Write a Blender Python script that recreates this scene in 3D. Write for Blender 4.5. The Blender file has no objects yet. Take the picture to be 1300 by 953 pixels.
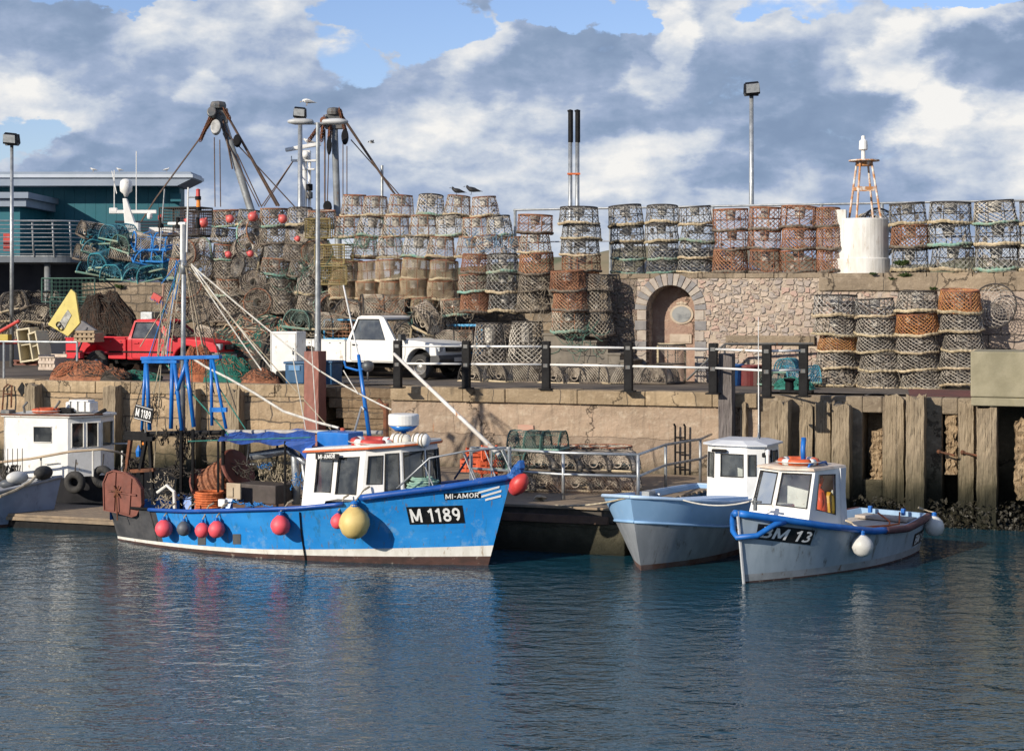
import bpy, math, random
from mathutils import Vector, Matrix
random.seed(7)
R=math.radians; PI=math.pi
SC=bpy.context.scene; COL=SC.collection
F=2200.0; CX=650.0; HY=380.0; CZ=4.8
DECK=2.7; TH=math.atan(.36); CT=math.cos(TH); ST=math.sin(TH); Y0=40.2
WALLTOP=5.45
def at(px,py,d): return ((px-CX)/F*d, d, CZ-(py-HY)/F*d)
def depth_z(py,z): return (CZ-z)*F/(py-HY)
def toW(u,v,z=0.0): return (u*CT+v*ST, Y0-u*ST+v*CT, z)
def QY(px,v):
    k=(px-CX)/F; return (v+Y0*CT)/(ST*k+CT)
def QU(px,v):
    Y=QY(px,v); X=(px-CX)/F*Y; return CT*X-ST*(Y-Y0)
def QZ(px,py,v): return CZ-(py-HY)/F*QY(px,v)
def W(px,py,v):
    Y=QY(px,v); return ((px-CX)/F*Y, Y, CZ-(py-HY)/F*Y)
# ---------------------------------------------------------------- mesh builder
def V(*a): return Vector(a)
class MB:
    def __init__(s): s.v=[]; s.f=[]; s.m=[]; s.mi=0
    def add(s,vs,fs):
        o=len(s.v); s.v+= [tuple(p) for p in vs]
        for f in fs: s.f.append(tuple(i+o for i in f)); s.m.append(s.mi)
        return s
    def hexa(s,b,t):
        return s.add(list(b)+list(t),[(3,2,1,0),(4,5,6,7),(0,1,5,4),(1,2,6,5),(2,3,7,6),(3,0,4,7)])
    def box(s,c,d,rz=0,ry=0,rx=0,tx=1,ty=1):
        M=Matrix.Rotation(rz,3,'Z')@Matrix.Rotation(ry,3,'Y')@Matrix.Rotation(rx,3,'X'); c=V(*c); x,y,z=d[0]/2,d[1]/2,d[2]/2
        b=[c+M@V(a*x,e*y,-z) for a,e in((-1,-1),(1,-1),(1,1),(-1,1))]
        t=[c+M@V(a*x*tx,e*y*ty,z) for a,e in((-1,-1),(1,-1),(1,1),(-1,1))]
        return s.hexa(b,t)
    def bb(s,x0,x1,y0,y1,z0,z1): return s.box(((x0+x1)/2,(y0+y1)/2,(z0+z1)/2),(abs(x1-x0),abs(y1-y0),abs(z1-z0)))
    def tube(s,pts,r,n=5,closed=False,cap=True):
        P=[V(*p) for p in pts]; N=len(P); vs=[]; 
        rr=r if isinstance(r,(list,tuple)) else [r]*N
        up=None
        for i,p in enumerate(P):
            a=P[i-1] if (i>0 or closed) else P[i]; b=P[(i+1)%N] if (i<N-1 or closed) else P[i]
            d=(b-a); d=d.normalized() if d.length>1e-9 else V(0,0,1)
            if up is None: up=V(0,0,1) if abs(d.z)<.9 else V(1,0,0)
            x=d.cross(up)
            if x.length<1e-5: x=d.cross(V(0,1,0))
            x.normalize(); y=x.cross(d).normalized(); up=y
            for k in range(n):
                t=2*PI*k/n; vs.append(p+(x*math.cos(t)+y*math.sin(t))*rr[i])
        fs=[]
        for i in range(N if closed else N-1):
            j=(i+1)%N
            for k in range(n): fs.append((i*n+k,i*n+(k+1)%n,j*n+(k+1)%n,j*n+k))
        if not closed and cap and n>3: fs+= [tuple(range(n-1,-1,-1)),tuple((N-1)*n+k for k in range(n))]
        return s.add(vs,fs)
    def bar(s,a,b,r,n=8,r1=None): return s.tube([a,b],[r,r if r1 is None else r1],n)
    def beam(s,a,b,w,h):
        a=V(*a);b=V(*b);d=(b-a).normalized(); up=V(0,0,1) if abs(d.z)<.95 else V(0,1,0)
        x=d.cross(up).normalized()*w/2; y=x.cross(d).normalized()*h/2
        return s.hexa([a-x-y,a+x-y,a+x+y,a-x+y],[b-x-y,b+x-y,b+x+y,b-x+y])
    def lathe(s,prof,n=16,c=(0,0,0),M=None,cap=True):
        vs=[];c=V(*c)
        for r,z in prof:
            for k in range(n):
                t=2*PI*k/n; p=V(r*math.cos(t),r*math.sin(t),z); vs.append(c+(M@p if M else p))
        fs=[]
        for i in range(len(prof)-1):
            for k in range(n): fs.append((i*n+k,i*n+(k+1)%n,(i+1)*n+(k+1)%n,(i+1)*n+k))
        if cap and prof[0][0]>1e-4: fs.append(tuple(range(n-1,-1,-1)))
        if cap and prof[-1][0]>1e-4: fs.append(tuple((len(prof)-1)*n+k for k in range(n)))
        return s.add(vs,fs)
    def ring(s,c,Rr,r,n=24,m=5,M=None,wob=0):
        c=V(*c);pts=[]
        for k in range(n):
            t=2*PI*k/n; p=V(Rr*math.cos(t),Rr*math.sin(t),0); pts.append(c+(M@p if M else p))
        return s.tube(pts,[r*(1+wob*(k%2)) for k in range(n)],m,True)
    def sphere(s,c,r,n=14,m=10,M=None):
        pr=[(math.sin(PI*i/m),-math.cos(PI*i/m)) for i in range(m+1)]
        if not isinstance(r,(tuple,list)): r=(r,r,r)
        D=Matrix.Diagonal(V(*r)); MM=(M@D) if M else D
        pr[0]=(.001,-1);pr[-1]=(.001,1)
        return s.lathe(pr,n,c,MM)
    def prism(s,poly,a,b,ax='z'):
        n=len(poly)
        def q(p,h): return (p[0],p[1],h) if ax=='z' else ((p[0],h,p[1]) if ax=='y' else (h,p[0],p[1]))
        vs=[q(p,a) for p in poly]+[q(p,b) for p in poly]
        fs=[tuple(range(n-1,-1,-1)),tuple(range(n,2*n))]+[(i,(i+1)%n,n+(i+1)%n,n+i) for i in range(n)]
        return s.add(vs,fs)
    def quad(s,*p): return s.add(p,[tuple(range(len(p)))])
    def panel(s,a,b,c,d,holes=(),th=.04):
        a,b,c,d=[V(*p) for p in(a,b,c,d)]
        nrm=(b-a).cross(d-a).normalized()*th
        P=lambda u,w,o:(a*(1-u)+b*u)*(1-w)+(d*(1-u)+c*u)*w-nrm*o
        U=sorted({0,1}|{h[0] for h in holes}|{h[1] for h in holes}); Wd=sorted({0,1}|{h[2] for h in holes}|{h[3] for h in holes})
        for i in range(len(U)-1):
            for j in range(len(Wd)-1):
                u,w=(U[i]+U[i+1])/2,(Wd[j]+Wd[j+1])/2
                if any(h[0]<u<h[1] and h[2]<w<h[3] for h in holes): continue
                for o in(0,1): s.quad(P(U[i],Wd[j],o),P(U[i+1],Wd[j],o),P(U[i+1],Wd[j+1],o),P(U[i],Wd[j+1],o))
        for h in list(holes)+[(0,1,0,1)]:
            q=[(h[0],h[2]),(h[1],h[2]),(h[1],h[3]),(h[0],h[3])]
            for k in range(4):
                A=q[k];B=q[(k+1)%4]; s.quad(P(*A,0),P(*B,0),P(*B,1),P(*A,1))
        return s
    def build(s,name,mats,parent=None,smooth=False,loc=None,rz=None,bev=0):
        me=bpy.data.meshes.new(name); me.from_pydata(s.v,[],s.f)
        for m in (mats if isinstance(mats,(list,tuple)) else [mats]): me.materials.append(m)
        me.polygons.foreach_set('material_index',s.m)
        import bmesh
        if len(s.f)<40000:
            bm=bmesh.new(); bm.from_mesh(me); bmesh.ops.recalc_face_normals(bm,faces=bm.faces); bm.to_mesh(me); bm.free()
        if smooth: me.polygons.foreach_set('use_smooth',[True]*len(me.polygons))
        me.update()
        o=bpy.data.objects.new(name,me); COL.objects.link(o)
        if parent: o.parent=parent
        if loc is not None: o.location=loc
        if rz is not None: o.rotation_euler[2]=rz
        if bev:
            b=o.modifiers.new('bevel','BEVEL'); b.width=bev; b.segments=2; b.limit_method='ANGLE'; b.angle_limit=R(35); b.harden_normals=False
        return o
def tag(o,label,cat,group=None,kind=None):
    if label: o['label']=label
    if cat: o['category']=cat
    if group: o['group']=group
    if kind: o['kind']=kind
    return o
def thing(name,label,cat,loc=(0,0,0),rz=0,group=None):
    o=bpy.data.objects.new(name,None); o.empty_display_size=.2; COL.objects.link(o); o.location=loc; o.rotation_euler=(0,0,rz)
    return tag(o,label,cat,group)
def struct(o): o['kind']='structure'; return o
def dup(root):
    def cp(o,p):
        c=o.copy(); COL.objects.link(c)
        if p: c.parent=p
        for ch in kids.get(o,[]): cp(ch,c)
        return c
    kids={}
    st=[root]
    while st:
        o=st.pop(); kids[o]=list(o.children); st+=kids[o]
    return cp(root,None)
def P2(a,b,n=8,sag=0,jit=0):
    a=V(*a);b=V(*b);out=[]
    for i in range(n+1):
        t=i/n; p=a.lerp(b,t); p.z-=sag*4*t*(1-t)
        if jit and 0<i<n: p+=V(random.uniform(-jit,jit),random.uniform(-jit,jit),random.uniform(-jit,jit))
        out.append(p)
    return out
ORD=['first','second','third','fourth','fifth','sixth','seventh','eighth','ninth','tenth','eleventh','twelfth','thirteenth','fourteenth']
# ---------------------------------------------------------------- materials
MT={}
def nodes(name):
    m=bpy.data.materials.new(name); m.use_nodes=True; nt=m.node_tree; return m,nt,nt.nodes['Principled BSDF']
class NT:
    def __init__(s,nt): s.nt=nt
    def n(s,t,**k):
        x=s.nt.nodes.new(t)
        for a,b in k.items(): setattr(x,a,b)
        return x
    def l(s,a,b): s.nt.links.new(a,b)
    def val(s,sock,v):
        if hasattr(v,'is_linked') or hasattr(v,'node'): s.l(v,sock)
        else: sock.default_value=v
    def math(s,op,a,b=0,c=None,clamp=False):
        x=s.n('ShaderNodeMath',operation=op,use_clamp=clamp); s.val(x.inputs[0],a); s.val(x.inputs[1],b)
        if c is not None: s.val(x.inputs[2],c)
        return x.outputs[0]
    def vm(s,op,a,b=None):
        x=s.n('ShaderNodeVectorMath',operation=op); s.val(x.inputs[0],a)
        if b is not None: s.val(x.inputs[1],b)
        return x.outputs['Value'] if op in('LENGTH','DISTANCE') else x.outputs[0]
    def mr(s,v,a,b,c=0,d=1,smooth=True):
        x=s.n('ShaderNodeMapRange',interpolation_type='SMOOTHSTEP' if smooth else 'LINEAR'); s.val(x.inputs[0],v)
        for i,q in enumerate((a,b,c,d)): s.val(x.inputs[i+1],q)
        return x.outputs[0]
    def mix(s,f,a,b,bt='MIX'):
        x=s.n('ShaderNodeMix',data_type='RGBA',blend_type=bt); s.val(x.inputs[0],f)
        for i,q in((6,a),(7,b)):
            if isinstance(q,(tuple,list)): q=tuple(q)+(1,) if len(q)==3 else q
            s.val(x.inputs[i],q)
        return x.outputs[2]
    def noise(s,vec,scale,det=4,rough=.55,dist=0):
        x=s.n('ShaderNodeTexNoise'); s.l(vec,x.inputs['Vector']); x.inputs['Scale'].default_value=scale; x.inputs['Detail'].default_value=det; x.inputs['Roughness'].default_value=rough; x.inputs['Distortion'].default_value=dist
        return x.outputs['Fac']
    def mapv(s,vec,sc=(1,1,1),loc=(0,0,0),rot=(0,0,0)):
        x=s.n('ShaderNodeMapping'); s.l(vec,x.inputs[0]); x.inputs[1].default_value=loc; x.inputs[2].default_value=rot; x.inputs[3].default_value=sc; return x.outputs[0]
    def bump(s,h,st,dist=.02):
        x=s.n('ShaderNodeBump'); s.l(h,x.inputs['Height']); x.inputs['Strength'].default_value=st; x.inputs['Distance'].default_value=dist; return x.outputs[0]
    def obj(s): return s.n('ShaderNodeTexCoord').outputs['Object']
    def sep(s,v):
        x=s.n('ShaderNodeSeparateXYZ'); s.l(v,x.inputs[0]); return x.outputs
    def comb(s,x,y,z):
        c=s.n('ShaderNodeCombineXYZ')
        for i,q in enumerate((x,y,z)): s.val(c.inputs[i],q)
        return c.outputs[0]
def pm(name,c1,c2=None,scale=3,rough=.6,metal=0,bump=.15,st=(1,1,1),lo=.35,hi=.65,dirt=None,dirtamt=.5,rnd=0,spec=None,bs=None,coat=0):
    """painted / worn surface: two tones by noise, optional dirt or rust patches, optional per-object tint"""
    if name in MT: return MT[name]
    m,nt,b=nodes(name); N=NT(nt); o=N.obj()
    if c2 is None: c2=tuple(x*.72 for x in c1)
    mv=N.mapv(o,st); f=N.mr(N.noise(mv,scale,5,.6),lo,hi); col=N.mix(f,c2,c1)
    if dirt:
        g=N.noise(N.mapv(o,(st[0],st[1],st[2]*.6),(3,1,7)),scale*1.7,8,.7); g=N.mr(g,.62-.12*dirtamt,.70)
        col=N.mix(g,col,dirt)
    if rnd:
        oi=N.n('ShaderNodeObjectInfo').outputs['Random']; hs=N.n('ShaderNodeHueSaturation')
        N.l(col,hs.inputs['Color']); N.l(N.mr(oi,0,1,1-rnd,1+rnd,False),hs.inputs['Value']); N.l(N.mr(N.math('FRACT',N.math('MULTIPLY',oi,7.3)),0,1,.5-.03*rnd,.5+.03*rnd,False),hs.inputs['Hue']); col=hs.outputs[0]
    N.l(col,b.inputs['Base Color']); b.inputs['Metallic'].default_value=metal
    N.l(N.mr(N.noise(mv,scale*2.3,3),.2,.8,max(.03,rough-.12),min(1,rough+.12)),b.inputs['Roughness'])
    if bump: N.l(N.bump(N.noise(mv,bs or scale*6,6,.7),bump,.02),b.inputs['Normal'])
    if spec is not None: b.inputs['Specular IOR Level'].default_value=spec
    if coat: b.inputs['Coat Weight'].default_value=coat; b.inputs['Coat Roughness'].default_value=.1
    MT[name]=m; return m
def glass(name='window_glass',tint=(.72,.78,.78),dirt=.06):
    if name in MT: return MT[name]
    m,nt,b=nodes(name); N=NT(nt); out=nt.nodes['Material Output']
    t=N.n('ShaderNodeBsdfTransparent'); t.inputs[0].default_value=tint+(1,)
    g=N.n('ShaderNodeBsdfGlossy'); g.inputs['Roughness'].default_value=.03
    d=N.n('ShaderNodeBsdfDiffuse'); d.inputs[0].default_value=(.35,.37,.36,1)
    fr=N.n('ShaderNodeFresnel'); fr.inputs[0].default_value=1.5
    m1=N.n('ShaderNodeMixShader'); N.l(N.math('ADD',N.math('MULTIPLY',fr.outputs[0],1.3),.05,clamp=True),m1.inputs[0]); N.l(t.outputs[0],m1.inputs[1]); N.l(g.outputs[0],m1.inputs[2])
    m2=N.n('ShaderNodeMixShader'); N.l(N.mr(N.noise(N.obj(),3,5),.3,.8,0,dirt*3),m2.inputs[0]); N.l(m1.outputs[0],m2.inputs[1]); N.l(d.outputs[0],m2.inputs[2])
    N.l(m2.outputs[0],out.inputs[0]); MT[name]=m; return m
def algae(N,o,col,level=.9,dark=(.022,.022,.014),green=(.085,.08,.045)):
    z=N.sep(o)[2]; nz=N.noise(o,1.6,6,.65)
    f=N.mr(N.math('ADD',z,N.math('MULTIPLY',nz,-.9)),level-.95,level-.15,1,0)
    g=N.mr(N.math('ADD',z,N.math('MULTIPLY',nz,-1.3)),level-.9,level+.1,.7,0)
    col=N.mix(g,col,green); return N.mix(f,col,dark)
def quay_mat(name,c1,c2,c3,brick=None,cracks=True,level=.9,mortar=(.12,.10,.08),pink=None):
    m,nt,b=nodes(name); N=NT(nt); o=N.obj(); s=N.sep(o)
    uv=N.comb(N.math('ADD',s[0],s[1]),s[2],0)
    f=N.mr(N.noise(N.mapv(uv,(1,1.8,1)),1.1,8,.65),.3,.7); col=N.mix(f,c1,c2)
    f2=N.mr(N.noise(N.mapv(uv,(1,1,1),(5,3,0)),4.5,8,.7),.48,.72); col=N.mix(f2,col,c3)
    h=N.noise(uv,9,8,.75)
    if brick:
        wv=N.vm('ADD',uv,N.comb(N.math('MULTIPLY',N.math('SUBTRACT',N.noise(uv,1.3,3),.5),.34),N.math('MULTIPLY',N.math('SUBTRACT',N.noise(N.mapv(uv,(1,1,1),(9,9,0)),1.7,4),.5),.26),0))
        t=N.n('ShaderNodeTexBrick',offset=.43); N.l(wv,t.inputs['Vector'])
        t.inputs['Scale'].default_value=1; t.inputs['Brick Width'].default_value=brick[0]; t.inputs['Row Height'].default_value=brick[1]; t.inputs['Mortar Size'].default_value=brick[2]; t.inputs['Mortar Smooth'].default_value=.4
        t.inputs['Color1'].default_value=(.75,.72,.70,1); t.inputs['Color2'].default_value=(1.15,1.08,1.0,1); t.inputs['Mortar'].default_value=(1,1,1,1)
        col=N.mix(1,col,t.outputs['Color'],'MULTIPLY'); col=N.mix(N.math('MULTIPLY',t.outputs['Fac'],.85),col,mortar)
        h=N.math('SUBTRACT',h,N.math('MULTIPLY',t.outputs['Fac'],1.6))
    if cracks:
        vo=N.n('ShaderNodeTexVoronoi',feature='DISTANCE_TO_EDGE'); N.l(N.vm('ADD',uv,N.comb(N.math('MULTIPLY',N.noise(uv,2.5,6,.7),1.1),N.math('MULTIPLY',N.noise(N.mapv(uv,(1,1,1),(2,8,0)),2.5,6,.7),1.1),0)),vo.inputs['Vector']); vo.inputs['Scale'].default_value=.42
        cr=N.mr(vo.outputs['Distance'],.002,.011,.65,0); col=N.mix(cr,col,(.06,.045,.035)); h=N.math('SUBTRACT',h,cr)
    if pink:
        col=N.mix(N.mr(N.noise(N.mapv(uv,(6,.5,1)),.9,4,.6),.62,.72,0,.8),col,pink)
    # run-off streaks
    st=N.mr(N.noise(N.mapv(uv,(5,.25,1),(1,4,0)),1.6,6,.6),.52,.75,0,.55); col=N.mix(st,col,tuple(x*.45 for x in c2))
    col=algae(N,o,col,level)
    N.l(col,b.inputs['Base Color']); b.inputs['Roughness'].default_value=.85; b.inputs['Specular IOR Level'].default_value=.25
    N.l(N.bump(h,.9,.055),b.inputs['Normal']); MT[name]=m; return m
def rubble_mat(name,scale=3.0):
    m,nt,b=nodes(name); N=NT(nt); o=N.obj(); s=N.sep(o)
    uv=N.comb(N.math('ADD',s[0],s[1]),N.math('MULTIPLY',s[2],1.25),0)
    wv=N.vm('ADD',uv,N.comb(N.math('MULTIPLY',N.math('SUBTRACT',N.noise(uv,4,3),.5),.16),N.math('MULTIPLY',N.math('SUBTRACT',N.noise(N.mapv(uv,(1,1,1),(9,9,0)),4,3),.5),.16),0))
    v1=N.n('ShaderNodeTexVoronoi',feature='F1',distance='CHEBYCHEV'); v2=N.n('ShaderNodeTexVoronoi',feature='F2',distance='CHEBYCHEV')
    for v in(v1,v2): N.l(wv,v.inputs['Vector']); v.inputs['Scale'].default_value=scale; v.inputs['Randomness'].default_value=.85
    e=N.math('SUBTRACT',v2.outputs['Distance'],v1.outputs['Distance']); mort=N.mr(e,.02,.10,.8,0)
    c=N.sep(v1.outputs['Color'])
    cr=N.n('ShaderNodeValToRGB'); N.l(c[0],cr.inputs[0]); el=cr.color_ramp.elements
    cols=[(.20,.15,.14),(.42,.29,.23),(.19,.19,.205),(.48,.40,.32),(.40,.22,.185),(.25,.24,.24),(.52,.44,.36),(.36,.28,.22)]
    el[0].color=cols[0]+(1,);el[0].position=0;el[1].color=cols[1]+(1,);el[1].position=.14
    for i,cc in enumerate(cols[2:]): x=el.new(.28+.12*i); x.color=cc+(1,)
    cr.color_ramp.interpolation='CONSTANT'
    col=N.mix(N.mr(N.noise(uv,9,6,.7),.3,.75,0,.4),N.mix(.45,cr.outputs[0],(.50,.41,.34)),(.50,.41,.33)); col=N.mix(N.mr(N.noise(uv,.6,4),.5,.75,0,.35),col,(.46,.38,.31))
    col=N.mix(mort,col,(.42,.35,.27))
    N.l(col,b.inputs['Base Color']); b.inputs['Roughness'].default_value=.9; b.inputs['Specular IOR Level'].default_value=.2
    h=N.math('ADD',N.mr(e,.0,.3),N.math('MULTIPLY',N.noise(uv,14,6,.7),.5)); N.l(N.bump(h,.9,.05),b.inputs['Normal']); MT[name]=m; return m
def timber_mat(name,c1,c2,dark,level=.8):
    m,nt,b=nodes(name); N=NT(nt); o=N.obj(); s=N.sep(o)
    g=N.noise(N.mapv(o,(9,9,.5)),2.2,8,.7); col=N.mix(N.mr(g,.3,.7),c1,c2)
    col=N.mix(N.mr(N.noise(N.mapv(o,(14,14,.6),(4,4,1)),2,6,.7),.54,.62,0,.92),col,dark)
    col=N.mix(N.mr(N.noise(N.mapv(o,(1,1,.8)),.9,5,.65),.44,.62,0,.6),col,tuple(x*.5 for x in c2))
    if level is not None: col=algae(N,o,col,level)
    N.l(col,b.inputs['Base Color']); b.inputs['Roughness'].default_value=.85; b.inputs['Specular IOR Level'].default_value=.25
    N.l(N.bump(g,1,.06),b.inputs['Normal']); MT[name]=m; return m
# common materials
galv=pm('galvanised_steel',(.42,.44,.45),(.30,.32,.33),6,.45,.6,.05,rnd=.1)
white=pm('white_gloss_paint',(.80,.80,.78),(.70,.70,.67),2.5,.35,0,.04,dirt=(.38,.30,.20),dirtamt=.1)
creamw=pm('aged_white_paint',(.74,.73,.68),(.60,.58,.52),3,.45,0,.05,dirt=(.30,.20,.11),dirtamt=.35)
black=pm('black_paint',(.007,.007,.008),(.012,.012,.013),5,.6,0,.08,spec=.15)
rubber=pm('black_rubber',(.022,.022,.022),(.04,.038,.035),8,.8,0,.2,dirt=(.12,.1,.08),dirtamt=.3)
bluep=pm('blue_gloss_paint',(.012,.16,.52),(.010,.12,.42),2.2,.35,0,.05,dirt=(.05,.12,.22),dirtamt=.15)
orangep=pm('orange_paint',(.65,.15,.04),(.50,.11,.03),5,.5,0,.05)
redp=pm('dull_red_plastic',(.55,.06,.05),(.42,.05,.04),4,.5)
rustm=pm('rusty_steel',(.20,.075,.035),(.09,.04,.022),5,.85,.1,.4,dirt=(.035,.02,.015),dirtamt=.5)
brownrust=pm('red_brown_paint',(.20,.065,.045),(.15,.05,.035),4,.7,0,.2,dirt=(.08,.03,.02),dirtamt=.4)
ropecream=pm('cream_rope',(.50,.43,.32),(.30,.25,.17),9,.9,0,.3,rnd=.15)
ropewhite=pm('white_rope',(.66,.64,.58),(.48,.46,.40),9,.85,0,.2)
ropegreen=pm('green_rope',(.03,.20,.16),(.02,.12,.10),9,.85,0,.2)
ropeblue=pm('blue_rope',(.02,.20,.55),(.015,.14,.40),9,.85,0,.2)
ropeorange=pm('orange_rope',(.60,.16,.05),(.42,.10,.03),9,.85,0,.3)
ropedark=pm('dark_rope',(.07,.06,.05),(.03,.028,.025),9,.9,0,.3)
wire=pm('steel_wire',(.10,.08,.07),(.16,.10,.07),8,.6,.5,.1)
steeld=pm('dark_steel',(.10,.11,.115),(.16,.15,.14),4,.5,.5,.1,dirt=(.13,.06,.03),dirtamt=.3)
GL=glass()
# ---------------------------------------------------------------- camera, sun, sky
cd=bpy.data.cameras.new('camera'); cam=bpy.data.objects.new('camera',cd); COL.objects.link(cam); SC.camera=cam
cam.location=(0,0,CZ); cam.rotation_euler=(R(90),0,0); cd.sensor_width=36; cd.lens=F/1300*36; cd.shift_y=-(476.5-HY)/1300; cd.clip_end=6000
sdir=V(-.66,-.60,.37).normalized()
sl=bpy.data.lights.new('sun','SUN'); sl.energy=4.7; sl.angle=R(.55); sl.color=(1,.90,.76); so=bpy.data.objects.new('sun',sl); COL.objects.link(so)
so.rotation_euler=sdir.to_track_quat('Z','Y').to_euler(); so.location=(-20,-20,30)
w=bpy.data.worlds.new('World'); SC.world=w; w.use_nodes=True; nt=w.node_tree; nt.nodes.clear(); N=NT(nt)
out=N.n('ShaderNodeOutputWorld'); sky=N.n('ShaderNodeTexSky',sky_type='NISHITA'); sky.sun_disc=False; sky.sun_elevation=math.asin(sdir.z); sky.sun_rotation=math.atan2(sdir.x,sdir.y)%(2*PI); sky.air_density=1.0; sky.dust_density=.2; sky.ozone_density=1.6
bs=N.n('ShaderNodeBackground'); N.l(N.mix(1,sky.outputs[0],(.95,.98,1.25),'MULTIPLY'),bs.inputs[0]); bs.inputs[1].default_value=.10
d=N.vm('NORMALIZE',N.n('ShaderNodeTexCoord').outputs['Generated']); s=N.sep(d)
az=N.math('ARCTAN2',s[0],s[1]); el=N.math('ARCSINE',s[2]); p=N.comb(az,el,0)
# p in radians: photo pixel (px,py) -> ((px-650)/2200,(380-py)/2200)
q=N.mapv(p,(1,1.7,1))
def cn(vec,sc,det,ro,di=0): return N.noise(vec,sc,det,ro,di)
wx=N.math('SUBTRACT',cn(N.mapv(q,(1,1,1),(3.1,1.2,0)),16,6,.6),.5); wy=N.math('SUBTRACT',cn(N.mapv(q,(1,1,1),(7.7,4.2,0)),16,6,.6),.5)
pd=N.vm('ADD',p,N.comb(N.math('MULTIPLY',wx,.080),N.math('MULTIPLY',wy,.055),0))
def blob(px,py,rx,ry,a=1.0,soft=.62):
    v=N.vm('SUBTRACT',pd,((px-CX)/F,(HY-py)/F,0)); v=N.vm('MULTIPLY',v,(F/rx,F/ry,0)); return N.mr(N.vm('LENGTH',v),1.25,soft,0,a)
def blobs(L):
    r=None
    for b in L:
        x=blob(*b); r=x if r is None else N.math('MAXIMUM',r,x)
    return r
dark=blobs([(905,95,120,62,.95),(1060,165,100,55,1.0),(990,190,60,26,.7),(1265,78,70,42,1),(720,70,75,60,.75),(640,100,40,40,.5),(190,110,150,75,.6),(60,40,120,50,.5),(110,205,90,26,.8),(330,90,90,60,.45),(250,215,120,22,.6),(560,235,150,30,.35),(680,175,90,28,.6),(930,225,70,24,.6),(1200,220,60,26,.5),(450,150,90,50,.4),(790,150,120,34,.45),(1180,110,30,40,.5)])
lite=blobs([(860,50,38,62,1),(820,110,60,34,.7),(1130,75,55,50,1),(1175,150,60,60,1),(1230,35,60,22,.8),(610,50,48,48,.7),(60,145,90,36,.75),(270,130,30,22,.5),(60,205,60,16,.5),(200,40,70,42,.55),(560,170,150,50,.5),(620,205,90,40,.6),(1240,200,90,46,.75),(850,200,150,30,.55),(370,190,60,30,.5),(760,225,90,26,.55)])
blue=blobs([(1010,18,70,20,.6),(150,5,90,20,.7),(30,180,60,26,.5),(520,30,100,40,.9),(440,80,60,34,.5),(1215,5,110,26,.95),(690,8,70,26,.8),(790,20,45,30,.85),(20,195,30,20,.3),(1050,5,60,12,.5),(265,5,60,12,.5)])
n1=cn(q,7.5,8,.48,.1); n2=cn(N.mapv(q,(1,1,1),(.012,-.020,0)),7.5,8,.48,.1)   # offset toward the sun: relief of the clouds
f1=cn(N.mapv(q,(1,1,1),(8,8,0)),24,8,.6,.15); f2=cn(N.mapv(q,(1,1,1),(8.004,7.993,0)),24,8,.6,.15)
rel=N.math('ADD',N.math('MULTIPLY',N.math('SUBTRACT',n1,n2),2.8),N.math('MULTIPLY',N.math('SUBTRACT',f1,f2),.85))
n3=cn(N.mapv(q,(1,1,1),(5,2,0)),5,8,.55,.1)
shade=N.math('ADD',N.math('ADD',.57,rel),N.math('MULTIPLY',N.math('SUBTRACT',n3,.5),.55))
shade=N.math('ADD',shade,N.math('MULTIPLY',lite,.40)); shade=N.math('SUBTRACT',shade,N.math('MULTIPLY',dark,.36),clamp=True)
cr=N.n('ShaderNodeValToRGB'); N.l(shade,cr.inputs[0]); e=cr.color_ramp.elements
e[0].position=0; e[0].color=(.20,.275,.41,1); e[1].position=1; e[1].color=(.80,.79,.77,1)
for ps,c in((.22,(.23,.31,.45)),(.45,(.315,.39,.54)),(.7,(.52,.57,.65))): x=e.new(ps); x.color=c+(1,)
bc=N.n('ShaderNodeBackground'); N.l(cr.outputs[0],bc.inputs[0]); bc.inputs[1].default_value=1.0
cover=N.math('SUBTRACT',N.math('ADD',N.math('ADD',N.math('ADD',.245,N.math('MULTIPLY',n3,.62)),N.math('MULTIPLY',N.math('SUBTRACT',f1,.5),.5)),N.math('MULTIPLY',N.math('SUBTRACT',n1,.5),.6)),N.math('MULTIPLY',blue,.50)); cov=N.mr(cover,.30,.42)
high=N.mr(s[2],.26,.60,1,.2); cov=N.math('MULTIPLY',cov,high)
mx=N.n('ShaderNodeMixShader'); N.l(cov,mx.inputs[0]); N.l(bs.outputs[0],mx.inputs[1]); N.l(bc.outputs[0],mx.inputs[2]); N.l(mx.outputs[0],out.inputs[0])
SC.view_settings.view_transform='Standard'; SC.view_settings.look='None'; SC.view_settings.exposure=.20; SC.view_settings.gamma=1
SC.render.engine='CYCLES'; SC.cycles.use_denoising=True; SC.cycles.max_bounces=6; SC.cycles.diffuse_bounces=2; SC.cycles.glossy_bounces=3; SC.cycles.transparent_max_bounces=12; SC.cycles.transmission_bounces=3; SC.cycles.caustics_reflective=False; SC.cycles.caustics_refractive=False; SC.cycles.sample_clamp_indirect=4
# ---------------------------------------------------------------- water
m,nt,b=nodes('harbour_water'); N=NT(nt); o=N.obj()
b.inputs['Base Color'].default_value=(.008,.048,.072,1); b.inputs['Roughness'].default_value=.05; b.inputs['IOR'].default_value=1.45
h1=N.noise(N.mapv(o,(1,1.35,1),(0,0,0),(0,0,R(12))),1.7,1,.4,.6); h2=N.noise(N.mapv(o,(1,1.5,1),(7,3,0),(0,0,R(-18))),6.5,2,.45,.5); h3=N.noise(N.mapv(o,(1,1.2,1),(1,9,0),(0,0,R(30))),17,1,.4)
hh=N.math('ADD',N.math('ADD',N.math('MULTIPLY',h1,.75),N.math('MULTIPLY',h2,.34)),N.math('MULTIPLY',h3,.10))
patch=N.mr(N.noise(N.mapv(o,(1,.35,1)),.16,3,.5),.3,.7,.75,1.25)
N.l(N.bump(N.math('MULTIPLY',hh,patch),1.0,.05),b.inputs['Normal'])
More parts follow.
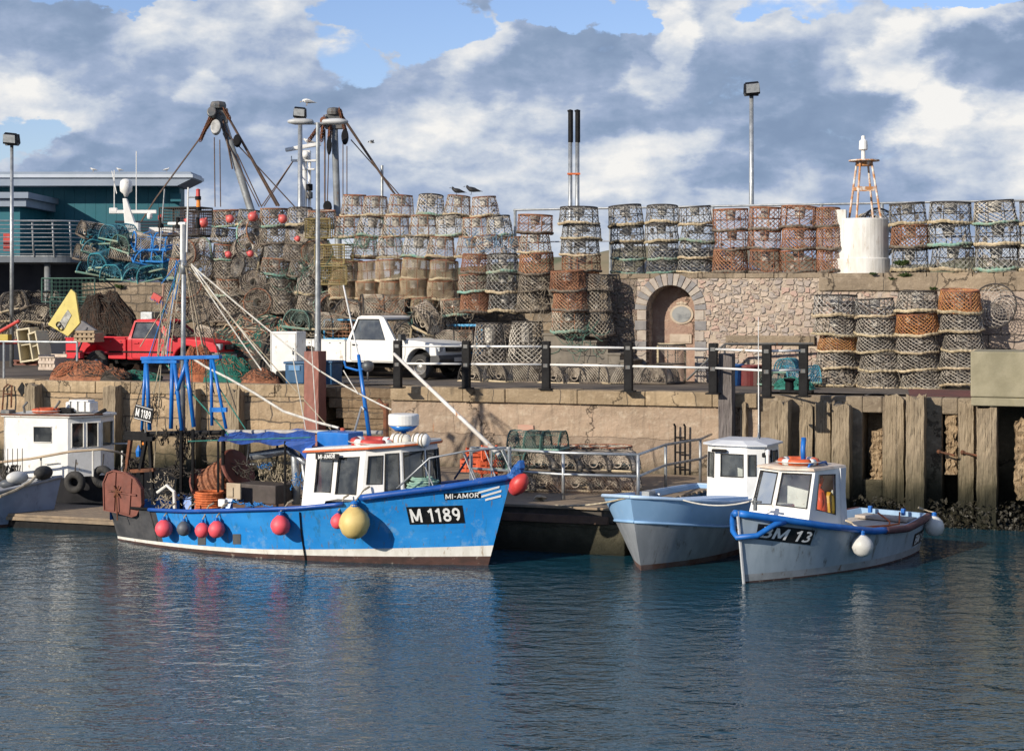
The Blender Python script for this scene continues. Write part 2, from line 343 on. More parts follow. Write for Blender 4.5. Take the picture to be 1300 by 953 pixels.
mb=MB(); mb.quad((-2500,-300,0),(2500,-300,0),(2500,5000,0),(-2500,5000,0)); struct(mb.build('water',m))
# ---------------------------------------------------------------- ground behind the quay face (quay frame: x=u along the face, y=v inland)
def qobj(mb,name,mats,**k): return mb.build(name,mats,loc=(0,Y0,0),rz=-TH,**k)
asphalt=pm('worn_quay_surface',(.15,.125,.10),(.085,.072,.06),.7,.8,0,.35,dirt=(.15,.12,.09),dirtamt=.5,bs=30)
redasph=pm('red_worn_surface',(.17,.06,.05),(.10,.045,.04),2,.85,0,.3,bs=30)
UL,UR=QU(404,0),QU(497,0)     # the cut in the face for the steps
UM=QU(962,0)                  # where the timbered face starts
UB=QU(1234,-.4)
m=MB(); z=DECK
m.quad((-90,.45,z),(UL,.45,z),(UL,90,z),(-90,90,z)); m.quad((UL,1.5,z),(UR,1.5,z),(UR,90,z),(UL,90,z)); m.quad((UR,.45,z),(70,.45,z),(70,90,z),(UR,90,z))
struct(qobj(m,'quay_deck',asphalt))
m=MB(); m.quad((QU(1160,1.2),.46,z+.004),(QU(1330,1.2),.46,z+.004),(QU(1330,3),3.4,z+.004),(QU(1150,3),3.4,z+.004)); struct(qobj(m,'red_pavement',redasph))
LM=quay_mat('ashlar_quay_stone',(.46,.36,.245),(.32,.25,.17),(.54,.45,.32),(1.15,.46,.018),False,1.0)
MM=quay_mat('pinkish_quay_render',(.43,.345,.27),(.33,.265,.205),(.50,.44,.36),(3.4,.83,.007),True,.8,(.27,.20,.15),pink=(.36,.15,.06))
RM=quay_mat('stained_quay_concrete',(.29,.235,.165),(.18,.14,.10),(.36,.30,.22),None,True,1.0)
CM=quay_mat('quay_coping_stone',(.46,.37,.25),(.34,.27,.18),(.54,.45,.32),(1.6,5,.012),True,-3)
def rough_wall(u0,u1,z0,z1,mat,name,label,v=0,amp=.03,step=.12,th=.9,side=True):
    mb=MB(); nu=int((u1-u0)/step)+1; nz=int((z1-z0)/step)+1
    from mathutils import noise as mn
    g=[]
    for j in range(nz+1):
        for i in range(nu+1):
            u=u0+(u1-u0)*i/nu; zz=z0+(z1-z0)*j/nz; e=min(i,nu-i)>0
            dv=(mn.noise(V(u*1.3,zz*1.7,3+v))+.6*mn.noise(V(u*4,zz*4,9)))*amp if e else 0
            g.append((u,v+dv,zz))
    fs=[(j*(nu+1)+i,j*(nu+1)+i+1,(j+1)*(nu+1)+i+1,(j+1)*(nu+1)+i) for j in range(nz) for i in range(nu)]
    mb.add(g,fs)
    if side:
        for u in(u0,u1): mb.quad((u,v,z0),(u,v+th,z0),(u,v+th,z1),(u,v,z1))
    mb.quad((u0,v,z1),(u1,v,z1),(u1,v+th,z1),(u0,v+th,z1))
    o=qobj(mb,name,mat); tag(o,label,'quay wall'); return o
rough_wall(-26,UL,-1,DECK-.26,LM,'quay_wall','tan stone block quay wall behind the moored boats, left of the steps',th=1.5)
rough_wall(UR,UM,-1,DECK-.28,MM,'quay_wall','pinkish rendered quay wall with cracks between the steps and the timber piles',th=1.5)
def coping(u0,u1,h,label,seed,lip=.10):
    rd=random.Random(seed); root=thing('coping',label,'kerb',toW(u0,0,0),-TH); mb=MB(); u=0; L=u1-u0
    while u<L-.01:
        w=min(rd.uniform(1.0,1.9),L-u); 
        if L-u-w<.4: w=L-u
        j=rd.uniform(-.012,.012); mb.bb(u+.006,u+w-.006,-lip+j,.46,DECK-h,DECK+.03+j); u+=w
    mb.build('stone_course',CM,root,bev=.02)
coping(-26,UL,.27,'worn stone coping along the top of the quay left of the steps',1,.04)
coping(UR,UM,.29,'sandy concrete lip along the quay edge under the black rail posts',2)
# steps cut into the quay
root=thing('quay_steps','worn stone steps cut into the quay beside the red pile','steps',toW(UL,0,0),-TH); W_=UR-UL; n=11
STM=quay_mat('step_stone',(.27,.20,.13),(.16,.12,.08),(.36,.29,.2),(.9,.30,.01),False,1.1)
for k in range(n):
    mb=MB(); x0=.02+k*.19 if k<8 else .02+8*.19; zt=DECK-.02-.25*k
    if x0<W_-.2: mb.bb(x0,W_-.004,.10+.02*k,1.49,zt-.248,zt); mb.build('step',STM,root,bev=.025)
mb=MB(); mb.bb(-.3,W_+.3,1.5,2.0,-1,DECK-.03); mb.build('back_wall',LM,root)
mb=MB(); mb.bb(.0,.0+W_,.3,1.49,-1,DECK-.25*n-.02); mb.build('step_base',STM,root)
# timbered right-hand face
TB=timber_mat('weathered_pile_timber',(.40,.325,.225),(.26,.205,.14),(.07,.05,.03),.95)
TB2=timber_mat('rotten_timber',(.46,.35,.22),(.28,.19,.11),(.06,.035,.02),.5)
root=thing('quay_wall','stained concrete quay wall with dark slots behind the timber piles','quay wall',toW(0,0,0),-TH)
slots=[(QU(1095,.1),QU(1120,.1),.9,2.35),(QU(1196,.1),QU(1216,.1),.3,2.35)]
mb=MB(); cur=UM
for a,b_,z0,z1 in slots: mb.bb(cur,a,.1,1.2,-1,DECK-.0); mb.bb(a,b_,.1,1.2,-1,z0); mb.bb(a,b_,.1,1.2,z1,DECK); mb.bb(a,b_,.85,1.2,z0,z1); cur=b_
mb.bb(cur,UB+.25,.1,1.2,-1,DECK); mb.build('concrete_face',RM,root,bev=.03)
mb=MB(); mb.bb(UB+.25,UB+14,1.6,2.2,-1,DECK); mb.build('recessed_face',RM,root)
mb=MB(); mb.bb(UB+1.25,UB+14,.9,1.62,-1,2.55); mb.build('timber_bracing',TB,root)
def pile(px0,px1,top_py,label,zb=-1,v=-.28,mat=TB,th=.42,name='timber_pile',jag=True,seed=0,lean=0,group=None,broken=False):
    rd=random.Random(seed+px0); u0,u1=QU(px0,v),QU(px1,v); zt=QZ((px0+px1)/2,top_py,v); w=u1-u0; mb=MB(); nz=18; nx=5
    rows=[]
    for j in range(nz+1):
        z=zb+(zt-zb)*j/nz; row=[]
        per=[(x/nx*w,0) for x in range(nx)]+[(w,y/2*th) for y in range(2)]+[((nx-x)/nx*w,th) for x in range(nx)]+[(0,th-y/2*th) for y in range(2)]
        for (x,y) in per:
            am=.011+(.035 if broken else 0); zz=z
            if j==nz and jag: zz+=rd.uniform(-.25,.03) if broken else rd.uniform(-.13,.03)
            if broken and j<3: am=.09*(3-j)/3*w+am
            row.append((x+rd.uniform(-am,am)+lean*(z-zb),y+rd.uniform(-am,am),zz))
        rows.append(row)
    n_=len(rows[0]); vs=[p for r_ in rows for p in r_]; fs=[(j*n_+i,j*n_+(i+1)%n_,(j+1)*n_+(i+1)%n_,(j+1)*n_+i) for j in range(nz) for i in range(n_)]
    fs.append(tuple(nz*n_+i for i in range(n_))); mb.add(vs,fs)
    return tag(mb.build(name,mat,loc=toW(u0,v,0),rz=-TH),label,'pile',group)
G='timber piles along the quay face'
pile(940,947,509,'narrow weathered pile beside the grey leaning post',group=G,v=-.2)
pile(977,1000,508,'weathered timber pile behind the white wheelhouse antenna',group=G,v=-.4,th=.5)
pile(1015,1031,510,'split timber pile with a long crack right of the antenna',group=G,v=-.12)
pile(1034,1054,509,'broad pale timber board between the split pile and the square pile',group=G,v=-.03,th=.2)
pile(1056,1078,511,'square timber pile above the blue handled exhaust of the small boat',group=G,v=-.42,th=.5)
pile(1123,1147,502,'tall smooth timber board right of the dark slot',group=G,v=-.02,th=.2)
pile(1150,1173,500,'thick square pile with a ragged rotten top',group=G,v=-.48,th=.5,seed=4)
pile(1218,1236,508,'mossy timber board beside the concrete block',group=G,v=-.0,th=.16)
pile(1106,1121,545,'broken rotten timber stump hanging in the dark slot',zb=QZ(1110,617,.2),v=.2,mat=TB2,th=.3,broken=True)
pile(1201,1214,522,'thin rotten timber stump between two square piles',zb=QZ(1208,602,.2),v=.2,mat=TB2,th=.25,broken=True)
pile(1240,1265,514,'tall square pile carrying the concrete block',v=-.35,th=.5)
pile(1289,1312,530,'rotten pile at the right edge under the concrete block',zb=.6,v=-.1,mat=TB2,th=.4,broken=True)
GP=timber_mat('grey_post_timber',(.22,.20,.19),(.15,.13,.125),(.04,.035,.03),.3)
pile(912,929,449,'grey square timber post rising above the quay edge behind the white wheelhouse',v=-.5,mat=GP,th=.36,jag=False)
RP=pm('red_brown_pile_paint',(.30,.12,.09),(.22,.09,.07),2,.7,0,.2,dirt=(.14,.07,.05),dirtamt=.4)
pile(386,404,446,'square red brown pile in front of the blue bins',v=-.5,mat=RP,th=.42,jag=False)
pile(131,146,489,'weathered timber pile rising behind the white cabin roof',v=-.38,th=.5,group=G)
pile(31,44,487,'short square timber pile above the cabin with the square window',v=-.4,group=G)
pile(286,302,492,'timber pile behind the blue gallows frame',v=-.3,group=G,lean=.01)
pile(236,248,492,'worn timber pile behind the blue net frame legs',v=-.3,group=G)
# ironwork pins and seaweed
mb=MB(); 
for px,py,l in((1192,573,.3),(1222,574,.35)):
    a=V(*W(px,py,-.05)); mb.bar(a,a+V(l*.9,-.25,-.06),.022,6); mb.sphere(a,.05,8,6)
tag(mb.build('iron_bolt',rustm),'rusty iron bolts sticking out of the concrete between the piles','bolts')
weedm=pm('bladder_wrack',(.028,.024,.012),(.012,.011,.007),5,.6,0,.3)
mb=MB(); rd=random.Random(3)
for i in range(5200):
    u=rd.uniform(UM-1,UB+4); v=-.45*rd.random()-.03; zz=rd.random()**2.2*.6; p=V(u,v,zz); l=rd.uniform(.03,.11); a=V(rd.uniform(-1,1),rd.uniform(-1,.3),rd.uniform(-1.2,.2)).normalized()*l; s_=V(rd.uniform(-1,1),rd.uniform(-.5,.5),rd.uniform(-.4,.4)).normalized()*l*.35
    mb.quad(p-s_,p+s_,p+a+s_*.4,p+a-s_*.4)
tag(qobj(mb,'seaweed',weedm),'dark seaweed clinging to the foot of the timber piles','seaweed',kind='stuff')
# large concrete block, far right
bm_=pm('mossy_concrete',(.31,.28,.19),(.22,.20,.13),1.2,.85,0,.5,dirt=(.33,.27,.06),dirtamt=.15,bs=14)
root=thing('concrete_block','big mossy concrete block standing on the quay edge above the square pile','block',toW(QU(1232,-.45),-.45,0),-TH)
zt,zm,zb=QZ(1240,446,-.45),QZ(1240,504,-.45),QZ(1240,515,-.45)
mb=MB(); mb.bb(0,6,0,1.6,zm,zt); mb.build('upper_block',bm_,root,bev=.03); mb=MB(); mb.bb(.01,6,.012,1.6,zb,zm-.008); mb.build('lower_block',bm_,root,bev=.02)
# ---------------------------------------------------------------- stone wall with the arch
RW=rubble_mat('rubble_stone',5.6); CP=quay_mat('wall_coping',(.34,.285,.215),(.24,.2,.15),(.42,.36,.28),(1.3,5,.012),True,-6)
WV=5.0; u0,u1=QU(771,WV),QU(1330,WV)
root=thing('stone_wall','pinkish rubble stone wall with an arched niche behind the rail','wall',toW(0,WV,0),-TH)
ua,ub=QU(820.5,WV),QU(882,WV); rad=(ub-ua)/2; uc=(ua+ub)/2; zs=QZ(850,362,WV)-rad
mb=MB(); mb.bb(u0,ua,0,.9,DECK-.05,WALLTOP-.12); mb.bb(ub,u1+8,0,.9,DECK-.05,WALLTOP-.12)
na=16; arc=[(uc-rad*math.cos(PI*i/na),zs+rad*math.sin(PI*i/na)) for i in range(na+1)]
for i in range(na):
    a,c=arc[i],arc[i+1]
    for y in(0,): mb.quad((a[0],y,a[1]),(c[0],y,c[1]),(c[0],y,WALLTOP-.12),(a[0],y,WALLTOP-.12))
    mb.quad((a[0],0,a[1]),(c[0],0,c[1]),(c[0],.62,c[1]),(a[0],.62,a[1]))
mb.quad((ua,0,WALLTOP-.12),(ub,0,WALLTOP-.12),(ub,.9,WALLTOP-.12),(ua,.9,WALLTOP-.12))
mb.build('rubble_face',RW,root)
mb=MB(); mb.bb(ua-.1,ub+.1,.6,.9,DECK-.05,WALLTOP-.14); mb.build('niche_back',quay_mat('niche_pink_plaster',(.40,.27,.20),(.30,.20,.16),(.46,.36,.28),None,True,-3),root)
mb=MB(); r2=rad+.30; cols=[]
for i in range(17):
    a0=PI*i/17+.012; a1=PI*(i+1)/17-.012; P=[(rad,a0),(rad,a1),(r2,a1),(r2,a0)]; mb.mi=i%2
    mb.prism([(uc-r_*math.cos(a),zs+r_*math.sin(a)) for r_,a in P],-.025,.3,'y')
for k in range(7):
    for s_ in(-1,1):
        x=uc+s_*(rad+.15); h=(zs-DECK)/7; mb.mi=(k+s_)%2; w=.3 if k%2 else .24; mb.bb(x-w/2+.03*0,x+w/2,-.022,.3,DECK+k*h+.01,DECK+(k+1)*h-.01) if w==.3 else mb.bb(x-.15 if s_>0 else x-.09,x+.09 if s_>0 else x+.15,-.022,.3,DECK+k*h+.01,DECK+(k+1)*h-.01)
vs1=pm('grey_voussoir',(.25,.24,.235),(.19,.18,.18),4,.85,0,.4); vs2=pm('pale_voussoir',(.42,.37,.31),(.33,.28,.24),4,.85,0,.4)
mb.build('arch_ring',[vs1,vs2],root,bev=.01)
mb=MB(); pc=(QU(865,WV+.55),QZ(865,399,WV+.55)); Mx=Matrix.Rotation(R(90),3,'X')
mb.lathe([(.31,0),(.31,.03),(.26,.035)],28,(pc[0],.6,pc[1]),Mx@Matrix.Diagonal(V(1,.82,1))); mb.mi=1; mb.lathe([(.25,.0),(.25,.045),(.001,.047)],28,(pc[0],.6,pc[1]),Mx@Matrix.Diagonal(V(1,.82,1)))
mb.mi=0; mb.sphere((pc[0],.58,pc[1]+.29),(.06,.03,.05),8,6)
for s_ in(-1,1): mb.sphere((pc[0]+s_*.09,.58,pc[1]+.28),(.06,.025,.03),8,6)
mb.build('plaque',[pm('plaque_frame_stone',(.48,.40,.31),(.4,.33,.25),5,.8),pm('dark_slate_plaque',(.13,.14,.15),(.25,.26,.26),5,.6,lo=.45,hi=.7)],root)
mb=MB(); a=(QU(850,WV+.55),QU(878,WV+.55),QZ(864,436,WV+.55),QZ(864,424,WV+.55)); mb.bb(a[0],a[1],.555,.60,a[2],a[3]); mb.bb(a[0]+.05,a[1]-.05,.54,.56,a[2]+.03,a[3]-.03); mb.build('stone_tablet',pm('pale_tablet',(.46,.38,.30),(.38,.31,.24),6,.8),root,bev=.01)
mb=MB(); rd=random.Random(5); u=u0
while u<u1+8:
    wd=rd.uniform(.7,1.4); hh=rd.uniform(-.015,.02); mb.bb(u+.006,u+wd-.006,-.03+hh,.92,WALLTOP-.121,WALLTOP+hh*.5); u+=wd
mb.build('coping',CP,root,bev=.02)
mb=MB(); mb.bb(QU(1040,WV),u1+8,-.06,-.001,WALLTOP-.45,WALLTOP-.1); mb.build('thick_coping',CP,root,bev=.03)
mb=MB(); mb.bb(QU(922,WV),QU(1035,WV),-.10,-.002,QZ(980,437,WV),QZ(980,426,WV)); mb.build('stone_ledge',CP,root,bev=.02)
mb=MB(); mb.bb(QU(1190,WV-.02),u1+8,-.02,0,DECK,QZ(1200,352,WV)-.2); mb.build('block_face',quay_mat('pale_block_wall',(.42,.36,.31),(.3,.25,.22),(.5,.44,.38),(.62,.36,.016),False,-5),root)
# recessed wall behind the pots, running on to the left
root=thing('stone_wall','old stone retaining wall behind the pickup under the blue pots','wall',toW(0,8.6,0),-TH)
mb=MB(); mb.bb(QU(104,8.6),u0-.0,0,.8,DECK-.05,5.32); mb.build('rubble_face',quay_mat('old_wall_stone',(.30,.25,.19),(.19,.16,.12),(.38,.33,.26),(.55,.26,.02),False,-5),root)
mb=MB(); mb.bb(u0-.001,u0+.8,-3.6,0,DECK-.05,WALLTOP-.121); mb.build('return_wall',RW,root)
m=MB(); m.bb(QU(104,8.6),60,9.42,16,3,5.30); struct(qobj(m,'promenade',asphalt))
m=MB(); m.bb(u0+.82,60,5.93,9.38,3,4.75); struct(qobj(m,'upper_path',asphalt))
# small stone steps by the wall
root=thing('stone_steps','grey stone steps with an old plinth against the wall beside the pots','steps',toW(QU(692,3.9),3.9,DECK),-TH)
uu=lambda px: QU(px,3.9)-QU(692,3.9)
sc_=pm('grey_step_stone',(.20,.175,.14),(.13,.115,.095),2,.85,0,.4,dirt=(.05,.045,.035),dirtamt=.3)
hs=[(690,742,434),(742,757,443),(757,772,451),(772,787,459),(787,800,468)]
for a,b_,py in hs: mb=MB(); mb.bb(uu(a)+.003,uu(b_),0,1.08,0,QZ((a+b_)/2,py-8,3.9)-DECK); mb.bb(uu(a)-.03,uu(b_)+.03,-.03,1.08,QZ((a+b_)/2,py-8,3.9)-DECK+.002,QZ((a+b_)/2,py-8,3.9)-DECK+.06); mb.build('step',sc_,root,bev=.01)
# far headland
from mathutils import noise as mn
mb=MB(); nx,ny=90,14; g=[]
for j in range(ny+1):
    for i in range(nx+1):
        x=-120+420*i/nx; y=640+260*j/ny; t=j/ny; a=max(0,math.sin(PI*min(1,max(0,(i/nx))))); 
        hgt=(34*min(1,t*3.2)*(1-.35*t))*a**.5*(.75+.45*mn.noise(V(x*.013,y*.01,2)))+2.2*mn.noise(V(x*.06,y*.05,5))*min(1,t*4)
        g.append((x,y,max(hgt,-1)if j else -1))
mb.add(g,[(j*(nx+1)+i,j*(nx+1)+i+1,(j+1)*(nx+1)+i+1,(j+1)*(nx+1)+i) for j in range(ny) for i in range(nx)])
struct(mb.build('headland',pm('headland_ground',(.27,.21,.13),(.12,.13,.06),.02,.9,0,.2,bs=.2),smooth=True))
# upper railing on the breakwater
FV=9.3
def zr(py,px): return QZ(px,py,FV)
root=thing('railing','long galvanised railing along the breakwater behind the crab pots','railing',toW(0,FV,0),-TH)
ur0,ur1=QU(652,FV),QU(1420,FV); mb=MB(); mb.bar((ur0,0,7.38),(ur1,0,7.38),.032,8); mb.build('top_rail',galv,root); mb=MB(); mb.bar((ur0,0,6.45),(ur1,0,6.45),.022,6); mb.build('lower_rail',galv,root)
for px in(654,775,905,1043,1120,1240,1330): mb=MB(); u=QU(px,FV); mb.bar((u,0,5.28),(u,0,7.36),.045,8); mb.build('post',galv,root)
# weeds on the coping
leaf=pm('weed_leaf',(.07,.11,.03),(.04,.07,.02),8,.6,0,.1)
def weed(px,py,v,s_,label,n=60,seed=0,z=None):
    rd=random.Random(seed+px); mb=MB()
    for i in range(n):
        a=rd.uniform(0,2*PI); l=rd.uniform(.5,1)*s_; t=V(math.cos(a)*.7,math.sin(a)*.5,rd.uniform(.35,1.1)).normalized(); sd=V(-math.sin(a),math.cos(a),.2)*l*.16; base=V(rd.uniform(-.4,.4)*s_,rd.uniform(-.2,.2)*s_,0)
        mid=base+t*l*.55; tip=base+t*l+V(0,0,-.25*l); mb.add([base,mid-sd,tip,mid+sd],[(0,1,2,3)])
    u,Y=QU(px,v),0; zz=QZ(px,py,v) if z is None else z
    return tag(mb.build('weed',leaf,loc=toW(u,v,zz),rz=-TH),label,'weed','weeds growing on the wall coping')
weed(1150,352,4.98,.22,'bushy green weed on the wall coping right of the white beacon',90)
weed(1133,356,4.96,.16,'small green weed tuft on the coping just beside the white beacon base')
weed(1185,368,4.93,.14,'low weed on the wall above the gap between the third and fourth pot stacks')
weed(1145,337,4.85,.25,'weed growing among the pots beside the white beacon',80)
weed(151,366,8.5,.22,'green weed on the old stone wall below the blue pots')
weed(1108,349,4.85,.12,'tiny weed at the foot of the white beacon base')
# ---------------------------------------------------------------- crab pots
def netsurf(mb,S,na,nb,r,closed=True,tw=1,sides=3):
    for i in range(na):
        for sg in(1,-1):
            pts=[]
            for j in range(nb+1):
                a=(i+sg*j*tw)/na
                if not closed and (a<0 or a>1):
                    if pts: 
                        if len(pts)>1: mb.tube(pts,r,sides,cap=False)
                    pts=[]; continue
                pts.append(S(a,j/nb))
            if len(pts)>1: mb.tube(pts,r,sides,cap=False)
netc={}
def netm(k):
    c={'grey':((.50,.46,.40),(.30,.27,.23)),'dark':((.47,.41,.33),(.21,.175,.14)),'rust':((.42,.21,.12),(.25,.12,.075)),'pale':((.62,.57,.49),(.42,.37,.30)),'tan':((.52,.41,.28),(.32,.25,.16)),'black':((.46,.45,.42),(.20,.19,.18)),'green':((.14,.19,.165),(.06,.09,.08)),'orange':((.46,.23,.08),(.30,.14,.06)),'blue':((.04,.20,.30),(.05,.11,.15))}[k]
    return pm('net_'+k,c[0],c[1],5,.9,0,0,rnd=.22)
pframe=pm('pot_frame_black',(.045,.04,.036),(.03,.025,.022),6,.7,0,0,rnd=.2); prust=pm('pot_frame_rust',(.30,.12,.06),(.15,.07,.04),6,.85,0,0,rnd=.2); pyel=pm('pot_frame_yellow',(.27,.21,.08),(.17,.13,.05),5,.6,0,0,rnd=.1); pteal=pm('pot_frame_teal',(.03,.22,.28),(.03,.13,.17),5,.6,0,0,rnd=.25); pgreen=pm('pot_frame_green',(.06,.14,.11),(.04,.09,.075),5,.6,0,0,rnd=.15)
rimc=pm('pot_rope_cream',(.52,.43,.29),(.30,.24,.15),8,.9,0,.2,rnd=.15); rimg=pm('pot_rope_green',(.16,.33,.27),(.30,.30,.22),4,.9,0,.2,rnd=.2); rimd=pm('pot_rope_dark',(.20,.16,.12),(.09,.075,.06),8,.9,0,.2,rnd=.2)
inner=pm('pot_eye_plastic',(.55,.53,.48),(.36,.34,.30),4,.6,0,0,rnd=.3)
bait=pm('bait_band',(.50,.47,.42),(.20,.16,.13),7,.8,0,0)
protos={}
def make_pot(kind):
    """round inkwell pot: base ring, top ring, bars, netting, neck, rope-wound foot"""
    K={ # r0,r1,h,net,frame,rim,strands,rows,net radius
     'grey':(.56,.47,.45,'grey',pframe,rimc,22,5,.0078),'greyorange':(.55,.46,.45,'orange',prust,rimc,28,6,.009),'dark':(.60,.53,.52,'dark',pframe,rimd,24,5,.011),
     'rust':(.54,.49,.52,'rust',prust,rimd,26,6,.010),'rustopen':(.52,.50,.56,'rust',prust,rimd,18,5,.0065),'pale':(.46,.36,.56,'pale',prust,rimc,20,6,.0065),'paleg':(.45,.38,.55,'pale',pframe,rimg,20,6,.0065),
     'tan':(.43,.41,.54,'tan',prust,rimc,30,8,.0078),'black':(.52,.48,.44,'black',pframe,rimc,20,4,.0065),'blackg':(.52,.48,.44,'black',pframe,rimg,20,4,.0065),'green':(.5,.42,.45,'green',pgreen,rimg,20,5,.008),'tall':(.50,.36,.98,'grey',pframe,rimd,20,9,.009),'moss':(.55,.50,.46,'dark',prust,rimg,24,5,.010)}[kind]
    r0,r1,h,net,fr,rim,na,nb,nr=K; rd=random.Random(hash(kind)%1000 if False else sum(map(ord,kind)))
    root=bpy.data.objects.new('crab_pot',None); COL.objects.link(root)
    Rz=lambda z:r0+(r1-r0)*z/h
    mb=MB(); mb.ring((0,0,h-.02),r1,.020,28,6); mb.ring((0,0,.03),r0,.018,28,5); mb.ring((0,0,h*.52),Rz(h*.52),.009,24,4)
    for k in range(8):
        a=2*PI*k/8+.2; mb.bar((r0*math.cos(a),r0*math.sin(a),.03),(r1*math.cos(a),r1*math.sin(a),h-.02),.012,5)
    for a in(0,PI/2): mb.bar((r0*math.cos(a),r0*math.sin(a),.02),(-r0*math.cos(a),-r0*math.sin(a),.02),.012,5)
    mb.build('frame',fr,root)
    mb=MB(); S=lambda a,b:V((Rz(b*h)+.006+.012*math.sin(b*9+a*40))*math.cos(2*PI*a),(Rz(b*h)+.006+.012*math.sin(b*9+a*40))*math.sin(2*PI*a),.02+(h-.04)*b)
    netsurf(mb,S,na,nb,nr)
    T=lambda a,b:V((r1*(1-b)+.15*b)*math.cos(2*PI*a),(r1*(1-b)+.15*b)*math.sin(2*PI*a),h-.02-.02*math.sin(PI*b)); netsurf(mb,T,16,4,nr*.85)
    D=lambda a,b:V(r0*b*math.cos(2*PI*a)+.001,r0*b*math.sin(2*PI*a),.03); netsurf(mb,D,14,4,nr*.8)
    mb.build('netting',netm(net),root)
    mb=MB(); n=64; pts=[]; 
    for k in range(n): a=2*PI*k/n; pts.append((r0*math.cos(a)*1.02,r0*math.sin(a)*1.02,.035+.014*math.sin(3*a+1)+.008*math.sin(7*a)))
    mb.tube(pts,[.025+.011*(k%2) for k in range(n)],5,True); mb.build('rope_foot',rim,root)
    mb=MB(); mb.lathe([(.16,h-.03),(.13,h*.55),(.125,h*.5),(.11,h*.5),(.12,h*.6),(.15,h-.03)],12,cap=False); mb.build('neck',inner,root)
    for k in range(2):
        mb=MB()
        a=rd.uniform(0,6.28); z=rd.uniform(.25,.75)*h; mb.box((r0*.72*math.cos(a),r0*.72*math.sin(a),z),(.13,.03,.10),a+1.5); mb.build('bait_band',bait,root)
    return root
def make_creel(kind):
    """D-shaped parlour creel: flat slatted base, three hoops, netting, end eye"""
    K={'d':(.86,.34,'dark',pframe,rimd),'dg':(.86,.34,'dark',pframe,rimc),'teal':(.84,.33,'blue',pteal,rimg),'bluef':(.84,.33,'dark',pm('pot_frame_blue',(.02,.22,.62),(.02,.16,.45),5,.6,rnd=.1),ropeblue),'green':(.86,.34,'green',pgreen,rimg)}[kind]
    L,r,net,fr,rim=K; root=bpy.data.objects.new('parlour_creel',None); COL.objects.link(root); h=r*1.35
    def arc(b): # b 0..1 round the D
        a=PI*b; return (-r*math.cos(a), .05+(h-.05)*min(1,math.sin(a)*1.12)**.85)
    mb=MB()
    for x in(-L/2,0,L/2):
        mb.tube([(x,)+arc(b/14) for b in range(15)],.020,6); mb.bar((x,-r,.05),(x,r,.05),.018,5)
    for y in(-r,r,-.1,.1): mb.bar((-L/2,y,.045),(L/2,y,.045),.016,5)
    for b in(.25,.5,.75): mb.bar((-L/2,)+arc(b),(L/2,)+arc(b),.010,5)
    mb.build('frame',fr,root)
    mb=MB(); S=lambda a,b:V(-L/2+L*a,arc(b)[0]*1.01,arc(b)[1]+.005); netsurf(mb,S,14,18,.008,False)
    for x in(-L/2,L/2):
        E=lambda a,b:V(x+(.12 if x<0 else -.12)*b,(arc(a)[0])*(1-b)+.0,arc(a)[1]*(1-b)+h*.45*b); netsurf(mb,E,12,5,.007,False)
        mb.ring((x+(.1 if x<0 else -.1),0,h*.45),.09,.014,12,5,Matrix.Rotation(R(90),3,'Y'))
    mb.build('netting',netm(net),root)
    mb=MB()
    pr=[(-L/2+L*k/24,-r*1.03,.05) for k in range(25)]+[(L/2-L*k/24,r*1.03,.05) for k in range(25)]; mb.tube(pr,[.022+.010*(k%2) for k in range(50)],5,True)
    mb.build('rope_rub',rim,root); return root
def make_cage(w_,d_,h_,fr,nm,name='wire_cage',n=7):
    root=bpy.data.objects.new(name,None); COL.objects.link(root); mb=MB()
    for z in(0.02,h_):
        for a,b in(((-w_/2,-d_/2),(w_/2,-d_/2)),((w_/2,-d_/2),(w_/2,d_/2)),((w_/2,d_/2),(-w_/2,d_/2)),((-w_/2,d_/2),(-w_/2,-d_/2))): mb.bar((*a,z),(*b,z),.022,6)
    for x in(-w_/2,w_/2):
        for y in(-d_/2,d_/2): mb.bar((x,y,.02),(x,y,h_),.022,6)
    mb.build('frame',fr,root); mb=MB()
    for i in range(1,n*2): 
        x=-w_/2+w_*i/(n*2)
        for y in(-d_/2,d_/2): mb.bar((x,y,.02),(x,y,h_),.007,4)
        mb.bar((x,-d_/2,h_),(x,d_/2,h_),.007,4)
    for i in range(1,n):
        z=h_*i/n
        for y in(-d_/2,d_/2): mb.bar((-w_/2,y,z),(w_/2,y,z),.007,4)
        for x in(-w_/2,w_/2): mb.bar((x,-d_/2,z),(x,d_/2,z),.007,4)
    mb.build('mesh_sides',nm,root); return root
rp=random.Random(11)
def put(kind,loc,label,group,rz=None,tilt=(0,0),sc=(1,1,1),cat=None,used=set()):
    if kind not in protos:
        protos[kind]=make_creel(kind[2:]) if kind.startswith('c_') else (CG[kind]() if kind in CG else make_pot(kind))
        o=protos[kind]
    else: o=dup(protos[kind])
    o.location=loc; o.rotation_euler=(tilt[0],tilt[1],rp.uniform(0,6.28) if rz is None else rz); o.scale=sc if isinstance(sc,tuple) else (sc,)*3
    for k in('label','category','group'):
        if k in o: del o[k]
    return tag(o,label,cat or ('creel' if kind.startswith('c_') else 'cage' if kind in CG else 'crab pot'),group)
CG={'yellowcage':lambda:make_cage(1.0,.6,.55,pyel,pyel),'greencage':lambda:make_cage(1.75,.7,.75,pgreen,pgreen,n=6),'bigcage':lambda:make_cage(1.3,.8,.75,pframe,wire,n=9),'bluecage':lambda:make_cage(1.1,.55,.5,pm('pot_frame_sky',(.10,.42,.72),(.07,.3,.55),5,.6),netm('rust'),n=5)}
HT={'grey':.45,'greyorange':.45,'dark':.52,'rust':.52,'rustopen':.56,'pale':.56,'paleg':.55,'tan':.54,'black':.44,'blackg':.44,'green':.45,'tall':.98,'moss':.46}
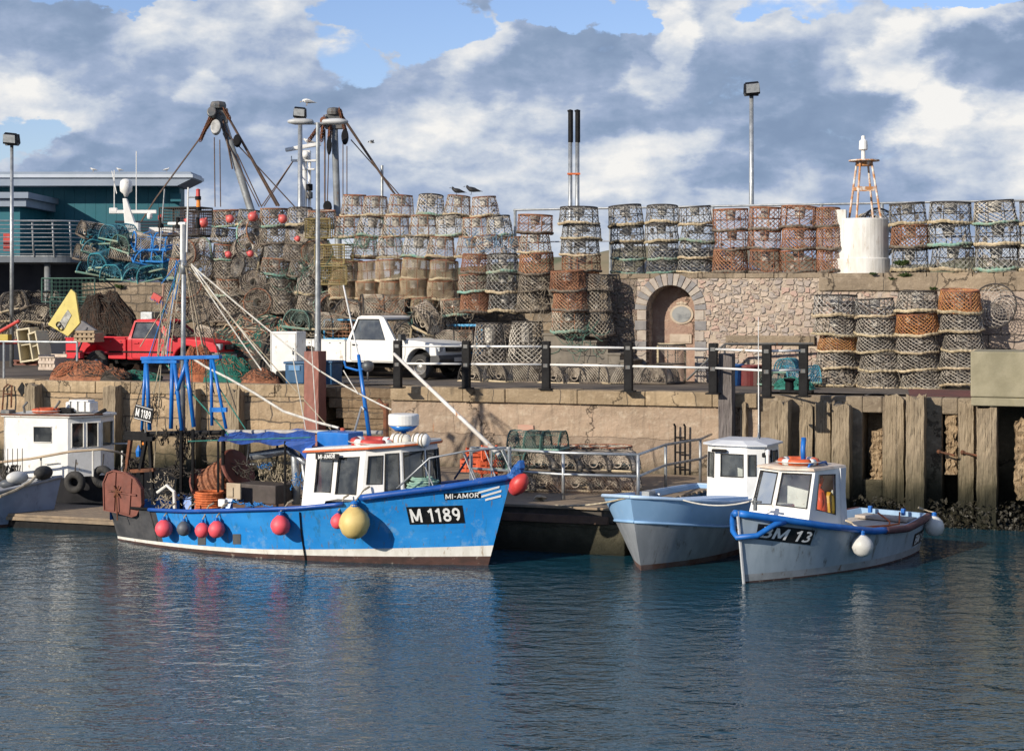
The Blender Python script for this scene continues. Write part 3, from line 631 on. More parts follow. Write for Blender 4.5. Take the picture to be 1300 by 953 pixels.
R0={'grey':.56,'greyorange':.55,'dark':.60,'rust':.54,'rustopen':.52,'pale':.46,'paleg':.45,'tan':.43,'black':.52,'blackg':.52,'green':.5,'tall':.50,'moss':.55}
DESC={'grey':'grey','greyorange':'orange','dark':'dark','rust':'rusty','rustopen':'rusty open','pale':'pale','paleg':'pale green footed','tan':'tan','black':'black ringed','blackg':'green footed','green':'green','tall':'tall grey','moss':'mossy'}
def stack(px,v,pys,kinds,where,group,wpx=None,lean=0):
    """pys: photo heights of the joints, bottom first"""
    n=len(kinds)
    for i,k in enumerate(kinds):
        zb,zt=QZ(px,pys[i],v),QZ(px,pys[i+1],v); sz=(zt-zb)/HT[k]*1.04; wx=(wpx or 56)/F*QY(px,v)/2/(R0[k]*1.05)
        u=QU(px,v)+rp.uniform(-.045,.045)+lean*i; 
        pos='bottom' if i==0 else 'top' if i==n-1 else ORD[i]+' from bottom'
        put(k,toW(u,v+rp.uniform(-.02,.02),zb),'%s crab pot, %s in %s'%(DESC[k],pos,where),group,tilt=(rp.uniform(-.07,.07),rp.uniform(-.07,.07)),sc=(wx*rp.uniform(.95,1.05),wx*rp.uniform(.95,1.05),sz*rp.uniform(.96,1.04)))
G1='four tall stacks of crab pots on the quay'
stack(1061,4.2,(491,469,447,426,403,376),('grey','grey','greyorange','grey','black'),'the tall stack beside the black rail end',G1,57)
stack(1116,4.1,(492,470,448,426,403,379),('grey','grey','grey','grey','black'),'the second tall stack from the black rail',G1,54,lean=-.015)
stack(1168,4.1,(493,471,448,426,398,371),('grey','grey','grey','greyorange','grey'),'the stack left of the orange topped one',G1,58,lean=-.02)
stack(1222,4.1,(489,467,445,421,397,367),('grey','grey','grey','grey','greyorange'),'the orange topped stack by the concrete block',G1,56,lean=-.01)
mb=MB(); mb.ring((0,0,0),.52,.02,28,6,Matrix.Rotation(R(90),3,'X')); o=mb.build('frame',pframe); o.name='pot_hoop'; o.location=W(1262,388,4.3); o.rotation_euler=(R(-8),0,R(-30)); 
mb=MB(); netsurf(mb,lambda a,b:V(.5*b*math.cos(2*PI*a)+.001,.03,.5*b*math.sin(2*PI*a)),16,5,.008); x=mb.build('netting',netm('grey'),o); tag(o,'loose netted hoop leaning out beside the orange topped stack','hoop')
G2='crab pots stacked on top of the stone wall'
top=347
up=[(797,4,('blackg','blackg','black','black'),46,(348,330,309,288,262)),(842,4,('blackg','blackg','black','black'),44,(348,330,308,285,262)),(884,4,('black','black','blackg','black'),47,(348,330,308,286,263)),
 (929,3,('rust','rustopen','rustopen'),47,(347,318,294,266)),(970,3,('rustopen','rustopen','rustopen'),44,(347,318,293,265)),(1015,3,('rustopen','rust','rustopen'),50,(347,317,291,264)),(1052,3,('rust','rust','rust'),36,(347,317,290,265)),
 (1155,3,('black','rust','black'),50,(346,316,286,258)),(1206,3,('black','blackg','black'),58,(345,314,285,257)),(1265,3,('blackg','black','paleg'),58,(344,314,285,256)),(1318,3,('black','black','black'),50,(344,314,285,256))]
names=['the leftmost wall top stack','the second wall top stack from the left','the wall stack left of the rusty ones','the leftmost rusty wall top stack','the rusty wall top stack under the floodlight','the third rusty wall top stack','the narrow rusty stack against the white beacon','the wall top stack right of the white beacon','the wall stack second right of the beacon','the wall stack third right of the beacon','the wall top stack at the right edge']
for (px,n,ks,wd,pys),nm in zip(up,names): stack(px,5.45,pys,ks,nm,G2,wd)
put('black',toW(QU(1108,6.9),6.9,QZ(1108,300,6.9)),'black ringed crab pot tipped on its side behind the white beacon',G2,rz=.4,tilt=(R(65),.1),sc=1.15)
# middle columns
G3='crab pots stacked beside the stone wall steps'
stack(737,4.4,(420,396,372,346,325,305,286,264),('dark','moss','rust','rustopen','black','black','black'),'the tall mixed column beside the wall end',G3,52)
stack(722,3.95,(423,396,370,345),('moss','rust','rust'),'the short rusty stack before the mixed column',G3,48)
stack(757,4.35,(427,396,370,349),('dark','dark','dark'),'the dark stack pressed against the wall end',G3,44)
stack(679,4.6,(397,372,349,322,297,274),('dark','dark','rust','pale','rustopen'),'the column left of the tall mixed one',G3,47)
stack(639,4.6,(397,373,348,323),('black','black','blackg'),'the ringed stack right of the big heap',G3,45)
stack(603,4.6,(398,372,348,324),('rust','moss','rust'),'the rusty stack right of the big heap',G3,42)
put('tall',W(622,463,4.2),'tall grey netted pot standing on creels left of the open doorway creel',G3,sc=(.95,.95,1.12))
put('tall',W(669,463,4.2),'tall grey netted pot standing beside the mixed column',G3,sc=(1.05,1.05,1.15))
# big heap, rows seen from the quay (photo row bottom, row top, pots)
G4='crab pots in the big heap'
def shorten(l):
    return l
def row(v,yb,yt,pxs,kinds,wd,where,tl=.054,grp=G4):
    for i,px in enumerate(pxs):
        k=kinds[i%len(kinds)]; zb,zt=QZ(px,yb,v),QZ(px,yt,v); w_=wd*1.07/F*QY(px,v)/2/(R0[k]*1.04)
        n=len(pxs); pos='leftmost' if i==0 else 'rightmost' if i==n-1 else ORD[i]+' from left'
        put(k,toW(QU(px,v)+rp.uniform(-.09,.09),v+rp.uniform(-.1,.1),zb+rp.uniform(-.02,.02)+(.25 if tl>.055 and i%3==1 else 0)),'%s crab pot, %s in %s'%(DESC[k],pos,where),grp,tilt=((rp.uniform(-.10,.10),rp.uniform(-.10,.10)) if tl<.055 or i%3!=1 else (R(rp.choice([72,80,95])),rp.uniform(-.3,.3))),rz=None if tl<.055 or i%3!=1 else rp.uniform(-.9,.9),sc=(w_*rp.uniform(.9,1.08),w_*rp.uniform(.9,1.08),(zt-zb)/HT[k]*rp.uniform(.95,1.08)))
row(7.3,276,249,(451,480,512,548,582,618),('pale','pale','pale','paleg','pale','pale'),36,'the top row of the heap')
row(7.0,302,275,(441,474,505,537,570,602,638),('pale','paleg','pale','pale','paleg','pale','paleg'),36,'the second row down of the heap')
row(6.7,328,301,(467,497,528,560,592,625,656),('pale','pale','paleg','pale','pale'),37,'the third row down of the heap')
row(6.4,357,330,(441,469,498,528,563),('tan',),36,'the upper row of tan pots')
row(6.2,380,356,(435,465,497,529,564),('tan',),36,'the lower row of tan pots')
row(6.0,402,379,(545,578),('tan','moss'),36,'the short row under the tan pots')
row(7.2,289,266,(286,318,349,382,410),('moss','grey','moss','grey','moss'),35,'the top row of the dark heap')
row(7.0,310,289,(283,315,347,380,407),('dark','moss','dark','dark'),36,'the second row down of the dark heap',.06)
row(6.8,331,310,(285,316,348,380,408),('moss','dark','grey','dark'),36,'the third row down of the dark heap',.06)
row(6.6,352,331,(284,317,350,382,409),('dark','grey','moss','dark'),36,'the fourth row down of the dark heap',.07)
row(6.4,376,352,(292,324,356,388),('moss','dark','dark','grey'),36,'the fifth row down of the dark heap',.08)
row(6.2,398,375,(300,331,362,392,418),('dark','moss','dark'),36,'the sixth row down of the dark heap',.1)
row(6.6,330,304,(233,262),('dark','moss'),34,'the short row behind the boat mast',.08)
row(6.5,356,330,(228,258),('moss','dark'),36,'the row below the short one behind the boat mast',.1)
row(6.4,382,356,(222,250,272),('dark','moss','dark'),36,'the third row behind the boat mast',.12)
row(6.2,408,382,(230,262,290,320),('moss','dark','dark'),38,'the fourth row behind the boat mast',.15)
# back layer closing the heap
row(8.0,330,306,(300,335,370,404),('dark','moss'),36,'the inner third row behind the red floats',.06)
row(8.0,357,331,(275,310,345,380,412,445),('dark','moss'),38,'the inner fourth row of the dark heap',.06)
row(7.6,382,357,(285,320,355,392,425,460,500,540),('dark','moss'),38,'the inner fifth row of the heap',.06)
row(7.5,410,383,(285,320,355,392,428,464,500,540,580),('dark',),40,'the inner sixth row of the heap',.06)
row(7.4,438,411,(285,325,365,405,600,640),('dark',),42,'the inner bottom row of the heap',.06)
put('yellowcage',W(424,362,6.0),'small yellow wire cage at the left end of the tan pots',G4,rz=-TH+.1,sc=(.9,.8,.95))
put('yellowcage',W(424,336,6.0),'yellow wire cage stacked above the small yellow cage beside the pale pots',G4,rz=-TH-.1,sc=(.95,.8,1))
put('yellowcage',W(405,303,6.4),'yellow wire cage behind the lamp post at the end of the red float row',G4,rz=-TH+.3,sc=(.7,.8,1))
put('bigcage',W(236,300,6.8),'large open wire cage behind the boat mast lamps',G4,rz=-TH,sc=(1,1,1.1))
put('bigcage',W(262,301,7.4),'wire cage behind the boat mast beside the red float row',G4,rz=-TH+.2,sc=(.8,1,1))
put('bluecage',W(440,431,5.9),'sky blue framed cage full of rusty net behind the white pickup',G4,rz=-TH,sc=(1.0,1,1.1))
put('bluecage',W(610,463,4.3),'sky blue topped cage of rusty net behind the white pickup bonnet',G4,rz=-TH+.1,sc=(1.0,.9,1.6)).location=W(584,450,6.1)
G5='creels lying in the heap'
for i,(px,py,k,s_,rz,tl,lb) in enumerate([(485,402,'c_d',1.3,.2,0,'dark creel with a black end behind the white cab roof'),(505,425,'c_green',1.25,2.9,.1,'green creel behind the white pickup windscreen'),(548,425,'c_dg',1.3,.8,.3,'grey netted creel above the white bonnet'),(450,408,'c_d',1.2,1.2,.2,'dark creel above the sky blue cage'),(415,420,'c_dg',1.1,.5,0,'creel with an arched end left of the sky blue cage'),(345,432,'c_d',1.2,2.2,.15,'dark creel behind the white locker, upper left'),(384,420,'c_green',1.2,1.3,.1,'green hooped creel above the white locker'),(320,445,'c_d',1.1,.3,.1,'dark creel low in the tangle left of the white locker'),(300,425,'c_dg',1.1,1.9,.4,'tipped creel in the tangle left of the white locker'),(270,440,'c_d',1.2,.1,.2,'dark creel behind the red bonnet'),(575,445,'c_dg',1.2,.1,.0,'creel behind the front of the white bonnet'),(535,452,'c_d',1.2,.1,.0,'low dark creel hidden behind the white bonnet')]):
    put(k,W(px,py,5.7),lb,G5,rz=rz,tilt=(tl,tl*.6),sc=s_)
put('dark',W(537,412,5.5),'netted pot tipped over above the white pickup bonnet',G4,tilt=(R(-50),R(-30)),sc=.9)
G6='creels along the foot of the wall'
for px,py,k,s_,rz,lb in [(611,486,'c_dg',1.1,.9,'netted creel with a square eye at the front of the pickup'),(646,486,'c_dg',1.1,.8,'netted creel with an arched end below the two tall pots'),(675,487,'c_d',1.05,-.3,'dark creel behind the third black post'),(712,488,'c_dg',1.1,1.0,'arched creel just right of the third black post'),(733,488,'c_dg',1.0,1.3,'narrow pale hooped creel between the third and fourth posts'),(763,488,'c_d',1.1,-.2,'wide dark creel below the small steps'),(783,488,'c_dg',1.05,.5,'grey creel just left of the fourth post'),(815,488,'c_d',1.05,.4,'creel in front of the arch, right of the fourth post'),(838,488,'c_d',1.0,1.1,'small dark creel at the left foot of the arch')]:
    put(k,W(px,py,3.9),lb,G6,rz=rz,sc=s_)
o=put('c_dg',W(853,487,4.3),'slatted creel standing on end in the arched niche',G6,rz=-TH,sc=(1.1,1.0,.9)); o.rotation_euler=(0,R(-90),-TH+R(90)); o.location=(o.location.x,o.location.y,DECK+.50)
for px,py,k,s_,rz,lb in [(985,490,'c_green',.8,.3,'green creel lying behind the black rail end'),(1015,488,'c_teal',1.0,.2,'teal framed creel behind the last black post'),(1000,474,'c_teal',.8,1.2,'teal creel piled on the green one behind the rail')]:
    put(k,W(px,py,3.6),lb,'teal creels behind the rail end',rz=rz,sc=s_)
# left pile of blue framed creels on the old wall
G7='blue and teal creels piled on the old wall'
i=0; rl=random.Random(4)
spec=[(112,350),(131,352),(150,354),(170,354),(190,354),(208,352),(116,334),(138,336),(160,335),(183,334),(204,332),(118,318),(140,318),(165,318),(188,318),(205,316),(120,305),(150,306)]
wh=['at the left end of the bottom row','second in the bottom row','third in the bottom row','fourth in the bottom row','fifth in the bottom row','at the right end of the bottom row','at the left end of the second row','second in the second row','in the middle of the second row','fourth in the second row','at the right end of the second row','at the left end of the third row','second in the third row','in the middle of the third row','fourth in the third row','at the right end of the third row','on top at the left','on top beside the white radar mast']
for (px,py),lb in zip(spec,wh):
    bl=px>175 and py<350; k='c_bluef' if bl else rl.choice(['c_teal','c_teal','c_d','c_green'])
    put(k,W(px,py,9.2),('bright blue' if bl else {'c_teal':'teal','c_d':'dark','c_green':'green'}[k])+' creel on the old wall, '+lb,G7,rz=rl.uniform(0,6),tilt=(rl.uniform(-.4,.4),rl.uniform(-.4,.4)),sc=1.15)
G8='dark creels in the shade under the balcony'
for j,(px,py) in enumerate([(8,425),(30,428),(12,402),(33,405),(52,402),(74,405),(20,385),(48,385),(92,400),(75,425)]):
    put('c_d' if j%2 else 'c_dg',W(px,py+10,8.4),'dark creel under the balcony, '+['lower left','lower row beside the cream boxes','middle row at the left','middle row, second','middle row behind the steel column','middle row, fourth','top row at the left','top row beside the steel column','below the green cage','behind the yellow board'][j],G8,rz=rl.uniform(0,6),tilt=(rl.uniform(-.3,.3),0),sc=1.35)
put('greencage',W(93,384,8.2),'green wire cage on top of the dark pile behind the yellow board','wire cages in the yard',rz=-TH+.15)
put('greencage',W(98,402,7.9),'dark green wire cage lying under the other green cage','wire cages in the yard',rz=-TH-.2,sc=(.9,1,.8))
# floats in the heap
buoyr=pm('red_float_plastic',(.66,.12,.11),(.52,.09,.08),3,.45,0,.03,rnd=.1)
for px,py,r_,lb in[(292,278,.19,'red float on the top row at the left'),(321,275,.22,'pink float on the top row in the middle'),(359,278,.20,'red float on the top row at the right'),(258,283,.22,'bright pink float just right of the boat mast'),(290,323,.15,'small red float in the third row at the left'),(318,322,.15,'small red float in the third row beside it'),(378,303,.13,'little red float half hidden in the second row'),(424,377,.12,'orange float in front of the tan pots at the left'),(431,377,.10,'small orange float beside the larger one at the tan pots'),(237,280,.10,'small pink float behind the mast lamps'),(236,311,.10,'small pink float beside the mast under the lamps')]:
    mb=MB(); r_*=.66; mb.sphere((0,0,0),r_,12,8,Matrix.Rotation(rp.uniform(-1,1),3,'Y')); mb.lathe([(.04,r_*.9),(.03,r_*1.2)],8,(0,0,0),Matrix.Rotation(rp.uniform(-2,2),3,'Y')); tag(mb.build('float',buoyr if py<370 else orangep,smooth=True,loc=W(px,py,6.1)),lb,'float','floats hanging on the crab pots')
# ---------------------------------------------------------------- pickups
tyre=pm('tyre_rubber',(.025,.025,.025),(.04,.038,.036),6,.85,0,.1); rimm=pm('wheel_steel',(.42,.42,.40),(.30,.27,.24),7,.45,.6,.05,dirt=(.16,.1,.06),dirtamt=.3)
dplast=pm('dark_bumper_plastic',(.045,.047,.05),(.07,.07,.07),4,.6,0,.05); lampg=pm('headlamp_glass',(.55,.58,.60),(.40,.43,.45),8,.12,0,0,spec=.8); seatm=pm('seat_cloth',(.05,.05,.055),(.03,.03,.03),8,.9)
def pane(root,a,b,c,d,h,name='window',gl=None,off=.02,fr=.018,frm=None):
    a,b,c,d=[V(*p) for p in(a,b,c,d)]; nrm=(b-a).cross(d-a).normalized()
    P=lambda u,w:(a*(1-u)+b*u)*(1-w)+(d*(1-u)+c*u)*w-nrm*off
    q=[P(h[0],h[2]),P(h[1],h[2]),P(h[1],h[3]),P(h[0],h[3])]
    m=MB(); m.quad(*q); o=m.build(name,gl or GL,root)
    if fr: m=MB(); m.tube([p+nrm*(off+.004) for p in q],fr,6,True); m.build('window_frame',frm or rubber,o)
    return o
def wheel(root,x,y,r,w,sg):
    M=Matrix.Rotation(R(90)*sg,3,'X'); m=MB()
    m.lathe([(r*.60,-w/2),(r*.93,-w/2),(r,-w*.32),(r,w*.32),(r*.93,w/2),(r*.60,w/2),(r*.60,-w/2)],28,(x,y,r),M,cap=False); o=m.build('wheel',tyre,root,smooth=False,bev=.008)
    m=MB(); m.lathe([(r*.61,w*.42),(r*.57,w*.46),(r*.54,w*.2),(r*.30,w*.30),(r*.26,w*.44),(.001,w*.46)],24,(x,y,r),M); 
    m.build('rim',rimm,o,smooth=True)
    m=MB(); 
    for k in range(8): a=2*PI*k/8; c=V(x,y,r)+M@V(r*.43*math.cos(a),r*.43*math.sin(a),w*.262); m.lathe([(.03,0),(.03,.012)],8,c,M)
    m.build('rim_slots',black,o)
def archpts(xc,r,z0,x_from,n=12):
    return [(xc-r*math.cos(PI*i/n),z0+max(0,r*math.sin(PI*i/n)*1.0)) for i in range(n+1)]
def pickup(name,label,loc,rz,paint,hood_z,roof_z,cabx,L,trim,extra):
    root=thing(name,label,'pickup truck',loc,rz); W2=.84; r=.335; xr,xf=extra.get('ax',(L*.205,L*.80)); zb=.42; ar=.40
    c0,c1,c2,c3=cabx   # rear of cab, rear of roof, front of roof, foot of windscreen
    belt=.99
    def side(m,poly,y0,y1): m.prism(poly,y0,y1,'y')
    # front half body
    poly=[(c0,zb)]+[(xf-ar,zb)]+archpts(xf,ar,zb,0)[1:-1]+[(xf+ar,zb),(L-.10,zb+.02),(L-.01,zb+.22),(L-.03,hood_z-.20),(L-.14,hood_z-.09),(L-.45,hood_z-.03),(c3+.05,hood_z+.04),(c3-.02,belt+.02),(c0,belt)]
    m=MB(); side(m,poly,-W2,W2); m.build('body',paint,root,bev=.035)
    m=MB(); m.mi=0
    # bed: hollow
    bp=[(0.02,zb+.02)]+[(xr-ar,zb+.02)]+[(p[0],p[1]) for p in archpts(xr,ar,zb+.02,0)[1:-1]]+[(xr+ar,zb+.02),(c0-.03,zb+.02),(c0-.03,belt),(0.02,belt)]
    for y in(-W2,W2-.07): side(m,bp,y,y+.07)
    m.bb(0.0,.06,-W2+.071,W2-.071,zb+.05,belt-.005); m.bb(c0-.09,c0-.035,-W2+.071,W2-.071,zb+.1,belt-.005); m.bb(.05,c0-.1,-W2+.071,W2-.071,.56,.60)
    for y in(-W2+.03,W2-.03): m.beam((0.0,y,belt+.018),(c0-.04,y,belt+.018),.09,.035)
    bed=m.build('bed',paint,root,bev=.015)
    m=MB()
    for k in range(6): x=.2+k*(c0-.4)/5.; m.bar((x,-W2-.015,belt-.06),(x+.03,-W2-.015,belt-.06),.012,5)
    m.build('tie_hook',steeld,bed)
    # cab
    wb,wt=W2-.02,W2-.17; zr=roof_z
    A=lambda x,y,z:(x,y,z)
    m=MB()
    lo=[(c0+.02,-wb,belt),(c3-.02,-wb,belt),(c3-.02,wb,belt),(c0+.02,wb,belt)]; hi=[(c1,-wt,zr),(c2,-wt,zr),(c2,wt,zr),(c1,wt,zr)]
    sw=(.10,.90,.12,.90)
    sd=[(lo[0],lo[1],hi[1],hi[0],[(.07,.80,.06,.92)]),(lo[1],lo[2],hi[2],hi[1],[(.05,.95,.10,.90)]),(lo[2],lo[3],hi[3],hi[2],[(.22,.90,.10,.88)]),(lo[3],lo[0],hi[0],hi[3],[(.1,.9,.2,.85)])]
    # side window: pillar at the front follows the slope
    for a,b,c,d,h in sd: m.panel(a,b,c,d,h,.05)
    m.prism([(c1-.03,zr-.01),(c2+.03,zr-.01),(c2-.12,zr+.045),(c1+.12,zr+.045)],-wt-.01,wt+.01,'y')
    cab=m.build('cab',paint,root,bev=.012)
    for (a,b,c,d,h),nm in zip(sd,('side_window','windscreen','side_window','rear_window')): pane(root,a,b,c,d,h[0],nm,glass('car_glass',(.30,.34,.34),.10),.02,.012)
    m=MB(); m.bb(c0+.15,c0+.35,-.62,.62,.6,1.25); m.bb(c0+.3,c0+.8,-.62,.62,.6,.80); m.box((c0+.25,-.35,1.34),(.09,.26,.2)); m.box((c0+.25,.35,1.34),(.09,.26,.2)); m.bb(c3-.3,c3-.02,-.7,.7,.7,1.0); m.build('seat',seatm,root,bev=.04)
    m=MB(); m.ring((c3-.42,.35,1.0),.18,.014,18,5,Matrix.Rotation(R(65),3,'Y')); m.build('steering_wheel',black,root)
    # door
    m=MB(); dx0,dx1=c0+.16,xf-ar-.04
    for y in(-W2-.004,): 
        m.tube([(dx0,y,belt-.01),(dx0,y,zb+.07),(dx0+.04,y,zb+.04),(dx1-.06,y,zb+.04),(dx1,y,zb+.22),(dx1+.0,y,belt-.02)],.006,4)
    m.build('door_seam',black,root)
    m=MB(); m.box((dx0+.14,-W2-.018,belt-.10),(.16,.025,.035)); m.build('door_handle',black if extra.get('white') else paint,root,bev=.006)
    for sg in(-1,1):
        m=MB(); m.box((dx1-.02,sg*(W2+.13),belt+.12),(.10,.22,.16)); m.bar((dx1+.02,sg*(W2-.03),belt+.06),(dx1,sg*(W2+.08),belt+.08),.02,6); m.build('wing_mirror',dplast,root,bev=.025)
        m=MB(); m.box((L-.075,sg*.60,hood_z-.21),(.14,.34,.17),sg*-.25); m.build('headlight',lampg,root,bev=.02)
        m=MB(); m.box((L+.0,sg*.55,.50),(.03,.12,.08)); m.build('indicator',orangep,root)
    m=MB(); m.box((L-.005,0,hood_z-.22),(.05,.78,.15)); 
    g=m.build('grille',black,root,bev=.01); m=MB()
    for k in range(4): m.box((L+.022,0,hood_z-.27+.033*k),(.01,.74,.008))
    m.sphere((L+.03,0,hood_z-.2),(.012,.06,.04),8,6); m.build('grille_bar',galv,g)
    m=MB(); m.prism([(L-.22,zb-.04),(L+.07,zb-.0),(L+.10,zb+.12),(L+.06,zb+.23),(L-.2,zb+.22)],-W2-.01,W2+.01,'y'); m.prism([(xf+ar+.02,zb-.04),(L-.2,zb-.04),(L-.2,zb+.22),(xf+ar+.05,zb+.22)],-W2-.012,-W2+.03,'y'); m.build('front_bumper',dplast if extra.get('white') else steeld,root,bev=.03)
    m=MB(); m.prism([(-.10,.48),(.0,.48),(.0,.62),(-.10,.62)],-.8,.8,'y'); m.build('rear_bumper',steeld,root,bev=.02)
    m=MB(); m.box((L+.105,0.1,zb+.10),(.012,.50,.11)); p=m.build('number_plate',pm('plate_white',(.62,.62,.6),(.55,.55,.53),5,.5),root)
    if extra.get('plate'): 
        t=text_mb(extra['plate'],.10,.006); mm=MB()
        for (v_,f_) in [t]: mm.add([(L+.113,.1-0.0+(x-extra.get('tw',.2)),zb+.065+y) for x,y in v_],f_)
        mm.build('plate_text',black,p)
    # wheels, arch liners, underbody
    for xw in(xr,xf):
        for sg in(-1,1): wheel(root,xw,sg*(W2-.13),r,.21,1 if sg<0 else -1)
    m=MB(); m.bb(.1,L-.2,-.55,.55,.30,.46)
    for xw in(xr,xf): m.bb(xw-.42,xw+.42,-W2+.26,W2-.26,.35,.83) if xw==xf else m.bb(xw-.42,xw+.42,-W2+.26,W2-.26,.35,.55)
    m.build('underbody',black,root)
    if trim:
        for y in(-W2-.008,):
            m=MB(); 
            for a,b in((.05,xr-ar-.02),(xr+ar+.02,xf-ar-.02),(xf+ar+.02,L-.1)): m.beam((a,y,.64),(b,y,.64),.012,.045)
            m.build('side_strip',black,root)
    return root
def circ(cx,cy,rx,ry,a0,a1,n): return [(cx+rx*math.cos(R(a0+(a1-a0)*i/n)),cy+ry*math.sin(R(a0+(a1-a0)*i/n))) for i in range(n+1)]
GLY={'M':[[(.09,0),(.09,1)],[(.81,0),(.81,1)],[(.12,.94),(.45,.12)],[(.78,.94),(.45,.12)]],'I':[[(.09,0),(.09,1)]],'-':[[(.02,.42),(.32,.42)]],' ':[],
'1':[[(.30,0),(.30,1)],[(.05,.74),(.30,.90)]],'8':[circ(.30,.74,.20,.18,0,360,12),circ(.30,.28,.23,.20,0,360,12)],'9':[circ(.30,.68,.22,.24,0,360,12),circ(.22,.62,.30,.54,-75,10,6)],
'3':[circ(.26,.73,.22,.19,130,-80,8),circ(.26,.29,.25,.22,85,-140,8)],'B':[[(.09,0),(.09,1)],[(.09,.92),(.32,.92)],[(.09,.52),(.36,.52)],[(.09,.08),(.36,.08)],circ(.32,.72,.18,.20,90,-90,6),circ(.36,.30,.20,.22,90,-90,6)],
'A':[[(.05,0),(.36,1)],[(.67,0),(.36,1)],[(.17,.30),(.55,.30)]],'O':[circ(.37,.5,.29,.42,0,360,16)],'R':[[(.09,0),(.09,1)],[(.09,.92),(.34,.92)],[(.09,.48),(.34,.48)],circ(.34,.70,.19,.22,90,-90,6),[(.30,.48),(.58,0)]],
'W':[[(.05,1),(.25,0)],[(.25,0),(.45,.9)],[(.45,.9),(.65,0)],[(.65,0),(.85,1)]],'J':[[(.35,1),(.35,.25)],circ(.2,.22,.15,.15,0,-150,5)],'5':[[(.1,.92),(.5,.92)],[(.1,.92),(.1,.55)],circ(.26,.32,.24,.25,110,-130,8)],'L':[[(.09,0),(.09,1)],[(.09,.08),(.5,.08)]],'Z':[[(.05,.92),(.55,.92)],[(.52,.9),(.08,.1)],[(.05,.08),(.55,.08)]]}
ADV={'M':1.05,'I':.33,'-':.48,' ':.35,'1':.60,'8':.72,'9':.72,'3':.70,'B':.74,'A':.86,'O':.88,'R':.76,'W':1.05,'J':.6,'5':.7,'L':.65,'Z':.72}
def text_mb(s,size,off=.0,shear=0,spacing=1.0,t=.17):
    """stencilled capitals and figures built from straight strokes"""
    vs=[];fs=[];x0=0
    for ch in s:
        for st_ in GLY.get(ch,[]):
            L_=[];Rr=[]; n=len(st_); cl=st_[0]==st_[-1] or math.dist(st_[0],st_[-1])<1e-6
            for i,p in enumerate(st_):
                a=st_[i-1] if i>0 else (st_[-2] if cl else p); b=st_[i+1] if i<n-1 else (st_[1] if cl else p); dx,dy=b[0]-a[0],b[1]-a[1]; l=math.hypot(dx,dy) or 1; nx,ny=-dy/l*t/2,dx/l*t/2
                L_.append((p[0]+nx,p[1]+ny)); Rr.append((p[0]-nx,p[1]-ny))
            for i in range(n-1):
                o=len(vs); vs+=[L_[i],L_[i+1],Rr[i+1],Rr[i]]; vs[o:]=[((x0+x+shear*y)*size*.72,min(1,max(0,y))*size) for x,y in vs[o:]]; fs.append((o,o+1,o+2,o+3))
        x0+=ADV.get(ch,.6)*spacing
    mx=max(v[0] for v in vs)/2; return [(x-mx,y) for x,y in vs],fs
wpaint=pm('white_car_paint',(.74,.74,.72),(.68,.68,.65),1.5,.45,0,.0,dirt=(.42,.36,.28),dirtamt=.25)
rpaint=pm('red_car_paint',(.60,.022,.035),(.48,.018,.028),1.5,.5,0,.0,dirt=(.25,.03,.03),dirtamt=.2,spec=.3)
def place_vehicle(px,py,L,xa,ang,side=-.73):
    """put the near front wheel (at xa along the vehicle) on the photo point where it touches the deck"""
    d=depth_z(py,DECK); X=(px-CX)/F*d; f=V(math.cos(ang),math.sin(ang)); l=V(-f.y,f.x); o=V(X,d)-f*xa-l*side; return (o.x,o.y,DECK+.001)
a=R(-31); Lw=5.05
o=pickup('pickup_truck','white single cab pickup with a dark bumper parked on the quay',place_vehicle(535,482,Lw,4.5,a),a,wpaint,1.03,1.62,(2.14,2.40,3.25,3.76),Lw,False,{'white':1,'ax':(.9,4.5),})
mm=MB(); mm.bb(.3,1.6,-.5,.5,.6,.78)
a=R(-17); Lr=4.75
pickup('pickup_truck','red pickup with a black side strip parked behind the blue boat gantry',place_vehicle(124,475,Lr,Lr*.205,a),a,rpaint,1.0,1.50,(1.95,2.10,2.85,3.5),Lr,True,{})
# parked car glimpsed behind the wall pots
a=-TH; o=thing('parked_car','white parked car half hidden behind the black ringed pots on the wall','car',toW(QU(812,7.3),7.3,4.751),a); m=MB()
m.prism([(0,.25),(4.1,.25),(4.12,.55),(3.9,.78),(3.0,.88),(.2,.92),(0,.6)],-.82,.82,'y'); m.build('body',wpaint,o,bev=.05); m=MB()
lo=[(.25,-.78,.9),(3.05,-.78,.88),(3.05,.78,.88),(.25,.78,.9)]; hi=[(.6,-.6,1.36),(2.3,-.6,1.38),(2.3,.6,1.38),(.6,.6,1.36)]
for i in range(4): m.panel(lo[i],lo[(i+1)%4],hi[(i+1)%4],hi[i],[(.08,.92,.15,.85)],.04)
m.bb(.58,2.32,-.62,.62,1.36,1.40); m.build('cabin',wpaint,o,bev=.02)
for i in range(4): pane(o,lo[i],lo[(i+1)%4],hi[(i+1)%4],hi[i],(.08,.92,.15,.85),'window',glass('car_glass'),.02,0)
for x in(.75,3.3):
    for sg in(-1,1): wheel(o,x,sg*.72,.3,.18,1 if sg<0 else -1)
# ---------------------------------------------------------------- things on the quay deck
def qthing(name,label,cat,px,py,v,group=None,rz=0,z=None):
    if v is None: # stands on the deck at the photo point
        d=depth_z(py,DECK); return thing(name,label,cat,((px-CX)/F*d,d,DECK+.001),-TH+rz,group)
    p=W(px,py,v); return thing(name,label,cat,(p[0],p[1],p[2] if z is None else z),-TH+rz,group)
def sc(px,v): return QY(px,v)/F
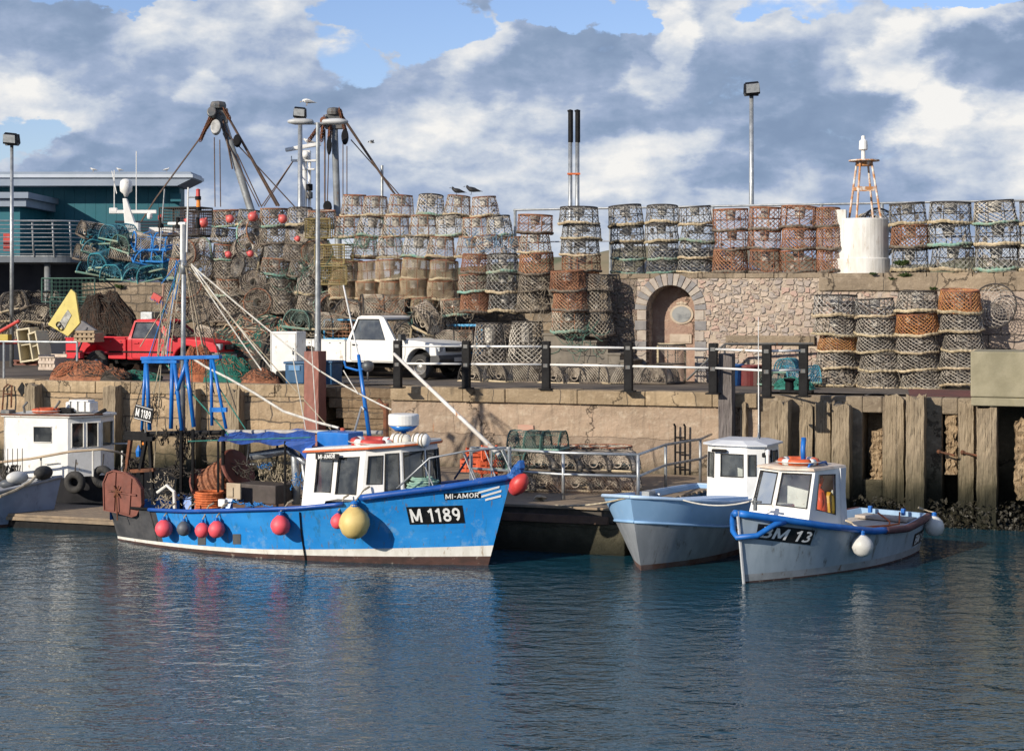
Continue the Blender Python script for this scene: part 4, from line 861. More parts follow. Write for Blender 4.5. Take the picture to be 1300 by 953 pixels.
# black rail posts with white rails
posts=[505,592,693.5,798,905.5,973.5,1020]; vr=.30
lbs=['first black rail post, in front of the white pickup door','second black rail post, beside the pickup headlight','third black rail post, in front of the tall grey pots','fourth black rail post, left of the arch','fifth black rail post, beside the grey timber post','sixth black rail post, behind the thin antenna','last black rail post, beside the mooring bollard']
bases=[492.3,493.2,494.2,497,500,504.8,503.5]
PP=[]
for px,b_,lb in zip(posts,bases,lbs):
    d=depth_z(b_,DECK+.03); p=((px-CX)/F*d,d,DECK+.03); PP.append(p)
    t=thing('rail_post',lb,'rail post',p,-TH,'black rail posts along the quay'); m=MB(); m.box((0,0,.56),(.19,.13,1.10)); m.build('post_body',black,t,bev=.012); m=MB(); m.box((0,0,.01),(.30,.26,.03)); m.build('base_plate',black,t)
    m=MB()
    for zz in(.55,.98): m=MB(); m.box((0,-.068,zz),(.10,.01,.08)); m.build('rail_clamp',steeld,t)
t=thing('guard_rail','white guard rails running through the black posts','rail',PP[0],0); o0=V(*PP[0])
for zz,nm in((.98,'upper_rail'),(.57,'lower_rail')):
    m=MB()
    for i in range(len(PP)-1):
        a,b_=V(*PP[i])-o0,V(*PP[i+1])-o0; e=(b_-a).normalized()*.09; m.bar(a+e+V(0,0,zz),b_-e+V(0,0,zz),.026,8)
    m.build(nm,white,t,smooth=True)
# galvanised rail, left
p0=V(*W(-30,521,.35)); t=thing('guard_rail','galvanised rail at the left edge in front of the cream boxes','rail',toW(QU(20,.5),.5,DECK),-TH); m=MB(); ua_=QU(20,.5)
h=QZ(50,434,.5)-DECK
m.bar((-4,0,h),(QU(98,.5)-ua_,0,h),.03,8); m.build('rail_bar',galv,t)
for px in(5,98,-60): m=MB(); m.bar((QU(px,.5)-ua_,0,0),(QU(px,.5)-ua_,0,h),.032,8); m.build('post',galv,t)
# white locker and blue bins
def boxthing(name,label,cat,px0,px1,py_b,py_t,v,dep,mat,rz=0,bev=.02,lid=None,taper=1,grp=None):
    u0,u1=QU(px0,v),QU(px1,v); zb,zt=QZ((px0+px1)/2,py_b,v),QZ((px0+px1)/2,py_t,v); t=thing(name,label,cat,toW((u0+u1)/2,v+dep/2,zb),-TH+rz,grp); m=MB(); w_=u1-u0; m.box((0,0,(zt-zb)/2),(w_,dep,zt-zb),tx=taper,ty=taper); m.build('casing',mat,t,bev=bev)
    if lid: m=MB(); m.box((0,0,zt-zb+.03),(w_*taper+.06,dep*taper+.06,.06)); m.build('lid',lid,t,bev=.02)
    return t,w_,zt-zb
t,w_,h_=boxthing('storage_locker','tall white locker standing beside the blue bins','locker',342,374,476,421,1.6,.7,white,.12); m=MB(); m.box((w_*.36,-.36,h_*.55),(.03,.03,.16)); m.build('handle',steeld,t); m=MB(); m.tube([(-w_/2+.03,-.353,.05),(w_/2-.03,-.353,.05),(w_/2-.03,-.353,h_-.05),(-w_/2+.03,-.353,h_-.05)],.006,4,True); m.build('door_seam',steeld,t)
bluebin=pm('blue_bin_plastic',(.018,.09,.20),(.014,.07,.15),3,.5,0,.05,dirt=(.06,.09,.12),dirtamt=.2)
t,w_,h_=boxthing('plastic_bin','blue ribbed plastic bin left of the red brown pile','bin',362,385,487,462,.9,.55,bluebin,.05,.03,bluebin,1.06)
m=MB(); m.box((0,-.30,h_*.8),(w_*.6,.02,.12)); m.build('label_panel',pm('pale_blue_plate',(.10,.25,.45),(.08,.2,.38),4,.5),t)
boxthing('plastic_bin','dark blue plastic bin right of the red brown pile','bin',404,421,490,461,1.0,.6,bluebin,.0,.03,bluebin,1.08)
boxthing('plastic_box','small black box at the foot of the white locker','box',350,366,486,471,1.0,.4,black)
# tubs behind the rail
def tub(px,py,v,r,h,mat,label,name='tub'):
    t=thing(name,label,'tub',toW(QU(px,v),v,DECK+.001),0); m=MB(); m.lathe([(r*.82,0),(r,h),(r*1.05,h),(r*1.05,h-.05),(r*.94,h-.05),(r*.76,.04),(.001,.04)],24); m.build('tub_body',mat,t,smooth=False,bev=.006); return t
tub(927,0,3.7,.33,.52,pm('blue_tub_plastic',(.02,.10,.30),(.015,.07,.22),4,.5),'blue tub half hidden behind the grey timber post')
tub(950,0,3.9,.34,.5,pm('dark_red_tub',(.16,.03,.03),(.12,.025,.025),4,.5),'dark red tub beside the blue tub'); tub(962,0,3.9,.28,.42,pm('brown_tub',(.10,.05,.04),(.08,.04,.035),4,.6),'low brown tub right of the dark red tub')
t=thing('handrail','sloping dark handrail leaning by the arch','handrail',toW(QU(872,4.2),4.2,DECK),-TH); m=MB(); m.bar((0,0,.1),(QU(920,4.2)-QU(872,4.2),0,1.0),.03,6); m.bar((QU(920,4.2)-QU(872,4.2),0,1.0),(QU(1030,4.2)-QU(872,4.2),.3,1.02),.03,6);m.bar((QU(920,4.2)-QU(872,4.2),0,0),(QU(920,4.2)-QU(872,4.2),0,1.0),.03,6); m.build('rail_bar',steeld,t)
t=thing('mooring_bollard','black twin mooring bollard at the end of the rail','bollard',toW(QU(1012,.5),.5,DECK+.03),-TH); m=MB(); m.box((0,0,.03),(.7,.32,.06)); m.build('base_plate',black,t,bev=.01)
for x in(-.17,.17): m=MB(); m.lathe([(.10,.05),(.095,.24),(.13,.27),(.13,.31),(.001,.33)],14,(x,0,0)); m.build('bollard_post',black,t)
# nets
def heap(name,label,cat,loc,rz,w_,d_,h_,mats,strands,seed,rr=.012,lump=.3,kind=None):
    rd=random.Random(seed); m=MB(); n,mm_=34,12
    vs=[];
    def H(x,y):
        r2=(x*x+y*y); return max(0,1-r2)**.6*(1+lump*mn.noise(V(x*2.3+seed,y*2.3,1))+lump*.5*mn.noise(V(x*6+seed,y*6,1)))
    for j in range(mm_+1):
        for i in range(n):
            a=2*PI*i/n; r=j/mm_; k=1+.12*mn.noise(V(math.cos(a)*1.5+seed,math.sin(a)*1.5,4)); x,y=r*math.cos(a),r*math.sin(a); vs.append((x*w_/2*k,y*d_/2*k,h_*H(x,y)))
    fs=[(j*n+i,j*n+(i+1)%n,(j+1)*n+(i+1)%n,(j+1)*n+i) for j in range(mm_) for i in range(n)]; m.add(vs,fs)
    for k in range(strands):
        m.mi=rd.randrange(len(mats)); a0=rd.uniform(0,6.28); cx,cy=rd.uniform(-.7,.7),rd.uniform(-.7,.7); r0=rd.uniform(.12,.45); pts=[]
        for q_ in range(9):
            a=a0+q_*rd.uniform(.35,.6); x,y=cx+r0*math.cos(a),cy+r0*math.sin(a); 
            s_=max(1,math.hypot(x,y)/.95); x/=s_;y/=s_; pts.append((x*w_/2,y*d_/2,h_*H(x,y)+rd.uniform(.0,.05)))
        m.tube(pts,rd.uniform(.6,1.3)*rr,4,cap=False)
    o=m.build(name,mats,smooth=False,loc=loc,rz=rz); return tag(o,label,cat,kind=kind)
nr=pm('rusty_net',(.34,.14,.07),(.17,.07,.04),14,.95,0,.6,bs=50); nd=pm('dark_net',(.06,.05,.04),(.03,.026,.022),14,.95,0,.6,bs=50); ng=pm('green_net',(.015,.15,.11),(.012,.09,.07),14,.95,0,.6,bs=50); no=pm('orange_net',(.42,.14,.06),(.25,.08,.04),14,.95,0,.6,bs=50)
heap('net_heap','brown and rust coloured fishing net heaped on the quay edge below the red pickup','net heap',W(106,485,.6)[:2]+(DECK,),-TH,2.0,.9,.50,[nr,nd,no],420,1)
heap('net_heap','small grey brown net trailing right of the rust coloured heap','net heap',W(145,486,.6)[:2]+(DECK,),-TH,1.0,.7,.3,[nd,nr],160,2)
heap('net_heap','orange trawl net bundled behind the blue gallows frame','net heap',W(252,487,1.0)[:2]+(DECK,),-TH,1.1,.9,.85,[no,nr],260,3)
heap('net_heap','green trawl net heaped right of the orange net','net heap',W(285,487,1.1)[:2]+(DECK,),-TH,1.8,1.0,.62,[ng,ng,nr],300,4)
heap('net_heap','dull brown net at the foot of the white locker','net heap',W(330,487,.9)[:2]+(DECK,),-TH,1.1,.7,.3,[nr,nd],180,5)
heap('net_heap','low green net in front of the red pickup','net heap',W(175,484,1.2)[:2]+(DECK,),-TH,1.5,.7,.2,[ng,nd],160,6)
heap('net_heap','large dark brown net piled behind the red pickup bed','net heap',W(135,470,7.0)[:2]+(DECK,),-TH,2.7,1.3,2.15,[pm('umber_net',(.055,.03,.018),(.03,.018,.012),14,.95,0,.6,bs=50),nd],500,7)
heap('rope_heap','dark tangle of ropes and old creels between the locker and the red bonnet','rope heap',W(330,470,5.6)[:2]+(DECK,),-TH,4.2,1.3,1.5,[nd,ropedark,nr,ropecream,ng],600,8,.02)
heap('rope_heap','green rope coil lying beside the teal creels','rope heap',W(1008,490,2.6)[:2]+(DECK,),-TH,1.0,.6,.22,[ropegreen,ng],120,9,.018)
# yellow board, cream boxes, pallets
t=thing('warning_board','leaning yellow triangular board with a pale window behind the pallet','board',W(82,430,3.0)[:2]+(DECK+.2,),-TH+.15); v=3.0; Y=QY(82,v)/F
def bp(px,py): return ((px-82)*Y/math.cos(.2),0,(430-py)*Y+QZ(82,430,v)-DECK-.2)
m=MB(); outer=[bp(60,412),bp(91,367),bp(97,372),bp(103,410),bp(87,427)]; hole=[bp(72,415),bp(87,393),bp(92,400),bp(82,418)]
m.prism([(p[0],p[2]) for p in outer],-.03,.06,'y'); m.build('board_panel',pm('faded_yellow_paint',(.66,.55,.16),(.56,.46,.14),3,.6,0,.05,dirt=(.3,.25,.1),dirtamt=.2),t,bev=.01); m=MB(); m.prism([(p[0],p[2]) for p in hole],-.045,-.031,'y'); m.build('window_panel',pm('scratched_pale_panel',(.46,.46,.42),(.2,.2,.18),9,.5),t)
m=MB()
for px,py in((75,412),(78,416)): p=bp(px,py); m.ring((p[0],-.05,p[2]),.07,.016,12,5,Matrix.Rotation(R(90),3,'X'))
m.build('painted_mark',black,t); m=MB(); m.bar((.2,0,0),(.25,.9,1.1),.03,6); m.bar((-.3,0,-.1),(.3,0,-.1),.03,6); m.build('prop',steeld,t)
cream=pm('cream_fibreglass',(.62,.55,.38),(.52,.46,.32),3,.6,0,.08,dirt=(.35,.28,.18),dirtamt=.3)
def openbox(label,px,py,v,w_,d_,h_,rz,ry,mat=cream):
    t=thing('fibreglass_box',label,'box',W(px,py,v),-TH+rz); m=MB(); a=.05
    for x0,x1,z0,z1,y0,y1 in((-w_/2,w_/2,0,a,-d_/2,d_/2),(-w_/2,w_/2,h_-a,h_,-d_/2,d_/2),(-w_/2,-w_/2+a,a,h_-a,-d_/2,d_/2),(w_/2-a,w_/2,a,h_-a,-d_/2,d_/2),(-w_/2+a,w_/2-a,a,h_-a,d_/2-a,d_/2)): m.bb(x0,x1,y0,y1,z0,z1)
    m.build('shell',mat,t,bev=.012); m=MB(); m.bb(-w_/2+a,w_/2-a,-d_/2+.05,d_/2-a,h_*.5,h_*.5+.03); m.build('shelf',mat,t); t.rotation_euler[1]=ry; return t
openbox('open cream box with rounded frame leaning left of the pallet',40,459,2.2,.42,.5,.92,0.1,R(-8)); openbox('narrower cream box leaning against the first cream box',54,457,2.0,.32,.45,.78,-.2,R(-14))
woodp=pm('pallet_wood',(.42,.32,.21),(.30,.22,.14),5,.85,0,.2,st=(1,6,6))
def pallet(label,px,py,v,n,w_,h_,rz,up=True,mat=woodp):
    t=thing('pallet' if up else 'slatted_crate',label,'pallet' if up else 'crate',W(px,py,v),-TH+rz); m=MB()
    for z in range(3 if not up else 2): m.bb(-w_/2,w_/2,-.3,-.27,z*h_/(2.2 if not up else 1.3),z*h_/(2.2 if not up else 1.3)+h_*.22); m.bb(-w_/2,w_/2,.27,.3,z*h_/2.2,z*h_/2.2+h_*.22)
    m.build('slats',mat,t); m=MB()
    for k in range(n): x=-w_/2+.04+(w_-.08)*k/(n-1); m.bb(x-.04,x+.04,-.268,.268,0.001,h_*.9)
    m.build('battens',mat,t); return t
pallet('pale slatted crate lying right of the cream boxes',67,469,1.6,5,.50,.36,0,False,pm('pale_crate_wood',(.55,.46,.38),(.42,.34,.27),5,.8)); pallet('flat red brown pallet under the cream boxes',40,463,2.4,4,.75,.14,0,mat=pm('red_brown_wood',(.22,.09,.06),(.15,.06,.045),5,.8))
t=pallet('small wooden pallet standing in the bed of the red pickup',113,434,3.4,5,.62,.28,.1,False)
bx,w_,h_=boxthing('metal_box','grey metal box on the wall side behind the red cab','box',178,193,420,396,6.0,.5,galv)
t=thing('tow_trailer','red and yellow metal frame at the left edge behind the rail','trailer',W(8,440,4.0),-TH); m=MB(); m.bar((-.5,0,.3),(.45,0,.75),.05,8); m.bar((-.5,0,.1),(.5,0,.15),.06,8); m.build('frame_bar',redp,t); m=MB(); m.box((-.2,-.1,.25),(.8,.2,.22)); m.build('panel',pm('dull_yellow',(.5,.38,.06),(.4,.3,.05),4,.6),t,bev=.02); m=MB(); m.bar((.3,0,.75),(.75,0,-.3),.02,6); m.build('strut',galv,t)
t=thing('gravestone_slab','grey slanted slab leaning behind the pallet in the red pickup','slab',W(113,440,5.6),-TH); m=MB(); m.prism([(-.45,0),(.55,0),(.5,.35),(-.2,.75),(-.45,.75)],-.05,.05,'y'); m.build('slab_body',pm('grey_slab',(.17,.17,.18),(.13,.13,.14),4,.8),t)
o=t; o.name='stone_slab'
m=MB(); m.bar((-.15,0,0),(.0,0,1.9),.035,6); m.bar((.0,0,0),(.22,.1,1.7),.03,6)
o=m.build('wooden_spar',pm('bare_spar_wood',(.38,.24,.17),(.28,.17,.12),4,.8,0,.2,st=(6,6,1)),loc=W(208,452,2.2)); tag(o,'pair of bare wooden spars leaning by the red pickup bonnet','spar')
# twin posts, flood lights, lamp post
def floodlight(px,base_py,top_py,d,label,wpx,pole_r,zb,hd=-1,heads=1):
    X=(px-CX)/F*d; zt=CZ-(top_py-HY)/F*d; t=thing('floodlight_pole',label,'floodlight',(X,d,zb),0,None); m=MB(); m.bar((0,0,0),(0,0,zt-zb),pole_r,12,pole_r*.75); m.build('pole',galv,t,smooth=True)
    s_=d/F*wpx/2; m=MB(); m.box((0,0,zt-zb+.02),(s_*1.6,.1,.08)); m.build('bracket',steeld,t)
    for k in range(2):
        m=MB(); m.box((0,-.18+.3*k,zt-zb+s_*.72),(s_*1.7,.22,s_*1.3),0,hd*.10,R(28),tx=.9); m.build('lamp_head',black,t,bev=.02)
        m=MB(); m.box((0,-.18+.3*k-.13,zt-zb+s_*.66),(s_*1.5,.01,s_*1.05),0,hd*.10,R(28)); m.build('lamp_glass',lampg,t)
    return t
floodlight(954,350,121,52,'tall floodlight pole rising behind the rusty wall top pots',22,.085,4.7)
floodlight(15,480,184,54,'floodlight pole behind the curved balcony rail',20,.07,2.7,1)
floodlight(381,400,150,58,'floodlight pole behind the street lamp with a gull on it',18,.10,2.7,1)
t=thing('street_lamp','twin headed galvanised street lamp behind the red brown pile','street lamp',W(403.5,470,.75)[:2]+(DECK,),0); d=QY(403.5,.75); zt=CZ-(156-HY)/F*d-DECK
m=MB(); m.lathe([(.085,0),(.085,1.2),(.075,1.25),(.062,3.0),(.058,3.05),(.048,zt)],14); m.build('pole',galv,t,smooth=False)
m=MB(); m.bar((-.30,0,zt-.02),(.30,0,zt-.02),.03,8); m.build('arm',galv,t)
for sg in(-1,1):
    m=MB(); m.lathe([(.02,-.34),(.09,-.30),(.13,-.1),(.13,.12),(.07,.28),(.02,.31)],14,(sg*.44,0,zt+.03),Matrix.Rotation(R(90)*sg,3,'Y')@Matrix.Diagonal(V(.62,1,1))); m.build('lamp_head',pm('lamp_head_grey',(.55,.56,.56),(.42,.43,.43),5,.5,0,.03),t,smooth=True)
m=MB(); m.box((0,0,1.2),(.05,.19,.3)); m.build('access_door',galv,t)
for i,px in enumerate((724,733)):
    d=56; X=(px-CX)/F*d; t=thing('tall_post',('left' if i==0 else 'right')+' one of the two black topped tall posts behind the mixed pot column','post',(X,d,4.0),0,'black topped posts'); zt=CZ-(142-HY)/F*d-4; z2=CZ-(180-HY)/F*d-4
    m=MB(); m.bar((0,0,0),(0,0,z2),.07,10); m.build('pole',galv,t,smooth=True); m=MB(); m.bar((0.01,0,z2-.02),(0.01,0,zt),.085,10); m.lathe([(.095,zt),(.095,zt+.05),(.001,zt+.08)],10); m.build('black_sleeve',black,t)
    if i==0: m=MB(); zz=CZ-(221-HY)/F*d-4; m.box((.11,-.08,zz),(.42,.04,.06)); m.build('tie_bar',orangep,t)
d=60; t=thing('pole','thin galvanised pole behind the top row of pale pots','pole',((485-CX)/F*d,d,2.7),0); m=MB(); m.bar((0,0,0),(0,0,CZ-(210-HY)/F*d-2.7),.05,8); m.build('pole_shaft',galv,t)
# beacon
beaconw=pm('white_masonry_paint',(.74,.73,.69),(.60,.58,.53),2,.75,0,.12,dirt=(.40,.32,.23),dirtamt=.5,bs=10,st=(1.6,1.6,.6))
bd=QY(1096,5.72); Xb,Yb,_=W(1096,345,5.72); t=thing('harbour_beacon','white round beacon base with a rusty white tripod on the wall','beacon',(Xb,Yb,WALLTOP),-TH+.1); k=bd/F
m=MB(); hb=(350-281)*k; m.lathe([(.001,-.7),(.66,-.7),(.66,.0),(.655,.36),(.62,.37),(.615,hb-.02),(.60,hb),(.001,hb)],40); m.build('round_base',beaconw,t,bev=.01); m=MB(); m.bb(-.68,-.40,-.35,.1,-.69,hb+.22); m.bb(-.72,-.36,-.42,.12,-.68,.36); m.build('square_pier',beaconw,t,bev=.02)

tr=pm('rusty_white_paint',(.70,.66,.60),(.48,.22,.08),5,.6,0,.1,lo=.42,hi=.62,dirt=(.35,.13,.04),dirtamt=.6); zt=(350-208)*k; rt,rb=.20,.44
m=MB()
for q_ in range(4):
    a=PI/4+q_*PI/2+.35; m=MB(); m.bar((rb*math.cos(a)+.04,rb*math.sin(a),hb-.02),(rt*math.cos(a)+.02,rt*math.sin(a),zt),.028,8); m.build('tripod_leg',tr,t)
m=MB(); zz=hb+(zt-hb)*.52; r_=.33
for q_ in range(4): a=PI/4+q_*PI/2+.35; b_=a+PI/2; m.beam((r_*math.cos(a)+.03,r_*math.sin(a),zz),(r_*math.cos(b_)+.03,r_*math.sin(b_),zz),.02,.09)
m.build('brace',tr,t); m=MB(); m.lathe([(.38,zt),(.38,zt+.03),(.001,zt+.035)],20,(.02,0,0)); m.lathe([(.18,zt-.12),(.22,zt-.001),(.001,zt-.001)],12,(.02,0,0)); m.build('platform',tr,t)
m=MB(); zl=(350-176)*k; m.lathe([(.05,zt+.03),(.05,zt+.35),(.09,zt+.37),(.09,zl-.35),(.11,zl-.33),(.10,zl-.12),(.05,zl-.08),(.05,zl),(.001,zl+.02)],14,(.0,0,0)); m.build('lantern',white,t,smooth=False)
# notice on the quay face, ladder
t=thing('notice_board','small faded pink notice on the quay wall above the landing','notice',W(668,556,0)[:2]+(QZ(668,556,0),),-TH); k=sc(668,0); m=MB(); m.bb(-10.5*k,10.5*k,-.05,-.035,0,17*k)
m.build('faded_panel',pm('faded_pink_sign',(.46,.25,.19),(.42,.30,.22),3,.8,st=(1,1,4)),t)
u0=QU(857.5,-.12); u1=QU(870,-.12); t=thing('iron_ladder','black iron ladder fixed to the quay wall','ladder',toW(u0,-.14,0),-TH); zt=QZ(860,538,-.12)
for u in(0,u1-u0): m=MB(); m.tube([(u,0,-.3),(u,0,zt-.05),(u-.02,-.03,zt)],.024,6); m.build('stile',black,t)
for i in range(9): m=MB(); zz=zt-.30-.33*i; m.bar((0,0,zz),(u1-u0,0,zz),.02,6); m.build('rung',black,t)
# iron hook brackets far left
t=thing('bent_iron','rusty bent iron frame on the coping at the left edge','iron frame',W(10,500,-.1),-TH); m=MB(); m.tube([(-.18,0,-.5),(-.12,0,.15),(.0,0,.25),(.12,0,.22),(.1,0,-.35)],.022,6); m.bar((-.12,0,0),(.1,0,0),.018,6); m.build('bent_bar',rustm,t)
m=MB(); m.prism([(0,-.18),(.13,0),(0,.18),(-.13,0)],-.02,.02,'y'); tag(m.build('diamond_marker',black,loc=W(28,494,-.3),rz=-TH),'black diamond shaped day marker on the short timber pile','marker')
# ---------------------------------------------------------------- buildings and masts in the yard
teal=pm('teal_cladding',(.010,.125,.165),(.008,.105,.142),.5,.6,0,.0); 
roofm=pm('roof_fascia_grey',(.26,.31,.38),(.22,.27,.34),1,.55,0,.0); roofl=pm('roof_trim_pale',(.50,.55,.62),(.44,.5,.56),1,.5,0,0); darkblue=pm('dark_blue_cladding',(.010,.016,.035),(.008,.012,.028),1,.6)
db=66.; kx=lambda px,d:(px-CX)/F*d; kz=lambda py,d:CZ-(py-HY)/F*d
t=thing('harbour_building','teal clad building with a pale grey overhanging flat roof','building',(kx(228,db),db,2.7),0)
xl=-24; zr=kz(238,db)-2.7
m=MB(); 
for i in range(60):
    x1=0-i*.40; m.bb(x1-.392,x1,0,.06,0,zr)
m.bb(xl,-.0,.061,1.0,0,zr); m.build('wall',teal,t)
m=MB(); m.prism([(xl,zr+.0),(.10,zr),(.65,zr+.27),(.65,zr+.30),(xl,zr+.30)],-1.0,1.2,'y'); m.build('roof',roofm,t); 
m=MB(); m.prism([(xl,zr+.302),(.70,zr+.302),(.70,zr+.42),(xl,zr+.42)],-1.08,1.3,'y'); m.build('roof_trim',roofl,t); m=MB(); m.prism([(xl,zr+.424),(.66,zr+.424),(.60,zr+.52),(xl,zr+.52)],-1.02,1.25,'y'); m.build('roof_edge',roofm,t)
m=MB(); 
for px in(0,):
    m.bb(kx(122,db)-kx(228,db),kx(141,db)-kx(228,db),-.03,0,0,kz(285,db)-2.7)
m.build('door',pm('pale_teal_door',(.10,.30,.36),(.08,.26,.31),1,.5),t)
m=MB()
for i in range(9): m.bb(kx(146,db)-kx(228,db),kx(205,db)-kx(228,db),-.03,0,(kz(312,db)-2.7)+i*.11,(kz(312,db)-2.7)+i*.11+.07)
m.build('louvre',darkblue,t)
m=MB(); m.bb(-.3,.1,-.25,-.01,zr-.55,zr-.25); m.build('wall_lamp',teal,t)
t=thing('lean_to_roof','low grey roof projecting from the left end of the teal building','roof',(kx(33,62),62,kz(262,62)),0); m=MB(); m.bb(-12,0,0,4.3,0,.28); m.bb(-12,.12,-.15,4.3,.285,.50); m.build('fascia',roofm,t); m=MB(); m.bb(-12,-.3,.3,4.2,-3,0); m.build('wall',teal,t)
# balcony
dbal=56.; t=thing('balcony','curved steel balcony with horizontal rails on a grey column','balcony',(kx(0,dbal),dbal,kz(331,dbal)),0)
xr_=kx(104,dbal)-kx(0,dbal); slab=[]; 
for i in range(13): a=PI/2*i/12; slab.append((xr_-1.1+1.1*math.sin(a),-.0-.0+1.1*(1-math.cos(a))))
poly=[(-6,0)]+slab+[(xr_,6),(-6,6)]
m=MB(); m.prism(poly,-.05,.12); m.build('floor_slab',pm('balcony_steel_grey',(.14,.16,.19),(.11,.13,.15),2,.6),t); m=MB(); m.prism(poly,.13,.17); m.build('deck_plate',galv,t)
hh=kz(283,dbal)-kz(328,dbal)
for r_ in range(9):
    z=.22+hh*r_/8.6; off=.16*math.sin(PI*.9*r_/8.6)
    m=MB(); m.tube([(-6,-off,z)]+[(p[0]+off*.3,p[1]-off,z) for p in slab]+[(xr_+off*.3,5,z)],.018 if r_<8 else .03,5); m.build('rail_bar',galv,t)
for x in(-5,-3.4,-1.8,-.2,.4,1.1,1.75,2.25):
    if x<xr_:
        m=MB(); yy=0 if x<xr_-1.1 else 1.1-math.sqrt(max(0,1.21-(x-(xr_-1.1))**2)); m.tube([(x,yy,.12),(x,yy-.12,.12+hh*.35),(x,yy-.15,.12+hh*.6),(x-.06,yy-.0,.14+hh)],.028,6); m.build('stanchion',galv,t)
m=MB(); m.bar((kx(57,dbal)-kx(0,dbal),.3,-.05),(kx(57,dbal)-kx(0,dbal),.3,-(kz(331,dbal)-2.7)),.10,14); m.build('column',pm('column_grey',(.20,.21,.22),(.16,.17,.18),2,.5),t,smooth=True)
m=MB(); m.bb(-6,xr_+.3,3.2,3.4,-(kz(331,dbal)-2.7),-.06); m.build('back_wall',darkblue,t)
m=MB(); m.box((kx(3,dbal)-kx(0,dbal)-.15,1.2,.65),(.26,.3,.6)); tag(m.build('red_box',redp,loc=(kx(0,dbal),dbal,kz(331,dbal))),'red cabinet standing on the balcony at the left edge','cabinet')
# white radar mast of a boat berthed beyond
d=58; X=kx(157,d); z0=2.0
t=thing('radar_mast','white tapering boat mast with a radar dome and crossarm in front of the teal wall','radar mast',(X,d,z0),0)
Z=lambda py:kz(py,d)-z0; Xo=lambda px:kx(px,d)-X
m=MB(); m.hexa([(Xo(160),-.15,Z(400)),(Xo(176),-.15,Z(400)),(Xo(176),.3,Z(400)),(Xo(160),.3,Z(400))],[(Xo(160),-.15,Z(283)),(Xo(177),-.15,Z(283)),(Xo(177),.2,Z(283)),(Xo(160),.2,Z(283))]); m.hexa([(Xo(159),-.12,Z(284)),(Xo(172),-.12,Z(284)),(Xo(172),.15,Z(284)),(Xo(159),.15,Z(284))],[(Xo(156),-.06,Z(252)),(Xo(161),-.06,Z(252)),(Xo(161),.08,Z(252)),(Xo(156),.08,Z(252))]); m.build('mast_column',white,t,bev=.02)
m=MB(); k=d/F; m.lathe([(.05,Z(250)),(.10,Z(246)),(7.5*k,Z(243)),(8*k,Z(236)),(7*k,Z(230)),(4*k,Z(227.5)),(.001,Z(227))],18,(Xo(160),0,0)); m.build('radar_dome',white,t,smooth=True)
m=MB(); m.box((Xo(169),0,Z(269)),(60*k,.12,.12)); m.box((Xo(144),0,Z(267)),(10*k,.14,.16)); m.build('crossarm',white,t,bev=.02)
for px,p0,p1 in((145,264,216),(173,268,192),(148,246,217)):
    m=MB(); m.bar((Xo(px),0,Z(p0)),(Xo(px-(6 if px==148 else 0)),0,Z(p1)),.018,5); m.build('whip_antenna',white,t)
for px,py in((190,275),(204,277)): m=MB(); m.lathe([(.07,0),(.09,.05),(.09,.16),(.05,.2),(.001,.21)],10,(Xo(px),0,Z(py+3))); m.build('mast_lamp',redp if px>200 else white,t)
m=MB(); m.bb(Xo(186),Xo(258),.3,.5,Z(318),Z(288)); m.bb(Xo(205),Xo(216),.25,.3,Z(312),Z(292)); m.build('white_gantry',white,t,bev=.03)
m=MB(); m.bb(Xo(150),Xo(262),.6,3,-2.4,Z(355)); m.build('wheelhouse_block',white,t,bev=.05)
# trawler derricks
grp='trawler derricks beyond the crab pots'
derm=pm('derrick_blue_grey',(.24,.26,.27),(.16,.17,.175),4,.55,.2,.05,dirt=(.20,.10,.05),dirtamt=.35)
def chain(m,a,b,r=.05,n=14):
    a=V(*a);b=V(*b)
    for i in range(n):
        p=a.lerp(b,(i+.5)/n); dr=(b-a).normalized(); q=dr.to_track_quat('X','Z').to_matrix(); m.ring(p,1,r*.32,8,4,q@Matrix.Rotation(R(90*(i%2)),3,'X')@Matrix.Diagonal(V(r*1.7,r*.9,r*.9)))
def derrick(label,d,top,bot,wpx,lines,chains,blocks):
    k=d/F; t=thing('trawler_derrick',label,'derrick',(kx(bot[0],d),d,0),0,grp); o=V(kx(bot[0],d),0,0)
    Q=lambda px,py,dy=0:V(kx(px,d)-o.x,dy,kz(py,d))
    a=Q(*bot);b=Q(*top); a2=a+(a-b)*((a.z+.0)/(b.z-a.z)); m=MB(); m.bar(a2,b,wpx*k/2,16,wpx*k*.42); m.build('derrick_boom',derm,t,smooth=True)
    m=MB(); m.lathe([(wpx*k*.9,-.12),(wpx*k*.95,.0),(wpx*k*.8,.12),(.001,.16)],10,b); m.box(b+V(0,0,-.35),(wpx*k*2.2,.25,.5)); m.build('head_fitting',steeld,t,bev=.02)
    for x0,y0,x1,y1,r_ in lines: m=MB(); m.bar(Q(x0,y0,-.15),Q(x1,y1,-.15),r_,5); m.build('wire_stay',wire,t)
    for x0,y0,x1,y1 in chains: m=MB(); chain(m,Q(x0,y0,-.2),Q(x1,y1,-.2),.062,int(math.hypot(x1-x0,y1-y0)/1.9)); m.build('chain',rustm,t)
    for px,py,w_,h_,mt in blocks: m=MB(); m.lathe([(w_*.5*k,-.10),(w_*.5*k,.10)],14,Q(px,py,-.3),Matrix.Rotation(R(70),3,'X')@Matrix.Diagonal(V(1,h_/w_,1))); m.build('pulley_block',mt,t,bev=.03)
    return t
